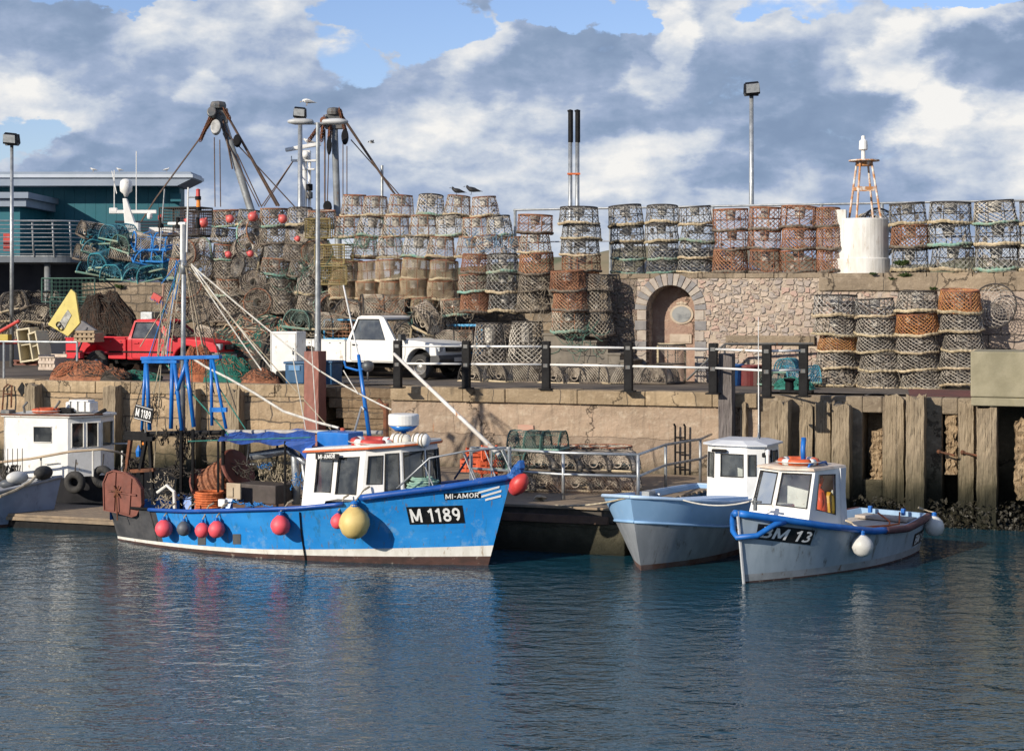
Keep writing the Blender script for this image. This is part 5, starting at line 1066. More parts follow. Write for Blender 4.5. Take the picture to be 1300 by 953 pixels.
derrick('leaning grey trawler derrick hung with chains beside the teal building',60,(277,134),(318,265),11,[(268,158,199,252,.03),(199,252,180,282,.03),(291,150,355,262,.045),(289,146,352,262,.03),(280,160,375,263,.022),(273,175,274,263,.02),(280,178,281,263,.02),(284,170,330,263,.02),(302,196,333,263,.022),(333,262,372,206,.02),(284,152,296,215,.03)],[(272,142,256,178),(274,146,262,165),(286,140,293,152)],[(276,163,13,20,pm('pale_block',(.5,.5,.48),(.3,.3,.28),6,.5)),(303,180,10,16,black),(271,144,12,14,steeld)])
derrick('upright grey trawler derrick with black pulley blocks behind the street lamp',60,(424,142),(428,265),10,[(434,146,500,245,.035),(437,152,504,250,.03),(432,146,497,242,.02),(413,165,413,263,.03),(418,190,416,263,.02),(436,180,436,263,.018),(441,186,441,263,.018),(446,178,520,262,.02)],[(412,150,409,178),(420,160,418,190),(432,140,440,170),(408,158,394,178)],[(439,175,9,20,black),(419,186,6,24,black),(417,263,11,14,black),(412,155,9,10,rustm)])
# white radar scanner mast
d=62; t=thing('radar_mast','white scanner mast with lamps between the street lamp and the derrick','radar mast',(kx(386,d),d,0),0); X=kx(386,d); Z=lambda py:kz(py,d); Xo=lambda px:kx(px,d)-X
for px,p1,r_ in((386,193,.11),(393,206,.06)): m=MB(); m.bar((Xo(px),0,0),(Xo(px),0,Z(p1)),r_,10); m.build('mast_tube',white,t,smooth=True)
m=MB(); m.beam((Xo(363),-.15,Z(191)),(Xo(408),-.15,Z(183)),.18,.14); m.build('scanner_bar',white,t,bev=.03); m=MB(); m.box((Xo(387),0,Z(197)),(.42,.3,.34)); m.sphere((Xo(389),-.16,Z(197)),.14,12,8); m.build('scanner_gearbox',white,t,bev=.03)
m=MB(); m.box((Xo(388),0,Z(204)),(.95,.25,.07)); m.box((Xo(390),0,Z(215)),(.55,.25,.06)); m.build('platform',white,t)
for py in(238,248): m=MB(); m.lathe([(.10,-.12),(.12,-.1),(.12,.1),(.10,.12)],12,(Xo(393),-.05,Z(py))); m.build('mast_lamp',black if py<245 else steeld,t)
for px,py,r_ in((370,204,.04),(398,210,.04)): m=MB(); m.bar((Xo(px),0,Z(205)),(Xo(px),0,Z(py-6)),.02,5); m.build('aerial',white,t)
m=MB(); m.bar((Xo(372),0,Z(205)),(Xo(335),0,Z(262)),.02,5); m.build('wire_stay',wire,t)
# ---------------------------------------------------------------- birds
gw=pm('gull_white',(.72,.72,.70),(.62,.62,.60),20,.8); gg=pm('gull_grey',(.34,.35,.37),(.26,.27,.28),20,.8); gb=pm('crow_black',(.010,.010,.012),(.018,.018,.02),20,.6); gy=pm('beak_yellow',(.6,.38,.05),(.5,.3,.04),9,.6)
def bird(name,label,loc,face,s_,mats,group,down=0):
    """one continuous skinned body with a tapering tail, wings folded, legs and beak as children"""
    t=thing(name,label,'bird',loc,face,group)
    pts=[((-.27,0,.11),.020),((-.17,0,.135),.045),((-.05,0,.16),.082),((.07,0,.18),.088),((.15,0,.225-down*.3),.058),((.19,0,.275-down),.048),((.225,0,.285-down*1.15),.040)]
    m=MB(); M=Matrix.Rotation(R(90),3,'Y'); n=14; vs=[]
    dense=[]
    for i in range(len(pts)-1):
        for q in range(3): f=q/3; dense.append((V(*pts[i][0]).lerp(V(*pts[i+1][0]),f),pts[i][1]*(1-f)+pts[i+1][1]*f))
    dense.append((V(*pts[-1][0]),.018)); m.tube([p*s_ for p,r in dense],[r*s_ for p,r in dense],n); m.build('body',mats[0],t,smooth=True)
    for sg in(-1,1):
        m=MB(); W_=[(.12,.075,.19),(.02,.098,.205),(-.10,.085,.18),(-.24,.05,.135),(-.35,.02,.105)]; lo=[(.10,.078,.14),(.0,.092,.12),(-.12,.075,.11),(-.24,.045,.105),(-.35,.018,.098)]
        vs=[V(x,sg*y,z)*s_ for x,y,z in W_]+[V(x,sg*y,z)*s_ for x,y,z in lo]+[V(x,sg*(y+.012),z)*s_ for x,y,z in W_]+[V(x,sg*(y+.010),z)*s_ for x,y,z in lo]
        fs=[]; 
        for i in range(4): fs+=[(10+i,11+i,16+i,15+i),(i,i+1,6+i,5+i),(i,i+1,11+i,10+i),(5+i,6+i,16+i,15+i)]
        m.add(vs,fs); m.build('wing',mats[1],t,smooth=False)
        m=MB(); m.tube([V(.03,sg*.035,.10)*s_,V(.045,sg*.035,.05)*s_,V(.035,sg*.035,.006)*s_],.007*s_,5); 
        for a in(-.5,0,.5): m.bar(V(.035,sg*.035,.006)*s_,V(.035+.05*math.cos(a),sg*.035+.05*math.sin(a),.004)*s_,.005*s_,4)
        m.build('leg',mats[2],t)
        m=MB(); m.sphere(V(.20,sg*.040,.287-down*1.05)*s_,.007*s_,6,4); m.build('eye',black,t)
    m=MB(); h=V(.255,0,.278-down*1.25)*s_; m.bar(h,h+V(.065,0,-.012-.3*down)*s_,.016*s_,6,.004*s_); m.build('beak',mats[3],t)
    return t
def wz(px,py,d): return at(px,py,d)
bird('gull','grey backed gull bending its head down on top of the floodlight',at(391,134,57.9),PI,.86,(gw,gg,gy,gy),'gulls around the harbour',.10)
bird('gull','gull standing on the white radar scanner behind the lamp',at(392,184,61.8),PI,.8,(gw,gg,gy,gy),'gulls around the harbour',.02)
for px,py,f,lb in((119,223,PI,'leftmost gull on the roof of the teal building'),(152,224,PI,'second gull on the teal building roof, above the radar dome'),(211,223,.2,'gull on the roof edge near the right corner of the teal building')): bird('gull',lb,(kx(px,65),65,2.7+zr*0+kz(238,db)-2.7+.52),f,.50,(gw,gg,gy,gy),'gulls around the harbour')
bird('crow','left crow sitting on the top row of pots',at(581,248,46.3),PI,.72,(gb,gb,gb,gb),'crows on the pots'); bird('crow','right crow standing taller on the top row of pots, facing left',at(600,247,46.3),PI,.78,(gb,gb,gb,gb),'crows on the pots')
t=thing('gull','distant gull gliding in the sky right of the upright derrick','bird',at(472,181,75),.3,'gulls around the harbour'); m=MB(); m.sphere((0,0,0),(.13,.04,.04),10,6); m.build('body',gw,t,smooth=True)
for sg in(-1,1): m=MB(); m.add([V(.08,0,.02),V(-.08,0,.02),V(-.10,sg*.25,.07),V(.04,sg*.25,.08),V(-.08,sg*.45,.02),V(.08,0,.045),V(-.08,0,.04),V(-.10,sg*.25,.085),V(.04,sg*.25,.095)],[(0,1,2,3),(3,2,4),(5,6,7,8),(8,7,4),(0,3,8,5),(1,2,7,6)]); m.build('wing',gg,t)
# ---------------------------------------------------------------- boats
def plan(t,p,sw,t0):
    return 1-(1-sw)*((t0-t)/t0)**2 if t<t0 else max(0,1-((t-t0)/(1-t0))**p)
class Hull:
    def __init__(s,loc,ang,L,B,zb,sheer,rake,srake=0,t0=.42,p=2.3,pw=1.6,sw=.8,wl=.84,flare=1.0):
        s.L,s.B,s.zb,s.sheer,s.rake,s.srake,s.t0,s.p,s.pw,s.sw,s.wl,s.fl=L,B,zb,sheer,rake,srake,t0,p,pw,sw,wl,flare
        s.o=V(*loc,0); s.a=ang; s.f=V(math.cos(ang),math.sin(ang),0); s.l=V(-s.f.y,s.f.x,0)
    def xs(s,z): return -s.srake*max(z,-.2)
    def xb(s,z): return s.L+s.rake*(z if z>0 else z*.9)
    def pt(s,t,z,side=-1):
        zs=s.sheer(t); q=min(1,max(0,z/zs))**s.fl; y=s.B*(plan(t,s.pw,s.sw*.92,s.t0)*s.wl*(1-q)+plan(t,s.p,s.sw,s.t0)*q)
        if z<0: y*=max(0,1-(z/s.zb)**2*.55)
        return V(s.xs(z)+(s.xb(z)-s.xs(z))*t,side*y,z)
    def y(s,x,z):
        t=min(1,max(0,(x-s.xs(z))/(s.xb(z)-s.xs(z)))); return abs(s.pt(t,z).y)
    def w(s,p): return s.o+s.f*p[0]+s.l*p[1]+V(0,0,p[2])
    def px(s,p): q=s.w(p); return (CX+F*q.x/q.y, HY+(CZ-q.z)*F/q.y)
    def loc(s,px,py,yl):   # local point on the plane y=yl seen at the photo point
        kx_,kz_=(px-CX)/F,-(py-HY)/F; # X=kx*Y ; Z=CZ+kz*Y
        a=s.l.x*kx_+s.l.y; b=s.o.x*s.l.x+s.o.y*s.l.y+yl; Y=b/a; P=V(kx_*Y,Y,CZ+kz_*Y)-s.o; return V(P.dot(s.f),yl,P.z)
    def on(s,px,py,off=.0,side=-1):  # point of the side surface seen at the photo point
        p=V(s.L/2,side*s.B,.5)
        for _ in range(14):
            yl=side*(s.y(p.x,p.z)+off); p=s.loc(px,py,yl)
        return p
    def build(s,root,mats,bands,nt=34,xm=None,name='hull'):
        """bands: list of (height function z(t), material index above it), bottom first"""
        m=MB(); zs=[b[0] for b in bands]+[s.sheer]; rows=[]
        sub=[]
        for i in range(len(zs)-1):
            n=4 if i in(0,len(zs)-2) else 1
            for k in range(n): sub.append((zs[i],zs[i+1],k/n,bands[i][1]))
        for side in(-1,1):
            vs=[];
            lv=sub+[(s.sheer,s.sheer,0,0)]
            for a,b,f,_ in lv:
                for j in range(nt+1): t=j/nt; z=a(t)*(1-f)+b(t)*f; vs.append(s.pt(t,z,side))
            o=len(m.v); m.v+=[tuple(v) for v in vs]
            for r,(a,b,f,mi) in enumerate(sub):
                for j in range(nt):
                    q=(o+r*(nt+1)+j,o+r*(nt+1)+j+1,o+(r+1)*(nt+1)+j+1,o+(r+1)*(nt+1)+j); m.f.append(q); m.m.append(xm(j/nt,mi) if xm else mi)
        # transom
        for r,(a,b,f,mi) in enumerate(sub):
            f2=(r+1<len(sub)) and sub[r+1] or None
            z0=a(0)*(1-f)+b(0)*f; z1=(f2[0](0)*(1-f2[2])+f2[1](0)*f2[2]) if f2 else s.sheer(0)
            m.mi=xm(0,mi) if xm else mi; m.quad(s.pt(0,z0,-1),s.pt(0,z0,1),s.pt(0,z1,1),s.pt(0,z1,-1))
        o=m.build(name,mats,root,smooth=True); 
        md=o.modifiers.new('edge','EDGE_SPLIT'); md.split_angle=R(38); return o
    def deck(s,root,z,mat,t0=.0,t1=1,ins=.05,name='deck',n=24):
        m=MB(); L_=[];
        for j in range(n+1):
            t=t0+(t1-t0)*j/n; zz=z(t) if callable(z) else z; p=s.pt(t,min(zz,s.sheer(t)-.01),-1); yy=max(0,-p.y-ins); L_.append((p.x,yy,zz))
        for j in range(n):
            a,b=L_[j],L_[j+1]; m.quad((a[0],-a[1],a[2]),(b[0],-b[1],b[2]),(b[0],b[1],b[2]),(a[0],a[1],a[2]))
        return m.build(name,mat,root)
    def inner(s,root,z,mat,t0=0,t1=.97,th=.06,name='bulwark_inside',n=26):
        m=MB()
        for side in(-1,1):
            for j in range(n):
                q=[]
                for t in(t0+(t1-t0)*j/n,t0+(t1-t0)*(j+1)/n):
                    p=s.pt(t,s.sheer(t),side); zd=z(t) if callable(z) else z; q.append((V(p.x,p.y,p.z),V(p.x,side*max(0,abs(p.y)-th),p.z),V(p.x,side*max(0,min(abs(p.y),s.y(p.x,zd))-th),zd)))
                m.quad(q[0][0],q[1][0],q[1][1],q[0][1]); m.quad(q[0][1],q[1][1],q[1][2],q[0][2])
        p=s.pt(0,s.sheer(0),1); zz=z(0) if callable(z) else z
        m.quad((p.x,-p.y,p.z),(p.x,p.y,p.z),(p.x+th,p.y,p.z),(p.x+th,-p.y,p.z)); m.quad((p.x+th,-p.y,p.z),(p.x+th,p.y,p.z),(p.x+th,p.y,zz),(p.x+th,-p.y,zz))
        return m.build(name,mat,root)
    def rail(s,root,zf,r,mat,t0=0,t1=1,off=.01,name='rub_rail',sides=(-1,1),n=30,flat=1,stern=True):
        m=MB()
        for side in sides:
            pts=[]
            for j in range(n+1): t=t0+(t1-t0)*j/n; z=zf(t); p=s.pt(t,z,side); pts.append((p.x,p.y+side*off,p.z))
            m.tube(pts,r,6)
        if stern and t0==0: a=s.pt(0,zf(0),-1);b=s.pt(0,zf(0),1); m.bar(a,b,r,6)
        return m.build(name,mat,root,smooth=True)
    def text(s,root,txt,c,size,mat,back=None,pad=.06,off=.012,bold=.012,shear=0,side=-1,name='registration_text',slope=0,w=None,h=None,spacing=1):
        """lettering laid along the hull side around local point c (x,z)"""
        vs,fs=text_mb(txt,size,bold,shear,spacing); x0=min(v[0] for v in vs);x1=max(v[0] for v in vs);y0=min(v[1] for v in vs);y1=max(v[1] for v in vs)
        sg=1 if side<0 else -1
        sx=(w/(x1-x0)) if w else 1; sy=(h/(y1-y0)) if h else 1
        def mp(x,y,o): X=c[0]+sg*x; Z=c[1]+y+slope*x; return V(X,side*(s.y(X,Z)+o),Z)
        par=root
        if back:
            hw=(x1-x0)/2*sx+pad; hh=(y1-y0)/2*sy+pad*.8; m=MB(); n=14; g=[]
            for j in range(3):
                for i in range(n+1): g.append(mp(-hw+2*hw*i/n,-hh+hh*j,off*.6))
            m.add(g,[(j*(n+1)+i,j*(n+1)+i+1,(j+1)*(n+1)+i+1,(j+1)*(n+1)+i) for j in range(2) for i in range(n)]); par=m.build('name_board' if 'name' in name else 'number_board',back,root)
        m=MB(); cx,cy=(x0+x1)/2,(y0+y1)/2; m.add([mp((x-cx)*sx,(y-cy)*sy,off*1.3+.004+(k//4%5)*.0006) for k,(x,y) in enumerate(vs)],fs); return m.build(name,mat,par)
def fender(hull,px,py,r,mat,label,cat='fender',ropemat=None,top=None,rs=1.0,side=-1,group=None,neck=None,name='ball_fender'):
    p=hull.on(px,py,r*1.0,side); w_=hull.w(p); t=thing(name,label,cat,w_,hull.a,group); m=MB()
    m.lathe([(.001,-r*rs),(r*.45,-r*rs*.9),(r*.80,-r*rs*.62),(r,-r*.1),(r*.97,r*.25),(r*.80,r*.62),(r*.50,r*.90),(r*.26,r*1.08),(r*.18,r*1.25),(r*.18,r*1.4),(.001,r*1.42)],22); m.v=[tuple(V(*v)*(1+.05*mn.noise(V(*v)*5+V(px,0,0)))) for v in m.v]; m.build('ball',mat,t,smooth=True)
    m=MB(); m.ring((0,0,r*1.28),r*.2,r*.07,10,5); m.lathe([(r*.32,r*1.02),(r*.22,r*1.2),(r*.2,r*1.42),(.001,r*1.45)],10); m.build('neck_cap',neck or bluep,t,smooth=True)
    tp=V(p.x+.03,side*(hull.y(p.x,p.z)-.0),hull.sheer(min(1,max(0,p.x/hull.L)))+.06)-p; m=MB(); m.tube(P2((0,0,r*1.4),tp,5,0,.01),.014,5); m.tube([tp,tp+V(.02,-side*.12,.04)],.02,5); m.build('lanyard',ropemat or ropecream,t)
    return t
def ringbuoy(parent,c,Rr,r,mats,M=None,name='lifebuoy'):
    m=MB(); c=V(*c); n=32; pts=[]
    m2=MB()
    pts=[c+((M@V(Rr*math.cos(2*PI*k/n),Rr*math.sin(2*PI*k/n),0)) if M else V(Rr*math.cos(2*PI*k/n),Rr*math.sin(2*PI*k/n),0)) for k in range(n)]
    for seg in range(4):
        for part,(a,b,mi) in enumerate(((0,6,0),(6,8,1))):
            m.mi=mi; m.tube([pts[(seg*8+q)%n] for q in range(a,b+1)],r,8)
    o=m.build(name,mats,parent,smooth=True); m=MB()
    for seg in range(4):
        q=[pts[(seg*8+7+k)%n] for k in range(0,9)]; cc=c; m.tube([cc+(p-cc)*(1+(r*1.15+.02*math.sin(PI*i/8))/Rr) for i,p in enumerate(q)],.008,4)
    m.build('grab_line',ropewhite,o); return o
def facet_house(root,poly,z0,z1f,taper,mat,holes,gl,th=.05,frm=None,name='wheelhouse',face=None):
    """walls from a plan polygon (counter clockwise), roof height z1f(x,y); holes: {side index: [(u0,u1,v0,v1)..]}"""
    n=len(poly); cx=sum(p[0] for p in poly)/n; lo=[V(p[0],p[1],z0(p[0]) if callable(z0) else z0) for p in poly]; hi=[]
    for p in poly: x=p[0]+(taper[0] if p[0]>cx else taper[1]); y=p[1]*taper[2]; hi.append(V(x,y,z1f(x)))
    m=MB(); W_=[]
    for i in range(n):
        j=(i+1)%n; hs=holes.get(i,[]); m.panel(lo[i],lo[j],hi[j],hi[i],hs,th); W_+=[(lo[i],lo[j],hi[j],hi[i],h) for h in hs]
    o=m.build(name,mat,root)
    for a,b,c,d,h in W_: pane(root,a,b,c,d,h,'window',gl,th*.5,.016,frm)
    return lo,hi,o
# ============ the big blue boat
deckm=pm('worn_deck_paint',(.10,.13,.16),(.16,.13,.10),3,.8,0,.3,dirt=(.2,.1,.05),dirtamt=.4)
hb,nt,b=nodes('blue_hull_paint'); N=NT(nt); o=N.obj(); z=N.sep(o)[2]
col=N.mix(N.mr(N.noise(N.mapv(o,(1,1,1)),1.2,6,.6),.35,.7),(.015,.23,.64),(.035,.29,.72))
col=N.mix(N.mr(N.noise(N.mapv(o,(5,5,.35)),1.5,6,.65),.54,.70,0,.55),col,(.03,.13,.20)); col=N.mix(N.mr(N.noise(N.mapv(o,(9,9,.3),(3,3,0)),1.7,5,.6),.60,.70,0,.75),col,(.15,.12,.08))
col=N.mix(N.mr(N.noise(N.mapv(o,(2,2,2),(1,5,0)),1.6,7,.7),.56,.68,0,.5),col,(.20,.38,.60))
N.l(col,b.inputs['Base Color']); b.inputs['Roughness'].default_value=.38; N.l(N.bump(N.noise(N.mapv(o,(1,1,2.2)),2.0,3,.5),.25,.05),b.inputs['Normal'])
hw=pm('hull_white_band',(.78,.77,.72),(.66,.64,.58),3,.5,0,.05,dirt=(.32,.22,.13),dirtamt=.35,st=(2,2,.6)); hbrown=pm('antifouling_brown',(.085,.04,.032),(.05,.028,.024),4,.85,0,.3,dirt=(.28,.24,.20),dirtamt=.3,st=(1,1,2)); hblack=pm('tarred_black_plate',(.045,.047,.052),(.08,.08,.085),3,.6,0,.2,dirt=(.13,.12,.12),dirtamt=.45)
def lerpf(pts):
    def f(t):
        for (a,x),(b,y) in zip(pts,pts[1:]):
            if t<=b: s_=(t-a)/(b-a); return x+(y-x)*s_
        return pts[-1][1]
    return f
A1=R(-30); bow=V(-.43,31.3); L1=8.1; st=bow-V(math.cos(A1),math.sin(A1))*L1
B1=Hull((st.x,st.y),A1,L1,1.62,-.5,lerpf([(0,.72),(.12,.75),(.30,.82),(.60,1.03),(.72,1.16),(.735,1.28),(.9,1.50),(1,1.66)]),.38,.12,t0=.40,p=2.6,pw=1.7,sw=.66,wl=.86,flare=1.3)
B1.rake=.30
r1=thing('fishing_boat','big blue fishing boat with white wheelhouse and orange roof edge, moored along the landing','fishing boat',(st.x,st.y,0),A1)
B1.build(r1,[hb,hw,hbrown,hblack],[(lambda t:-.5,2),(lerpf([(0,.03),(.5,.08),(1,.17)]),1),(lerpf([(0,.08),(.5,.17),(1,.37)]),0)],nt=42,xm=lambda t,mi:3 if (t<.17 and mi==0) else mi)
B1.deck(r1,lambda t:.42 if t<.64 else 1.15,deckm,.0,.985,.06); B1.inner(r1,.42,bluep,0,.66,.07); 
B1.deck(r1,lambda t:B1.sheer(t)-.10,bluep,.66,.985,.05,'foredeck')
bdk=pm('blue_rail_paint',(.012,.085,.36),(.010,.07,.30),3,.4,0,.1,dirt=(.25,.22,.18),dirtamt=.15)
B1.rail(r1,lambda t:B1.sheer(t)-.02,.04,bdk,.17,.70,.015,'rub_rail'); B1.rail(r1,lambda t:B1.sheer(t)-.01,.03,black,.0,.17,.01,'stern_rail'); B1.rail(r1,lambda t:B1.sheer(t)-.045,.065,bdk,.735,1,.02,'bow_rail_moulding',stern=False)
m=MB(); m.tube([B1.pt(.17,z_)+V(0,-.008,0) for z_ in(.12,.3,.5,.72)],.012,4); m.build('plate_seam',steeld,r1)
for x_ in(387,): 
    m=MB(); p0=B1.on(388,712,.008); m.tube([B1.on(p_,q_,.012) for p_,q_ in((380.5,650),(382,670),(384.5,690),(388,711))],.016,5); m.build('cable_strake',black,r1)
for px_,py_ in((256,685),(300.5,684)):
    c=B1.on(px_,py_,.0); m=MB(); g=[B1.on(px_+a*5,py_+b_*6.5,.01) for a,b_ in((-1,1),(1,1),(1,-1),(-1,-1))]; m.quad(*g); m.build('hull_patch',pm('dark_patch',(.06,.07,.08),(.1,.1,.1),5,.6),r1)
blk=pm('sign_black',(.006,.006,.007),(.01,.01,.01),5,.4); wl_=pm('sign_white',(.85,.85,.83),(.8,.8,.78),5,.4)
c=B1.on(553,653.5); kk=31.3/F
B1.text(r1,'M 1189',(c.x,c.z),.30,wl_,blk,.05,bold=.003,slope=.04,w=.80,h=.25)
c=B1.on(587,629); B1.text(r1,'MI-AMOR',(c.x,c.z),.11,wl_,blk,.02,name='boat_name_text',bold=.0015,shear=.15,slope=.06,w=.52,h=.09)
m=MB()
for i,(a,b_,c_,d_) in enumerate(((607,624,634,616.5),(611,629,636.5,621.5),(616,633,636,628))):
    P=[B1.on(x_,y_,.012) for x_,y_ in((a,b_),(c_,d_),(c_,d_+2.6),(a,b_+2.6))]; q=[P[0].lerp(P[1],.5),P[3].lerp(P[2],.5)]; q=[V(v.x,-(B1.y(v.x,v.z)+.012),v.z) for v in q]; m.quad(P[0],q[0],q[1],P[3]); m.quad(q[0],P[1],P[2],q[1])
m.build('bow_stripe',wl_,r1)
# wheelhouse
wz0=.75; roofz=lambda x:1.96+(x-4.7)*.085
plan1=[(4.65,-1.02),(5.98,-1.02),(6.72,-.66),(6.98,-.22),(6.98,.22),(6.72,.66),(5.98,1.02),(4.65,1.02)]
g1=glass('house_glass',(.30,.34,.34),.10)
v0,v1=.50,.90
lo,hi,_=facet_house(r1,plan1,wz0,roofz,(-.10,.10,.93),white,{0:[(.20,.47,.40,.90),(.56,.90,.38,.90)],1:[(.10,.48,.52,.90),(.56,.92,.42,.92)],2:[(.08,.92,.46,.92)],3:[(.06,.94,.46,.92)],4:[(.08,.92,.46,.92)],5:[(.1,.45,.46,.92),(.55,.92,.46,.92)],6:[(.2,.8,.4,.9)]},g1)
m=MB(); rp_=[(v.x+(.10 if v.x>5.5 else -.06),v.y*1.07) for v in hi]
vs=[(x,y,roofz(x)-.005) for x,y in rp_]+[(x,y,roofz(x)+.035) for x,y in rp_]; n=8; m.add(vs,[tuple(range(7,-1,-1)),tuple(range(8,16))]+[(i,(i+1)%n,n+(i+1)%n,n+i) for i in range(n)]); rf=m.build('roof',orangep,r1,bev=.015)
m=MB(); vs=[(x*.995+.025,y*.96,roofz(x)+.037) for x,y in rp_]+[(x*.99+.05,y*.9,roofz(x)+.075) for x,y in rp_]; m.add(vs,[tuple(range(8,16))]+[(i,(i+1)%n,n+(i+1)%n,n+i) for i in range(n)]); m.build('roof_top',creamw,rf)
m=MB(); m.bb(4.8,6.6,-.1,.6,.8,1.25); m.box((5.2,-.5,1.2),(.5,.1,.9)); m.build('console',seatm,r1)
m=MB(); m.hexa([(4.95,-.93,1.18),(5.08,-.93,1.18),(5.08,-.86,1.18),(4.95,-.86,1.18)],[(4.98,-.93,1.80),(5.06,-.93,1.80),(5.06,-.86,1.80),(4.98,-.86,1.80)]); m.build('red_flag',redp,r1)
# name on the roof edge
p0=B1.loc(415,579.5,-1.065); vs,fs=text_mb('MI-AMOR',.10,.0008,.0); mm=MB(); mm.add([(p0.x+x*1.0,-1.075-(k//4%5)*.0006,p0.z-.035+y*.80+.085*x) for k,(x,y) in enumerate(vs)],fs); o=MB(); o.box((p0.x,-1.05,p0.z),(.52,.03,.12)); nb=o.build('name_board',blk,r1); mm.build('name_text',wl_,nb)
# roof gear
def L1p(px,py,yl=0): return B1.loc(px,py,yl)
p=L1p(512.5,532,0); k=31.6/F; m=MB(); m.lathe([(19.5*k,-8*k),(20*k,-6*k),(20*k,5*k),(19*k,7*k),(.001,7.5*k)],28,p); m.build('radar_cover',white,r1,smooth=False,bev=.02); m=MB(); m.lathe([(11*k,-15*k),(19*k,-8.2*k)],28,p); m.lathe([(.10,-16*k),(.10,-15*k)],12,p); m.bar(p+V(0,0,-16*k),V(p.x,0,2.05),.05,10); m.build('radar_base',bluep,r1,smooth=True)
p=L1p(534,558.5,-.3); m=MB(); Mx=Matrix.Rotation(R(90),3,'Y'); m.lathe([(.06,-.16),(.115,-.13),(.12,0),(.12,.12),(.08,.17),(.001,.175)],16,p,Mx); lr=m.build('liferaft_canister',white,r1,smooth=True); m=MB(); q=L1p(509,559,-.3); m.lathe([(.06,-.2),(.12,-.17),(.125,0),(.12,.15),(.06,.2)],16,q,Mx); 
lr2=m.build('liferaft_canister',creamw,r1,smooth=True)
for a_,b_ in((p,lr),(q,lr2)):
    m=MB()
    for dx in(-.09,.02,.09): m.ring(a_+V(dx,0,0),.128,.012,14,5,Mx)
    m.build('lashing',ropecream,b_)
for py_,y_ in((569,-.6),(561,-.55)):
    p=L1p(470,py_,y_); ringbuoy(r1,(p.x+.0,y_+.1,p.z),.36,.07,[redp,white],Matrix.Rotation(R(2),3,'Y'))
p=L1p(426,561,-.3); s_=31.8/F
m=MB(); m.box(p+V(0,.15,0),(48*s_*1.05,.5,26*s_)); m.build('roof_box',bluep,r1,bev=.02); m=MB(); m.box(p+V(-.30,-.2,-.16),(.28,.3,.14)); m.build('dark_box',black,r1)
p=L1p(435,552,.1); m=MB(); m.lathe([(.13,-.12),(.15,-.08),(.15,.0),(.10,.06),(.04,.08),(.05,.13),(.001,.14)],16,p); m.build('gas_bottle',pm('gas_bottle_orange',(.55,.12,.06),(.42,.09,.05),4,.5),r1,smooth=True)
a=L1p(470,562,.3); b_=L1p(455,450,.3); m=MB(); m.bar(a,b_,.045,10,.035); m.build('blue_mast',bluep,r1,smooth=True); m=MB(); q0=L1p(452,480,.3);
m.tube([L1p(437,458,.3),L1p(439,466,.3),L1p(454,470,.3),L1p(468,466,.3)],.022,6); m.build('mast_bracket',bluep,r1); c=L1p(467,466,.3); m=MB(); m.sphere(c+V(0,0,.02),(.12,.12,.11),12,8); m.bar(c,c+V(0,0,-.25),.02,6); m.build('searchlight',steeld,r1,smooth=True)
m=MB(); m.bar(L1p(455,452,.3),L1p(436,362,.3),.016,5); m.build('whip_antenna',white,r1); m=MB(); m.bar(L1p(450,548,.2),L1p(459,516,.2),.02,6); m.bar(L1p(459,516,.2),L1p(462,520,.2),.02,6); m.build('bracket',galv,r1)
p=L1p(490,520,.4); m=MB(); m.bar(V(p.x,.4,2.0),L1p(490,512,.4),.055,10); m.bar(L1p(490,520,.4),L1p(480,508,.4),.05,10); m.build('exhaust_pipe',rustm,r1)
# bow rail, spar, anchor cover
pts=[(552,616,-1),(557,600,-1),(572,588,-1),(600,580,-1),(632,573,-1)]
tops=[B1.on(px_,617-(px_-552)*.11,-.03) for px_ in(548,575,605,634)]
m=MB()
hts=[.05,.52,.56,.50]; pr=[]
for i,t_ in enumerate((.80,.86,.93,.995)):
    pr.append([B1.pt(t_,B1.sheer(t_)-.01,sd)*1+V(0,-sd*.07,h_) for sd,h_ in((-1,hts[i]),(1,hts[i]))])
for sd in(0,1):
    m.tube([q_[sd] for q_ in pr],.02,6)
m.bar(pr[3][0],pr[3][1],.02,6); m.build('bow_rail',galv,r1,smooth=True)
for i,t_ in enumerate((.86,.93,.995)):
    for sd in(-1,1): m=MB(); q_=B1.pt(t_,B1.sheer(t_)-.02,sd)+V(0,-sd*.07,0); m.bar(q_,q_+V(.0,0,hts[i+1]),.016,6); m.bar(q_+V(.1,0,0),q_+V(-.15,0,hts[i+1]-.03),.012,5); m.build('rail_post',galv,r1)
m=MB(); tip=B1.pt(1,B1.sheer(1),-1); a=L1p(634,577,0); b_=L1p(500,449,.9)
m=MB(); m.bar(a,b_,.045,8,.03); m.build('leaning_spar',pm('rusty_white_spar',(.70,.68,.64),(.62,.58,.52),3,.5,0,.05,dirt=(.33,.15,.06),dirtamt=.55),r1,smooth=True)
m=MB(); 
for i in range(7): m.box(tip+V(.02+.03*i,-.01+.02*math.sin(i*3),-.02+.035*i),(.16,.20-.012*i,.10),i*.4,i*.3)
m.build('anchor_cover',pm('blue_tarpaulin',(.012,.12,.42),(.01,.07,.26),8,.6,0,.4),r1,bev=.03)
gr=pm('pale_green_rope',(.30,.45,.36),(.16,.30,.25),9,.9,0,.3); m=MB(); p=B1.pt(.86,B1.sheer(.86),-1); 
for k_ in range(7): m.ring((p.x-.35+.06*math.sin(k_*2),p.y+.42,p.z-.06+.028*k_),.30-.02*k_,.02,18,5)
for k_ in range(5): m.tube([(p.x-.9+.14*k_+.05*i,p.y+.3+.06*math.sin(i+k_),p.z-.06+.02*math.sin(i*2)) for i in range(6)],.02,5)
m.build('mooring_rope_coil',gr,r1)
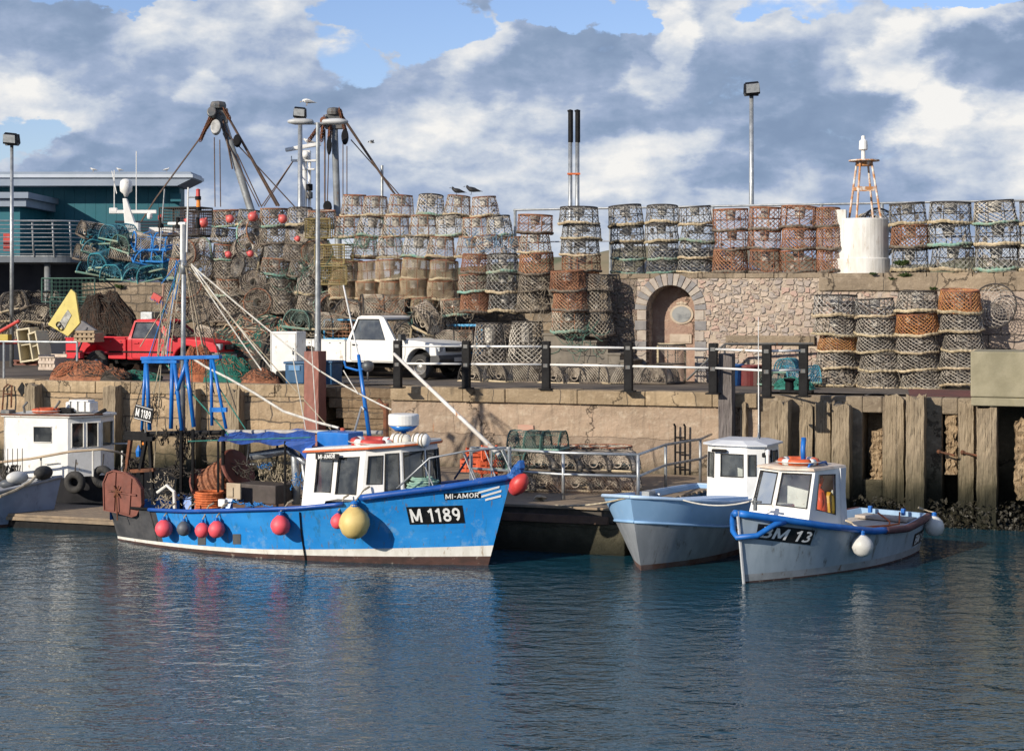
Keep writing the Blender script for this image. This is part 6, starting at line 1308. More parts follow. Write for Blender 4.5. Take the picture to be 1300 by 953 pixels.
# boom and awning
m=MB(); a=L1p(182,549,.9); b_=L1p(485,549,.7); m.bar(L1p(285,548,.8),b_,.045,8); m.build('boom',pm('boom_grey',(.46,.45,.43),(.34,.33,.31),4,.5),r1,smooth=True); m=MB(); m.bar(L1p(160,551,.8),L1p(290,549,.8),.055,8); m.build('boom_dark',black,r1); 
tarp=pm('blue_awning',(.016,.09,.40),(.010,.055,.24),4,.7,0,.5)
c0=[L1p(276,561,-.9),L1p(400,566,-.9),L1p(400,545,.9),L1p(285,548,.9)]
m=MB(); n1_,n2_=16,8; g=[]
for j in range(n2_+1):
    for i in range(n1_+1):
        u,v=i/n1_,j/n2_; p=(c0[0]*(1-u)+c0[1]*u)*(1-v)+(c0[3]*(1-u)+c0[2]*u)*v; p=p+V(0,0,-.05*math.sin(PI*u)*math.sin(PI*v)+.03*math.sin(u*19+v*5)); g.append(p)
m.add(g,[(j*(n1_+1)+i,j*(n1_+1)+i+1,(j+1)*(n1_+1)+i+1,(j+1)*(n1_+1)+i) for j in range(n2_) for i in range(n1_)])
dr=[(358,560,-.9),(402,560,-.9),(396,566,-.92),(397,581,-.9),(388,583,-.95),(380,573,-.9),(366,567,-.95)]
m.add([L1p(*q_) for q_ in dr],[tuple(range(7))]); m.build('awning',tarp,r1)
for px_,y_ in((277,-.9),(362,-.9),(285,.7),(352,.7)): m=MB(); q_=L1p(px_,560,y_); m.bar(q_,V(q_.x,y_,.42),.024,6); m.build('awning_post',black,r1)
m=MB(); m.tube([L1p(317,556,.7),L1p(313,590,.7),L1p(395,588,.9)],.022,6); m.bar(L1p(318,589,.7),L1p(380,587,.8),.03,6); m.build('inner_rail',galv,r1)
# deck gear
alum=pm('dull_aluminium',(.50,.52,.54),(.34,.36,.38),5,.35,.7,.08)
m=MB(); m.tube([L1p(320,579,-.1),L1p(350,574,-.1),L1p(366,571,-.1),L1p(374,577,-.1),L1p(376,605,-.1),L1p(376,640,-.1)],.085,10); m.bar(L1p(366,571,-.1),L1p(388,588,-.3),.05,8); m.bar(L1p(383,575,-.2),L1p(390,640,-.2),.04,8); m.build('hydraulic_arm',alum,r1,smooth=True)
Mx=Matrix.Rotation(R(90),3,'X')
p=L1p(277,611,.5); m=MB(); m.lathe([(.42,-.5),(.45,-.48),(.45,-.44),(.22,-.42),(.22,.42),(.45,.44),(.45,.48),(.42,.5)],24,p+V(.1,0,.05),Matrix.Rotation(R(62),3,'Y')); m.build('net_drum',brownrust,r1)
m=MB()
for i in range(9): m.ring(p+V(.1,0,.05)+Matrix.Rotation(R(62),3,'Y')@V(0,0,-.36+.09*i),.30+.03*(i%2),.05,18,6,Matrix.Rotation(R(62),3,'Y'))
m.build('wound_net',nr,r1)
m=MB(); a=L1p(313,626,-.7); m.box(a+V(.22,.3,0),(.95,.6,.36)); m.build('fish_crate',pm('dark_crate',(.07,.055,.05),(.05,.04,.035),4,.7),r1,bev=.02)
m=MB(); a=L1p(297,623,-.95); m.box(a,(.34,.04,.30)); m.box(a+V(-.06,-.03,-.02),(.14,.03,.18)); m.build('wooden_panel',pm('plywood',(.42,.34,.24),(.32,.25,.17),4,.8),r1,bev=.01); m=MB(); a=L1p(283,638,-1.1); m.box(a,(.16,.1,.14)); m.build('white_box',white,r1,bev=.01)
m=MB(); a=L1p(259,636,-1.1)
for k_ in range(8): m.ring(a+V(.02*math.sin(k_*2),.15,-.16+.045*k_),.26,.026,18,5)
m.build('orange_rope_coil',ropeorange,r1)
rd=random.Random(8)
def tangle(px,py,yl,w_,h_,mat,name,n=26,r=.014):
    m=MB(); c=L1p(px,py,yl)
    for k_ in range(n):
        a=c+V(rd.uniform(-w_,w_),rd.uniform(-.15,.15),rd.uniform(-.2,1)*h_); b_=a+V(rd.uniform(-.7,.7)*w_,rd.uniform(-.1,.1),rd.uniform(-.5,.2)*h_); sg=rd.uniform(.1,.8)*h_
        P=P2(a,b_,9,sg*.5,.012); m.tube(P,r*.55,4,cap=False)
    m.build(name,mat,r1)
tangle(350,605,.2,.28,.42,ropecream,'hanging_net',110,.012); tangle(352,612,.25,.28,.36,ropedark,'hanging_net',90,.014); tangle(352,610,0,.3,.3,ropecream,'rope_tangle',14); tangle(205,618,-.6,.22,.3,ropecream,'rope_tangle',26); tangle(190,632,-1.0,.10,.22,ropecream,'hanging_rope',16); tangle(233,600,.3,.5,.15,nd,'dark_net',50,.02); tangle(172,590,.2,.22,.18,ropedark,'rope_tangle',40,.018); tangle(336,592,.0,.16,.08,ropeblue,'blue_rope_tangle',14); tangle(378,612,-.3,.1,.22,ropeblue,'blue_rope_tangle',14); tangle(235,632,-.9,.5,.12,nd,'deck_net',40,.02); tangle(320,640,-.8,.4,.06,ropeblue,'deck_rope',20,.02); tangle(206,556,.2,.12,.22,nd,'hanging_net',30,.016); tangle(197,520,.2,.1,.4,ropedark,'hanging_rope',30,.014); tangle(232,572,.3,.12,.5,nd,'hanging_net',70,.022); tangle(165,600,.1,.2,.3,nd,'hanging_net',50,.02); tangle(212,640,-1.1,.3,.25,ropecream,'rope_tangle',26,.013); tangle(300,600,.4,.5,.3,ropedark,'rope_tangle',40,.014); tangle(270,556,.5,.55,.06,nd,'boom_net',50,.02)
m=MB(); m.tube([L1p(200,625,-1.2),L1p(212,616,-1.2),L1p(221,624,-1.2),L1p(222,645,-1.2)],.035,8); m.build('bent_pipe',creamw,r1)
# otter board
pv=[(135,647),(134,612),(139,600),(146,597),(162,600),(174,608),(181,620),(182,640),(176,653),(170,655),(152,650)]
m=MB(); y_=-1.28; P=[L1p(a,b_,y_) for a,b_ in pv]; m.prism([(q_.x,q_.z) for q_ in P],y_-.05,y_+.05,'y'); od=m.build('otter_board',brownrust,r1,bev=.015)
m=MB(); m.tube([V(q_.x,y_-.055,q_.z) for q_ in P],.022,5,True)
for a,b_ in(((149,599),(147,648)),((169,606),(166,652)),((140,622),(176,628))): a,b_=L1p(*a,y_),L1p(*b_,y_); m.beam(V(a.x,y_-.06,a.z),V(b_.x,y_-.06,b_.z),.05,.03)
m.build('board_rib',brownrust,od); m=MB(); c=L1p(152,623,y_); 
for i in range(6): a=i*1.05; m.bar(c+V(0,-.09,0),c+V(.13*math.cos(a),-.10,.13*math.sin(a)),.014,5)
m.bar(c+V(0,-.1,0),L1p(149,660,y_-.1),.014,5); m.build('chain',rustm,od)
# stern gantry, blue gallows, mast
m=MB(); 
for a,b_ in(((158,555),(195,557)),((160,550),(188,551))): m.beam(L1p(*a,.0),L1p(*b_,.0),.09,.09)
m.build('gantry_beam',black,r1); 
for a,b_ in(((166,556),(160,600)),((190,556),(195,640)),((186,556),(178,596)),((164,598),(196,596))): m=MB(); m.beam(L1p(*a,.0),L1p(*b_,.0),.07,.07); m.build('gantry_leg',black if a[0]>184 else rustm,r1)
gal=bluep
legs=[((185,456),(180,546)),((186,456),(190,546)),((219,456),(217,544)),((221,456),(231,546)),((236,456),(246,542)),((238,456),(224,500)),((268,456),(269,540)),((270,456),(287,544))]
m=MB(); m.beam(L1p(180,455,.1),L1p(280,453,.1),.10,.075); m.build('gallows_beam',gal,r1,bev=.01); m=MB(); m.beam(L1p(182,459,.1),L1p(226,459,.1),.10,.06); m.build('gallows_plate',gal,r1)
for a,b_ in legs: m=MB(); m.bar(L1p(*a,.1),L1p(*b_,.1),.032 if a[0]<186 or a[0]>240 else .043,8); m.build('gallows_leg',gal,r1,smooth=True)
m=MB(); m.beam(L1p(267,520,.1),L1p(288,520,.1),.05,.09); m.build('gallows_brace',gal,r1)
for px_,p1 in((181,640),(230,640),(245,640),(283,600)): m=MB(); a=L1p(px_,545,.1); m.bar(a,V(a.x,.1,.42),.035,6); m.build('frame_post',black,r1)
mt=.15; m=MB(); m.bar(L1p(232,548,mt),L1p(233.5,285,mt),.055,12,.045); m.bar(L1p(233,348,mt),L1p(233,330,mt),.06,12); m.build('grey_mast',galv,r1,smooth=True)
m=MB(); m.bar(L1p(214,284,mt),L1p(236,284,mt),.035,8); m.bar(L1p(232,284,mt),L1p(232,330,mt),.052,8); m.bar(L1p(237,320,mt),L1p(239,238,mt),.018,6); m.build('mast_head',white,r1)
m=MB(); m.bar(L1p(240,250.5,mt),L1p(251,250.5,mt),.018,5); m.bar(L1p(203,318,mt),L1p(209,240,mt),.014,5); m.build('lamp_arm',galv,r1)
for px_,py_,col_,h_ in((251.5,245,redp,9),(252,258,pm('amber_lens',(.85,.28,.02),(.7,.2,.02),5,.25),10),(204,281,black,8),(226,281,black,9),(251,281,black,9)):
    p=L1p(px_,py_,mt); k_=34/F; m=MB(); m.lathe([(3*k_,-h_/2*k_),(2.6*k_,h_/2*k_*.6),(3*k_,h_/2*k_),(.001,h_/2*k_+.02)],12,p); o_=m.build('navigation_lamp',col_,r1); m=MB(); m.lathe([(4*k_,-h_/2*k_-.07),(4*k_,-h_/2*k_)],12,p); m.build('lamp_base',black,o_)
# stays and lines
def line(name,pts,r,mat,sag=0,root=None): m=MB(); P=[V(*q_) for q_ in pts]; 
def stay(a,b_,r,mat,sag=.02,ya=.15,yb=.15,name='stay_line'):
    m=MB(); m.tube(P2(L1p(*a,ya),L1p(*b_,yb),7,sag),r,5); return m.build(name,mat,r1)
for a,b_,mt_,r_ in(((243,336),(405,470),ropewhite,.016),((243,338),(332,470),ropewhite,.015),((243,335),(345,468),ropewhite,.015),((405,470),(497,520),ropewhite,.016),((240,340),(420,545),ropecream,.010)): stay(a,b_,r_,mt_,.03,.15,.2)
m=MB(); m.tube([L1p(242,453,.1),L1p(262,466,.1),L1p(290,480,.1),L1p(325,500,.1),L1p(360,522,.1),L1p(400,535,.1),L1p(430,543,.1)],.024,6); m.build('slack_hose',ropewhite,r1)
stay((200,450),(290,552),.016,ropegreen,0); stay((206,440),(195,600),.010,ropecream); stay((265,470),(312,545),.014,ropegreen); stay((239,560),(395,555),.012,ropegreen,0,-.5,-.5)
fan=[((229,330),(163,545),ropedark),((229,330),(188,455),ropeblue),((230,335),(200,455),ropecream),((230,340),(215,455),ropecream),((231,335),(222,380),ropeblue),((232,350),(178,440),ropecream),((229,338),(205,400),ropegreen),((236,340),(252,455),ropecream),((237,340),(262,455),ropedark),((238,345),(257,440),ropecream),((243,340),(272,500),ropedark),((245,345),(300,520),ropedark),((229,342),(195,500),ropecream),((226,345),(210,450),ropewhite),((205,360),(228,330),ropeblue),((200,375),(215,470),ropecream),((224,330),(212,455),ropeblue),((243,455),(245,540),ropegreen),((260,455),(266,560),ropedark),((372,455),(388,545),ropewhite),((436,470),(455,500),ropewhite)]
for a,b_,mt_ in fan: stay(a,b_,.011,mt_,.01)
stay((395,430),(402,545),.009,ropewhite,0,.1,-.3)
tangle(212,420,.15,.25,.5,ropecream,'hanging_rope',22,.010); tangle(205,390,.15,.12,.2,ropeblue,'hanging_rope',10,.010); tangle(238,338,.15,.08,.08,ropecream,'rope_knot',14,.014)
m=MB(); c=L1p(199,378,.15); m.box(c,(.2,.08,.14),.3,.5); m.build('red_tag',redp,r1)
# high number board
c=L1p(182,525,-.15); vs,fs=text_mb('M 1189',.26,.003); w0=(max(v[0] for v in vs)-min(v[0] for v in vs)); sx=.40/w0; h0=max(v[1] for v in vs); sy=.17/h0; tl=R(10)
def rt(x,z_): return (c.x+x*math.cos(tl)+z_*math.sin(tl),c.z-x*math.sin(tl)+z_*math.cos(tl))
m=MB(); m.prism([rt(-.24,-.15),rt(.24,-.15),rt(.24,.15),rt(-.24,.15)],-.15,-.12,'y'); nb=m.build('number_board',blk,r1); m=MB(); m.add([(rt(x*sx,(y-h0/2)*sy)[0],-.156-(k//4%5)*.0006,rt(x*sx,(y-h0/2)*sy)[1]) for k,(x,y) in enumerate(vs)],fs); m.build('number_text',wl_,nb); m=MB(); m.add([(rt(x,z_)[0],-.153,rt(x,z_)[1]) for x,z_ in((-.225,-.135),(.225,-.135),(.225,-.125),(-.225,-.125),(-.225,.135),(.225,.135),(.225,.125),(-.225,.125))],[(0,1,2,3),(4,5,6,7)]); m.build('board_border',wl_,nb)
m=MB(); m.bar((c.x,-.1,c.z-.1),L1p(185,556,.0),.02,6); m.build('board_post',galv,r1)
p=L1p(183,563,0); m=MB(); m.sphere(p,.045,10,6); m.build('amber_lamp',MT['amber_lens'],r1,smooth=True); m=MB(); m.lathe([(.05,-.12),(.06,0),(.02,.1),(.001,.12)],8,L1p(176,572,0)); m.build('blue_float',bluep,r1)
# fenders on the blue boat
pinkf=pm('pink_fender_vinyl',(.80,.10,.13),(.66,.07,.09),2.5,.5,0,.03,dirt=(.45,.2,.16),dirtamt=.45); greyf=pm('grey_fender_vinyl',(.10,.11,.13),(.07,.08,.09),3,.5,0,.03); yelf=pm('yellow_fender_vinyl',(.68,.52,.20),(.56,.40,.14),2.2,.5,0,.05,dirt=(.35,.22,.08),dirtamt=.5)
gf='ball fenders hanging on the blue boat'
for px_,py_,rp_x,mt_,lb in((208,671,11,pinkf,'leftmost pink ball fender on the blue boat, beside the black plate'),(233.5,671,9,greyf,'dark grey ball fender on the blue boat'),(257,673,9.5,pinkf,'pink ball fender right of the grey one on the blue boat'),(275,672,10.5,pinkf,'pink ball fender touching its neighbour, under the orange rope coil'),(356,667,12,pinkf,'faded pink ball fender alone amidships on the blue boat'),(429,662,9,pinkf,'small pink ball fender tucked behind the yellow one'),(450,664,18.5,yelf,'large yellow ball fender below the wheelhouse of the blue boat')):
    fender(B1,px_,py_,rp_x*32.0/F*(1.04 if px_>240 else 1.05),mt_,lb,group=gf)
p=B1.pt(1,B1.sheer(1),-1)+V(.02,-.02,-.1); t=thing('bow_fender','elongated red float tied at the stem of the blue boat','fender',B1.w(V(p.x+.13,-.02,1.50)),A1,gf); m=MB(); m.lathe([(.001,-.24),(.09,-.2),(.15,-.08),(.16,.03),(.12,.14),(.05,.22),(.001,.24)],16,(0,0,0),Matrix.Rotation(R(40),3,'Y')); m.build('ball',pm('red_fender_vinyl',(.55,.05,.045),(.4,.04,.035),3,.4),t,smooth=True); m=MB(); m.tube([(-.1,0,-.1),(-.2,0,.1)],.015,5); m.build('lanyard',ropedark,t)
# ============ small boat BM13
A2=math.atan2(-.766,-.643); f2=V(math.cos(A2),math.sin(A2)); bow2=V(3.93,29.33); L2=5.3; st2=bow2-f2*L2
gh=pm('grey_blue_gelcoat',(.34,.41,.47),(.27,.335,.39),1.5,.4,0,.05,dirt=(.13,.13,.12),dirtamt=.6,st=(2.2,2.2,.7)); gwl=pm('boot_top_grey',(.32,.34,.36),(.24,.26,.27),3,.5,0,.05,dirt=(.12,.08,.05),dirtamt=.4)
B2=Hull((st2.x,st2.y),A2,L2,1.0,-.4,lerpf([(0,.74),(.25,.66),(.5,.74),(.75,.96),(1,1.24)]),.16,.05,t0=.38,p=3.1,pw=1.8,sw=.72,wl=.84,flare=1.1)
r2_=thing('motor_boat','small grey motor boat with a blue gunwale and white cabin, bow toward the water','motor boat',(st2.x,st2.y,0),A2)
hullw=pm('stem_white',(.62,.64,.66),(.5,.52,.54),3,.5)
B2.build(r2_,[gh,gwl,hbrown],[(lambda t:-.4,2),(lambda t:.03,1),(lambda t:.15,0)],nt=34)
B2.deck(r2_,.58,pm('beige_deck',(.62,.56,.48),(.48,.43,.36),4,.8,0,.2,dirt=(.25,.2,.15),dirtamt=.4),0,.62,.07); B2.inner(r2_,.58,pm('pale_blue_inside',(.30,.45,.62),(.25,.38,.54),3,.5,0,.05),0,.6,.07); B2.deck(r2_,lambda t:B2.sheer(t)-.03,creamw,.58,.985,.03,'foredeck')
mar=pm('maroon_rubber',(.11,.045,.05),(.08,.035,.04),5,.6,0,.1); blm=pm('bright_blue_rubber',(.012,.15,.52),(.01,.11,.40),4,.45,0,.05)
B2.rail(r2_,lambda t:B2.sheer(t)-.05,.07,mar,0,.42,.03,'rub_rail',stern=False); B2.rail(r2_,lambda t:B2.sheer(t)-.04,.065,blm,.42,1,.03,'rub_rail',stern=False)
m=MB(); pts=[B2.pt(t_,B2.sheer(t_)-.10-.30*math.sin(PI*min(1,(t_-.86)/.14))*.0,1) for t_ in(.88,.93,.97)]
hose=[B2.pt(.885,B2.sheer(.885)-.08,1)+V(0,.06,0),B2.pt(.92,1.0,1)+V(.0,.10,0),B2.pt(.965,.82,1)+V(.03,.09,0),B2.pt(1,.80,1)+V(.10,.0,0),B2.pt(.97,.86,-1)+V(.06,-.08,0),B2.pt(.94,1.02,-1)+V(0,-.09,0),B2.pt(.92,B2.sheer(.92)-.05,-1)+V(0,-.05,0)]
m.tube(hose,.05,8); m.build('hose_fender',blm,r2_,smooth=True)
m=MB(); m.tube([B2.pt(1,z_,1)+V(.012,0,0) for z_ in(-.2,.1,.4,.7,.95,1.15)],.028,6); m.build('stem_band',pm('stem_band_pale',(.50,.52,.54),(.42,.44,.46),4,.5,dirt=(.3,.12,.05),dirtamt=.3),r2_)
# port side (+y) is the visible one; its lettering runs from bow (left in the photo) aft
def B2text(txt,px,py,w_,h_,back,name='registration_text',sh=.18):
    c=B2.on(px,py,.0,1); return B2.text(r2_,txt,(c.x,c.z),.3,wl_,back,.03,side=1,bold=.012,shear=sh,w=w_,h=h_,slope=-.12*0,name=name)
c=B2.on(994,677,0,1)
def slope_text(px,py,w_,h_,txt,sl,parent=None):
    c=B2.on(px,py,.0,1); return B2.text(r2_,txt,(c.x,c.z),.3,wl_,blk,.045,side=1,bold=.004,shear=.2,w=w_,h=h_,slope=sl)
slope_text(994,678,.92,.19,'BM 13',-.17); slope_text(1166,682,.60,.17,'BM 13',.03)
# cabin: local +y is toward the viewer's right; front faces +x
cz=lambda x:.60
plan2=[(3.25,-.66),(4.12,-.66),(4.30,-.30),(4.30,.30),(4.12,.66),(3.25,.66)]
g2=glass('clear_glass',(.90,.94,.93),.10)
plan2=[(3.2,.68),(3.2,-.68),(4.22,-.61),(4.45,0),(4.22,.61)]
rz2=lambda x:1.84-(x-3.2)*.0+.0
lo,hi,_=facet_house(r2_,plan2,lambda x:.66+max(0,x-3.2)*.30,rz2,(-.32,-.02,.92),white,{1:[(.15,.75,.35,.90)],2:[(.10,.92,.26,.92)],3:[(.08,.90,.26,.92)],4:[(.18,.80,.28,.90)]},g2,.04)
m=MB(); n=5; P=[(v.x+(.07 if v.x>3.6 else -.20),v.y*1.04) for v in hi]; m.add([(x,y,1.83) for x,y in P]+[(x*1,y*.97,1.87) for x,y in P]+[((x-3.6)*.9+3.6,y*.7,1.90) for x,y in P],[tuple(range(4,-1,-1)),tuple(range(10,15))]+[(k*n+i,k*n+(i+1)%n,(k+1)*n+(i+1)%n,(k+1)*n+i) for k in(0,1) for i in range(n)]); m.build('roof',pm('cream_roof',(.64,.58,.50),(.52,.40,.30),3,.6,0,.05),r2_)
m=MB()
if 1: pass
for sd in(.62,-.62):
    q=.02 if sd>0 else -.02; m=MB(); m.add([(3.2,sd,1.83),(3.0,sd,1.83),(3.06,sd+q,1.4),(3.0,sd+2*q,.7),(3.2,sd+3*q,.6)],[(0,1,2,3,4)]); o_=m.build('side_wing',pm('shaded_gelcoat',(.62,.64,.66),(.55,.57,.6),3,.4),r2_); sm=o_.modifiers.new('th','SOLIDIFY'); sm.thickness=.04
ringbuoy(r2_,(3.72,.12,1.96),.31,.06,[pm('lifebuoy_orange',(.62,.12,.035),(.5,.09,.03),4,.5),white])
m=MB(); m.tube([(3.6,.15,1.9),(3.62,.15,2.15),(3.56,.13,2.36)],.045,8); m.ring((3.6,.15,1.95),.12,.03,14,6); m.build('exhaust_stack',blm,r2_,smooth=True); m=MB(); m.tube([(3.56,.13,2.3),(3.555,.128,2.33)],.05,8); m.build('stack_band',white,r2_)
m=MB(); m.tube([(3.95,.45,1.88),(3.9,.45,1.94),(3.35,.45,1.94),(3.3,.45,1.88)],.022,6); m.build('roof_grab_rail',blm,r2_,smooth=True)
m=MB(); m.bar((3.9,-.4,1.9),(3.9,-.4,2.05),.03,8); m.lathe([(.04,2.05),(.045,2.13),(.001,2.15)],10,(3.9,-.4,0)); m.build('navigation_lamp',white,r2_)
# oilskins hanging inside
osk=pm('orange_oilskin',(.95,.14,.06),(.85,.11,.05),3,.45,0,.3); oy=pm('yellow_oilskin',(.9,.5,.04),(.8,.42,.04),3,.45,0,.3)
m=MB(); m.lathe([(.10,-.30),(.15,-.28),(.16,-.1),(.14,.1),(.12,.2),(.06,.26),(.09,.32),(.11,.40),(.08,.48),(.001,.50)],14,(3.50,.36,1.24),Matrix.Diagonal(V(.8,1.2,1))); m.tube([(3.55,.44,1.42),(3.56,.47,1.25),(3.55,.47,1.0)],[.06,.055,.045],8); m.build('hanging_oilskin_jacket',osk,r2_,smooth=True)
m=MB(); m.lathe([(.10,-.28),(.12,-.1),(.10,.12),(.05,.18)],12,(3.38,.52,1.22),Matrix.Diagonal(V(.8,1.1,1.1))); m.build('hanging_oilskin_trousers',oy,r2_,smooth=True)
m=MB(); m.bb(3.4,4.2,-.5,.3,.55,1.0); m.box((3.95,-.2,1.12),(.3,.6,.2)); m.build('console',creamw,r2_,bev=.03)
m=MB(); rd=random.Random(2); pts=[(3.0,.4,.75),(2.6,.1,.62),(2.1,-.2,.60),(1.6,.1,.58),(1.1,.5,.60),(.7,.3,.62),(.4,-.1,.72)]; m.tube(pts,.018,5); m.tube([(2.9,.5,.7),(2.2,.4,.57),(1.5,.3,.57),(.9,.6,.62),(.3,.3,.75)],.018,5); m.build('orange_rope',ropeorange,r2_,smooth=True)
for y_ in(.35,-.35): m=MB(); m.box((.25,y_,.76),(.07,.07,.13)); m.build('cleat_post',blm,r2_,bev=.01); m=MB(); m.bar((4.95,0,1.2),(4.95,0,1.42),.035,8); m.bar((4.95,-.12,1.35),(4.95,.12,1.35),.02,6); m.build('samson_post',galv,r2_)
for q_ in((.08,.5,-.55,.55,.60,.66),(1.9,2.2,-.6,.6,.585,.66)): m=MB(); m.bb(*q_); m.build('thwart',pm('beige_bench',(.48,.42,.36),(.38,.33,.28),4,.7),r2_,bev=.01)
wf=pm('white_fender_vinyl',(.62,.62,.60),(.50,.50,.47),3,.5,0,.05,dirt=(.3,.28,.25),dirtamt=.4)
for px_,py_,lb in((1095,693,'white ball fender amidships on the small grey boat'),(1186,668,'white ball fender at the stern of the small grey boat')): fender(B2,px_,py_,13.5*30.8/F,wf,lb,side=1,group='white ball fenders on the small grey boat',neck=blm)
# ============ grey and light blue boat behind
f3=V(-.44,-.898); A3=math.atan2(f3.y,f3.x); L3=5.5; bow3=V(2.29,30.7); st3=bow3-f3*L3
g3=pm('mid_grey_hull',(.30,.32,.345),(.23,.25,.27),1.6,.45,0,.1,dirt=(.13,.12,.11),dirtamt=.6,st=(2.2,2.2,.7)); lb3=pm('light_blue_bulwark',(.27,.45,.68),(.23,.40,.62),2,.5,0,.08,dirt=(.3,.42,.55),dirtamt=.2); rb3=pm('rusty_antifouling',(.10,.045,.03),(.14,.10,.09),4,.8,0,.3,dirt=(.02,.03,.08),dirtamt=.3)
B3=Hull((st3.x,st3.y),A3,L3,1.22,-.4,lerpf([(0,.95),(.4,1.0),(.7,1.12),(1,1.36)]),.38,.05,t0=.45,p=4.4,pw=2.2,sw=.8,wl=.74,flare=1.0)
r3=thing('fishing_boat','grey hulled boat with light blue bulwarks and a white wheelhouse, moored behind the smallest','fishing boat',(st3.x,st3.y,0),A3)
B3.build(r3,[g3,lb3,rb3],[(lambda t:-.4,2),(lerpf([(0,.12),(1,.10)]),0),(lambda t:B3.sheer(t)-.46,1)],nt=34)
B3.deck(r3,lambda t:B3.sheer(t)-.22,pm('pale_blue_deck',(.32,.42,.55),(.26,.34,.46),2,.7,0,.1),0,.985,.05); B3.inner(r3,lambda t:B3.sheer(t)-.22,lb3,0,.97,.06); B3.rail(r3,lambda t:B3.sheer(t),.035,pm('pale_blue_cap',(.42,.56,.74),(.36,.5,.68),3,.5),0,1,.0,'gunwale_cap'); B3.rail(r3,lambda t:B3.sheer(t)-.46,.025,lb3,0,1,.005,'rubbing_strake')
m=MB(); p=B3.pt(.5,B3.sheer(.5),1); m.hexa([(2.9,.55,1.02),(4.7,.25,1.14),(4.7,.75,1.14),(2.9,1.12,1.02)],[(2.9,.55,1.10),(4.7,.25,1.22),(4.7,.75,1.22),(2.9,1.12,1.10)]); m.build('deck_board',pm('pale_board',(.48,.62,.82),(.42,.55,.74),3,.6),r3,bev=.01)
plan3=[(x+.15,y+.50) for x,y in [(.75,.62),(.75,-.62),(1.60,-.62),(1.86,-.36),(1.90,.30),(1.72,.62)]]
rz3=lambda x:1.97
lo,hi,_=facet_house(r3,plan3,.8,rz3,(-.06,.03,.97),white,{2:[(.15,.85,.45,.86)],3:[(.18,.90,.48,.85)],4:[(.1,.5,.5,.85)],5:[(.10,.46,.54,.90),(.56,.88,.52,.88)],1:[(.3,.8,.5,.85)]},glass('clear_glass'),.04)
m=MB(); n=6; P=[(v.x+(.07 if v.x>1.4 else -.07),(v.y-.49)*1.12+.49) for v in hi]; m.add([(x,y,1.955) for x,y in P]+[(x,y,1.99) for x,y in P]+[((x-1.4)*.8+1.4,(y-.49)*.6+.49,2.06) for x,y in P],[tuple(range(5,-1,-1)),tuple(range(12,18))]+[(k*n+i,k*n+(i+1)%n,(k+1)*n+(i+1)%n,(k+1)*n+i) for k in(0,1) for i in range(n)]); m.build('roof',pm('grey_white_roof',(.60,.62,.64),(.52,.54,.57),2,.45),r3)
ya_=.86; m=MB(); q_=B3.loc(965,560,ya_); q_.x=1.3; ya_=.80; m.bar((q_.x,ya_,1.97),(q_.x,ya_,2.35),.02,6); m.bar((q_.x-.12,ya_,1.97),(q_.x,ya_,2.2),.012,5); m.bar((q_.x+.12,ya_,1.97),(q_.x,ya_,2.2),.012,5); m.build('antenna_foot',galv,r3); m=MB(); z_=B3.loc(965,402,ya_).z; m.bar((q_.x,ya_,2.3),(q_.x+.02,ya_,z_),.014,6,.006); m.build('whip_antenna',white,r3)
m=MB(); m.box((1.93,1.16,1.80),(.10,.16,.09)); m.box((2.03,.24,1.86),(.08,.3,.06)); m.build('deck_lamp',black,r3,bev=.02)
m=MB(); m.box((5.15,0,B3.sheer(.95)-.02),(.3,.14,.16)); m.bar((5.0,-.16,B3.sheer(.9)+.02),(5.0,.16,B3.sheer(.9)+.02),.03,8); m.build('bow_roller',galv,r3)
m=MB(); a=B3.w(B3.pt(.97,B3.sheer(.97),-1)); 
# mooring lines
def rope(label,pts,r,mat): m=MB(); m.tube(pts,r,5); o=m.build('mooring_line',mat,loc=pts[0]); o.data.transform(Matrix.Translation(-V(*pts[0]))); return tag(o,label,'rope')
b3=B3.w(B3.pt(.985,B3.sheer(.985)-.03,-1)); land=V(*at(686,642,33.7))
rope('mooring rope from the bow of the grey boat to the landing',P2(b3,land+V(0,0,.04),8,.08),.018,ropecream)
m=MB(); c=land; 
for i in range(8): m.ring(c+V(.03*math.sin(i),0,.02+.02*i),.09,.02,10,5,Matrix.Rotation(.4*i,3,'X'))
m.tube([c,c+V(-.05,-.2,-.05),c+V(.02,-.32,-.35),c+V(-.12,-.34,-.55)],.018,5); o=m.build('rope_knot',ropecream); tag(o,'knot of cream rope on the edge of the landing','rope')
rope('thin pale line from the grey boat bow to the small boat bow',P2(B3.w(B3.pt(.9,B3.sheer(.9),1)),B2.w(V(4.95,0,1.38)),8,.10),.012,ropewhite)
# ============ left boats
A4=R(20); bow4=V(-9.92,37.3); L4=6.0; st4=bow4-V(math.cos(A4),math.sin(A4))*L4
B4=Hull((st4.x,st4.y),A4,L4,1.1,-.4,lerpf([(0,.5),(.6,.62),(1,.98)]),.22,0,t0=.45,p=2.3,pw=1.7,sw=.8,wl=.85,flare=1.1)
r4=thing('rowing_boat','pale blue hulled boat poking in at the left edge, bow to the right','boat',(st4.x,st4.y,0),A4); r4.name='open_boat'
B4.build(r4,[pm('faded_blue_hull',(.28,.34,.45),(.22,.27,.36),2,.5,0,.1,dirt=(.10,.11,.14),dirtamt=.4),hbrown],[(lambda t:-.4,1),(lambda t:.06,0)],nt=28); B4.deck(r4,.35,deckm,0,.97,.06); B4.inner(r4,.35,pm('grey_inside',(.18,.2,.23),(.12,.13,.15),3,.6),0,.96,.06); B4.rail(r4,lambda t:B4.sheer(t),.04,pm('pale_gunwale',(.42,.44,.46),(.3,.31,.33),4,.6),0,1,.0,'gunwale')
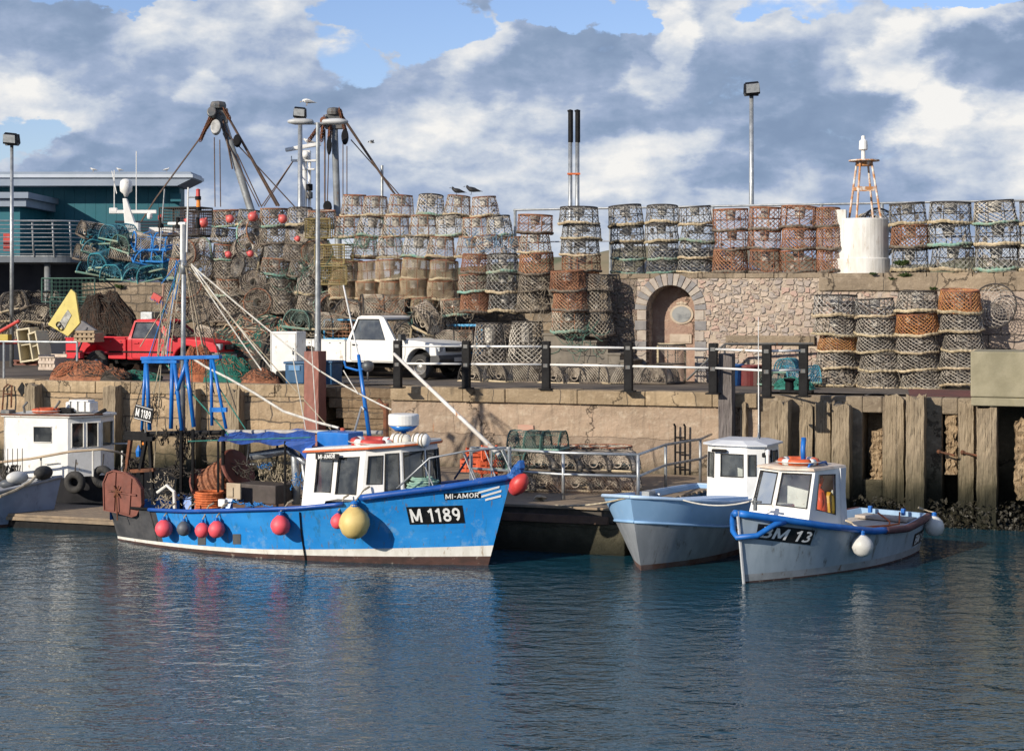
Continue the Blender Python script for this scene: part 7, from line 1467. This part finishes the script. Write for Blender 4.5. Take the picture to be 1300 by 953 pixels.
for i,(px_,py_,rr_) in enumerate(((12,614,.16),(22,606,.20),(55,600,.22))):
    p=B4.loc(px_,py_,-.2); m=MB(); m.sphere(p,(rr_*1.3,rr_*.8,rr_*.7),12,8,Matrix.Rotation(.5*i,3,'Z')); m.build('deck_bundle',[greyf,wf,rubber][i],r4,smooth=True)
m=MB(); m.tube([B4.loc(50,600,-.3),B4.loc(38,612,-.5),B4.loc(20,622,-.7),B4.loc(0,630,-.9)],.03,6); m.build('bow_rope',ropecream,r4)
rd=random.Random(9)
for px_,py_,n_ in((16,596,30),):
    m=MB(); c=B4.loc(px_,py_,-.1)
    for k in range(26):
        a=c+V(rd.uniform(-.2,.2),rd.uniform(-.1,.1),.1); m.tube([a,a+V(rd.uniform(-.1,.1),0,-.2),a+V(rd.uniform(-.1,.1),0,-.45)],.013,4)
    for k in range(5): m.bar(c+V(-.2+.1*k,0,-.3),c+V(-.2+.1*k,0,.45),.008,4)
    m.build('hanging_gear',ropedark,r4)
A5=R(-14); 
o5=at(-70,600,40.2); B5=Hull((o5[0],o5[1]+.2),A5,5.6,1.25,-.4,lerpf([(0,.75),(.5,.8),(1,1.0)]),.25,0,t0=.45,p=2.4,pw=1.7,sw=.8,wl=.85)
r5=thing('fishing_boat','white cabin boat with a dark hull and hanging tyres, moored against the left quay','fishing boat',(B5.o.x,B5.o.y,0),A5)
B5.build(r5,[pm('black_hull',(.02,.022,.026),(.035,.035,.04),2,.6,0,.1)],[(lambda t:-.4,0)],nt=26); B5.deck(r5,lambda t:B5.sheer(t)-.12,deckm,0,.97,.05); B5.inner(r5,lambda t:B5.sheer(t)-.12,black,0,.96,.05)
L5=lambda px,py,yl:B5.loc(px,py,yl); yl=-.75
a=L5(5,605,yl);b_=L5(86,607,yl);c_=L5(90,532,yl); z0=.8; z1=L5(45,529,yl).z
a1=L5(112,600,-.1)
pl5=[(a.x,yl),(b_.x,yl),(b_.x+.55,-.25),(b_.x+.55,.4),(b_.x,.8),(a.x,.8)]
lo,hi,_=facet_house(r5,pl5,z0,lambda x:z1,(.0,0,1.0),white,{0:[(.47,.75,.58,.84)],1:[(.12,.48,.50,.90),(.58,.92,.50,.90)],2:[(.1,.9,.5,.9)],3:[(.1,.9,.5,.9)]},glass('house_glass'),.04,frm=creamw)
m=MB(); P=[(v.x+(.06 if v.x>a.x+.5 else -.06),v.y*1.06) for v in hi]; n=6; m.add([(x,y,z1-.01) for x,y in P]+[(x,y,z1+.05) for x,y in P],[tuple(range(5,-1,-1)),tuple(range(6,12))]+[(i,(i+1)%n,n+(i+1)%n,n+i) for i in range(n)]); rf=m.build('roof',creamw,r5,bev=.015)
m=MB(); m.tube([(P[k][0],P[k][1],z1+.045) for k in(0,1,2)],.02,6); m.build('rust_trim',rustm,rf)
p=L5(59,521,-.35); ringbuoy(r5,(p.x,-.35,z1+.12),.27,.055,[pm('lifebuoy_orange',(.62,.12,.035),(.5,.09,.03),4,.5)]*2); 
p=L5(104,518,.0); m=MB(); m.box((p.x,0,z1+.20),(.62,.4,.22)); m.box((p.x,0,z1+.33),(.50,.34,.05)); lf=m.build('liferaft_case',white,r5,bev=.04); m=MB(); 
for dx in(-.18,0,.18): m.beam((p.x+dx,-.205,z1+.09),(p.x+dx,-.205,z1+.33),.03,.012)
m.build('strap',steeld,lf); m=MB(); m.box((L5(85,523,-.2).x,-.2,z1+.12),(.35,.25,.12)); m.box((L5(127,520,-.2).x,-.2,z1+.08),(.3,.15,.08),.3,-.5); m.build('deck_lamp',black,r5,bev=.02); m=MB(); q_=L5(66,524,-.4); m.bar(q_,L5(76,509,-.4),.03,8); m.build('horn',steeld,r5)
m=MB(); p=L5(8,525,-.5); m.box((p.x+.05,-.5,z1+.08),(.22,.3,.10)); m.tube([(p.x+.35,-.3,z1+.05),(p.x+.32,-.3,z1+.2),(p.x+.42,-.3,z1+.3)],.03,6); m.build('roof_fitting',steeld,r5,bev=.01)
m=MB(); m.tube([L5(-5,587,-1.3),L5(40,582,-1.3),L5(90,573,-1.25),L5(130,570,-1.1),L5(150,574,-.8),L5(165,580,-.3)],.028,8); m.build('bow_rail',pm('weathered_pole_paint',(.48,.38,.26),(.34,.26,.18),4,.7),r5,smooth=True); m=MB(); m.tube([L5(118,570,.3),L5(140,563,.3),L5(165,563,.3)],.022,6); m.build('far_rail',galv,r5,smooth=True)
for px_,p1,y_ in((52,606,-1.2),(118,606,-1.15),(155,600,-.3)): m=MB(); a=L5(px_,581-(px_>100)*9,y_); m.bar(a,V(a.x,y_,.9),.022,6); m.build('rail_post',creamw,r5)
m=MB(); m.tube([L5(57,589,-.8),L5(74,587,-.8)],.014,5); m.build('grab_rail',creamw,r5)
for px_,py_,lb in((95,612,'black tyre hanging on the dark hull behind the open boat bow'),(130,605,'black tyre hanging nearer the bow, left of the rusty otter board')):
    p=B5.on(px_,py_,.12); t=thing('tyre_fender',lb,'tyre fender',B5.w(p),A5,'tyre fenders on the dark hull'); m=MB(); m.ring((0,0,0),.17,.085,24,10,Matrix.Rotation(R(90),3,'X')); m.build('tyre',tyre,t,smooth=True); m=MB(); m.bar((0,0,.2),(0,.06,.5),.015,5); m.build('lanyard',ropedark,t)
# ============ floating timber pontoon at the left, concrete landing in the middle
plank=pm('pontoon_planks',(.30,.225,.15),(.20,.155,.11),4,.8,0,.3,st=(1,5,1))
po=at(128,662,36.4); t=thing('pontoon','low timber pontoon between the open boat and the blue boat stern','pontoon',(po[0],po[1]-.6,0),-TH); m=MB()
for i in range(8): m.bb(-4.2,2.4,.02+i*.24,.24+i*.24,.24,.29)
m.build('planks',plank,t); m=MB(); m.bb(-4.2,2.4,0,.06,.16,.235); m.build('edge_beam',plank,t); m=MB(); m.bb(-4.1,2.3,.07,1.9,-.3,.22); m.build('float',black,t)
lz=.884; t=thing('landing_stage','low concrete landing stage with a timber edge between the boats','landing stage',toW(0,-6.6,0),-TH)
uE=QU(722,-6.6); lm=quay_mat('landing_concrete',(.26,.24,.20),(.17,.155,.125),(.32,.29,.24),(1.9,.5,.01),False,.55)
x0,x1=-3.6,QU(793,-6.6)
m=MB(); m.prism([(x0,0),(x1,0),(x1+.1,2.6),(x1+1.2,6.58),(x0,6.58)],-1,lz-.32); m.build('base',lm,t,bev=.02)
m=MB(); m.prism([(x0,.10),(x1-.25,.10),(x1-.1,2.6),(x1+1.15,6.55),(x0,6.55)],lz-.315,lz-.05); m.build('deck_slab',pm('dark_slab',(.09,.075,.06),(.05,.045,.04),3,.8),t,bev=.01)
m=MB()
for i in range(26): m.bb(x0,x1-.05+min(1.2,i*.05),.0+i*.25,.24+i*.25,lz-.045,lz)
m.build('deck_planks',plank,t); m=MB(); m.bb(x0,x1-.3,-.10,-.005,lz-.30,lz-.16); m.build('fender_beam',pm('rusty_beam',(.12,.07,.045),(.07,.04,.03),3,.8),t)
t2=thing('hand_rail','galvanised handrail around the landing stage with mesh below','railing',(at(598,576,35)[0],34.9,lz),0); O=t2.location
def rl(px,d,zz): p=at(px,0,d); return V(p[0],p[1],zz)-V(*O)
R_=[(598,35.1),(715,33.9),(810,33.5),(845,35.8),(889,37.2)]; ztop=1.80
for zz,nm in((ztop,'top_rail'),(ztop-.42,'mid_rail')):
    m=MB(); m.tube([rl(px_,d_,zz) for px_,d_ in R_]+[rl(903,38.3,zz+.02)],.028,8); m.build(nm,galv,t2,smooth=True)
for px_,d_ in R_+[(655,34.5)]:
    if px_==655: continue
    m=MB(); m.bar(rl(px_,d_,lz),rl(px_,d_,ztop),.032,8); m.build('post',galv,t2,smooth=True)
m=MB()
for (pa,da),(pb,dbb) in zip(R_[:2],R_[1:3]):
    a,b_=rl(pa,da,lz),rl(pb,dbb,lz); nn=26
    for i in range(-6,nn):
        for sg in(1,-1):
            u0_,u1_=(i/nn,(i+6)/nn) if sg>0 else ((i+6)/nn,i/nn); z0_,z1_=.12,.50
            def cl(u): return min(1,max(0,u))
            m.bar(a.lerp(b_,cl(u0_))+V(0,0,z0_),a.lerp(b_,cl(u1_))+V(0,0,z1_),.004,3)
m.build('wire_mesh',wire,t2)
# orange crates and creels on the landing
orc=pm('orange_crate_plastic',(.66,.12,.04),(.5,.09,.035),4,.5,0,.05)
for k,(px_,py_,d_,lb) in enumerate(((601,598,36.0,'lower orange fish crate stack on the landing behind the bow rail'),(606,584,36.2,'upper orange fish crate on the landing behind the bow rail'),(622,600,35.8,'orange fish crate nearest the stem of the blue boat'))):
    p=at(px_,py_,d_); t=thing('fish_crate',lb,'crate',p,.2*k-.2,'orange fish crates on the landing'); w_,d2,h_=.46,.36,.26; m=MB()
    for x in(-w_/2,w_/2): m.bb(x-.015,x+.015,-d2/2,d2/2,0,h_)
    for z_ in(.0,.09,.18): 
        for y in(-d2/2,d2/2): m.bb(-w_/2+.016,w_/2-.016,y-.012,y+.012,z_,z_+.065)
    m.bb(-w_/2+.016,w_/2-.016,-d2/2+.013,d2/2-.013,.0,.02); m.build('crate_body',orc,t)
    m=MB()
    for x in(-.12,.12): m.bb(x-.02,x+.02,-d2/2-.02,-d2/2-.012,0,h_)
    m.build('crate_rib',orc,t)
m=MB(); p=at(612,620,35.9); m.bar((0,0,0),(0,0,.9),.03,6); m.bar((.3,0,0),(.3,0,.9),.03,6); m.bar((0,0,.5),(.3,0,.5),.03,6); m.bar((0,0,.85),(.3,0,.85),.03,6); tag(m.build('orange_stand',orc,loc=(p[0],p[1],lz)),'orange metal stand under the fish crates on the landing','stand')
G9='crab pots stacked on the landing stage'
def lp(px,z_,d_): return (at(px,0,d_)[0],d_,z_)
nms=[('c_dg',665,0,'bottom row at the left'),('c_d',697,0,'bottom row, second'),('c_dg',733,0,'bottom row, third'),('c_d',771,0,'bottom row, fourth'),('c_dg',790,0,'bottom row at the right end'),
 ('c_green',652,1,'middle row at the left'),('c_d',690,1,'middle row, second'),('c_dg',724,1,'middle row, third'),('c_d',758,1,'middle row, fourth'),('c_dg',788,1,'middle row at the right end'),
 ('c_green',672,2,'top row at the left'),('c_green',694,2,'top row beside it')]
for k_,px_,rw,lb in nms:
    put(k_,lp(px_,lz+.002+rw*.40,35.6+.1*rw-(px_-650)*.002),('green' if k_=='c_green' else 'dark' if k_=='c_d' else 'brown netted')+' creel on the landing, '+lb,G9,rz=-TH+rp.uniform(-.15,.15)+(PI/2 if k_!='c_green' else 0),sc=(.85,.95,.88))
for px_,rw in((680,0),(715,0),(750,0),(708,1),(745,1),(775,1)):
    put('moss',lp(px_,lz+.002+rw*.42,36.6),'mossy pot behind the landing creels, %s row, %s'%(['bottom','middle'][rw],{680:'left',715:'middle',750:'right',708:'left',745:'middle',775:'right'}[px_]),G9,sc=(.9,.9,.9))

tgreen=pm('faded_green_twine',(.10,.20,.15),(.06,.12,.09),9,.9); tblue=pm('faded_blue_twine',(.16,.27,.38),(.10,.17,.25),9,.9); torange=pm('faded_orange_twine',(.34,.16,.08),(.2,.1,.05),9,.9); tcream=pm('grey_twine',(.36,.31,.24),(.2,.17,.13),9,.9)
# loose rope and torn netting strewn over the heap
rd=random.Random(21)
for k,(px_,py_,v_,w_,h_,mt_,lb) in enumerate([(300,352,5.7,.9,.5,tcream,'cream rope strewn over the dark heap left of the white boat lines'),(345,385,5.5,1.2,.6,tcream,'cream rope and torn net hanging above the white locker'),(390,345,5.8,.7,.5,tgreen,'green twine hanging beside the lamp post'),(470,300,5.9,.8,.25,tgreen,'green twine caught between the pale pots'),(470,382,5.3,1.0,.2,torange,'orange rope strewn under the tan pots'),(560,388,5.2,1.0,.3,tcream,'cream rope tangle under the right end of the tan pots'),(620,302,5.6,.9,.2,tblue,'blue twine draped over the third row of pale pots'),(690,385,3.9,.5,.5,tcream,'cream rope ends hanging from the rusty stack by the steps'),(365,430,4.8,1.0,.5,tcream,'cream rope tangle just above the white locker'),(270,395,5.6,.9,.7,tcream,'cream twine and torn net behind the boat mast'),(735,425,3.7,.4,.35,tgreen,'green rope end hanging over the stone steps'),(1110,478,3.6,1.4,.15,tcream,'cream rope ends trailing at the foot of the tall stacks')]):
    m=MB()
    for i in range(24):
        a=V(rd.uniform(-w_,w_),rd.uniform(-.15,.25),rd.uniform(-h_,h_)); b_=a+V(rd.uniform(-.7,.7),rd.uniform(-.1,.1),rd.uniform(-.4,.3)); m.tube(P2(a,b_,7,rd.uniform(.02,.3),.02),.008,4,cap=False)
    tag(m.build('rope_tangle',mt_,loc=W(px_,py_,v_),rz=-TH),lb,'rope','loose ropes strewn over the pots',kind='stuff')
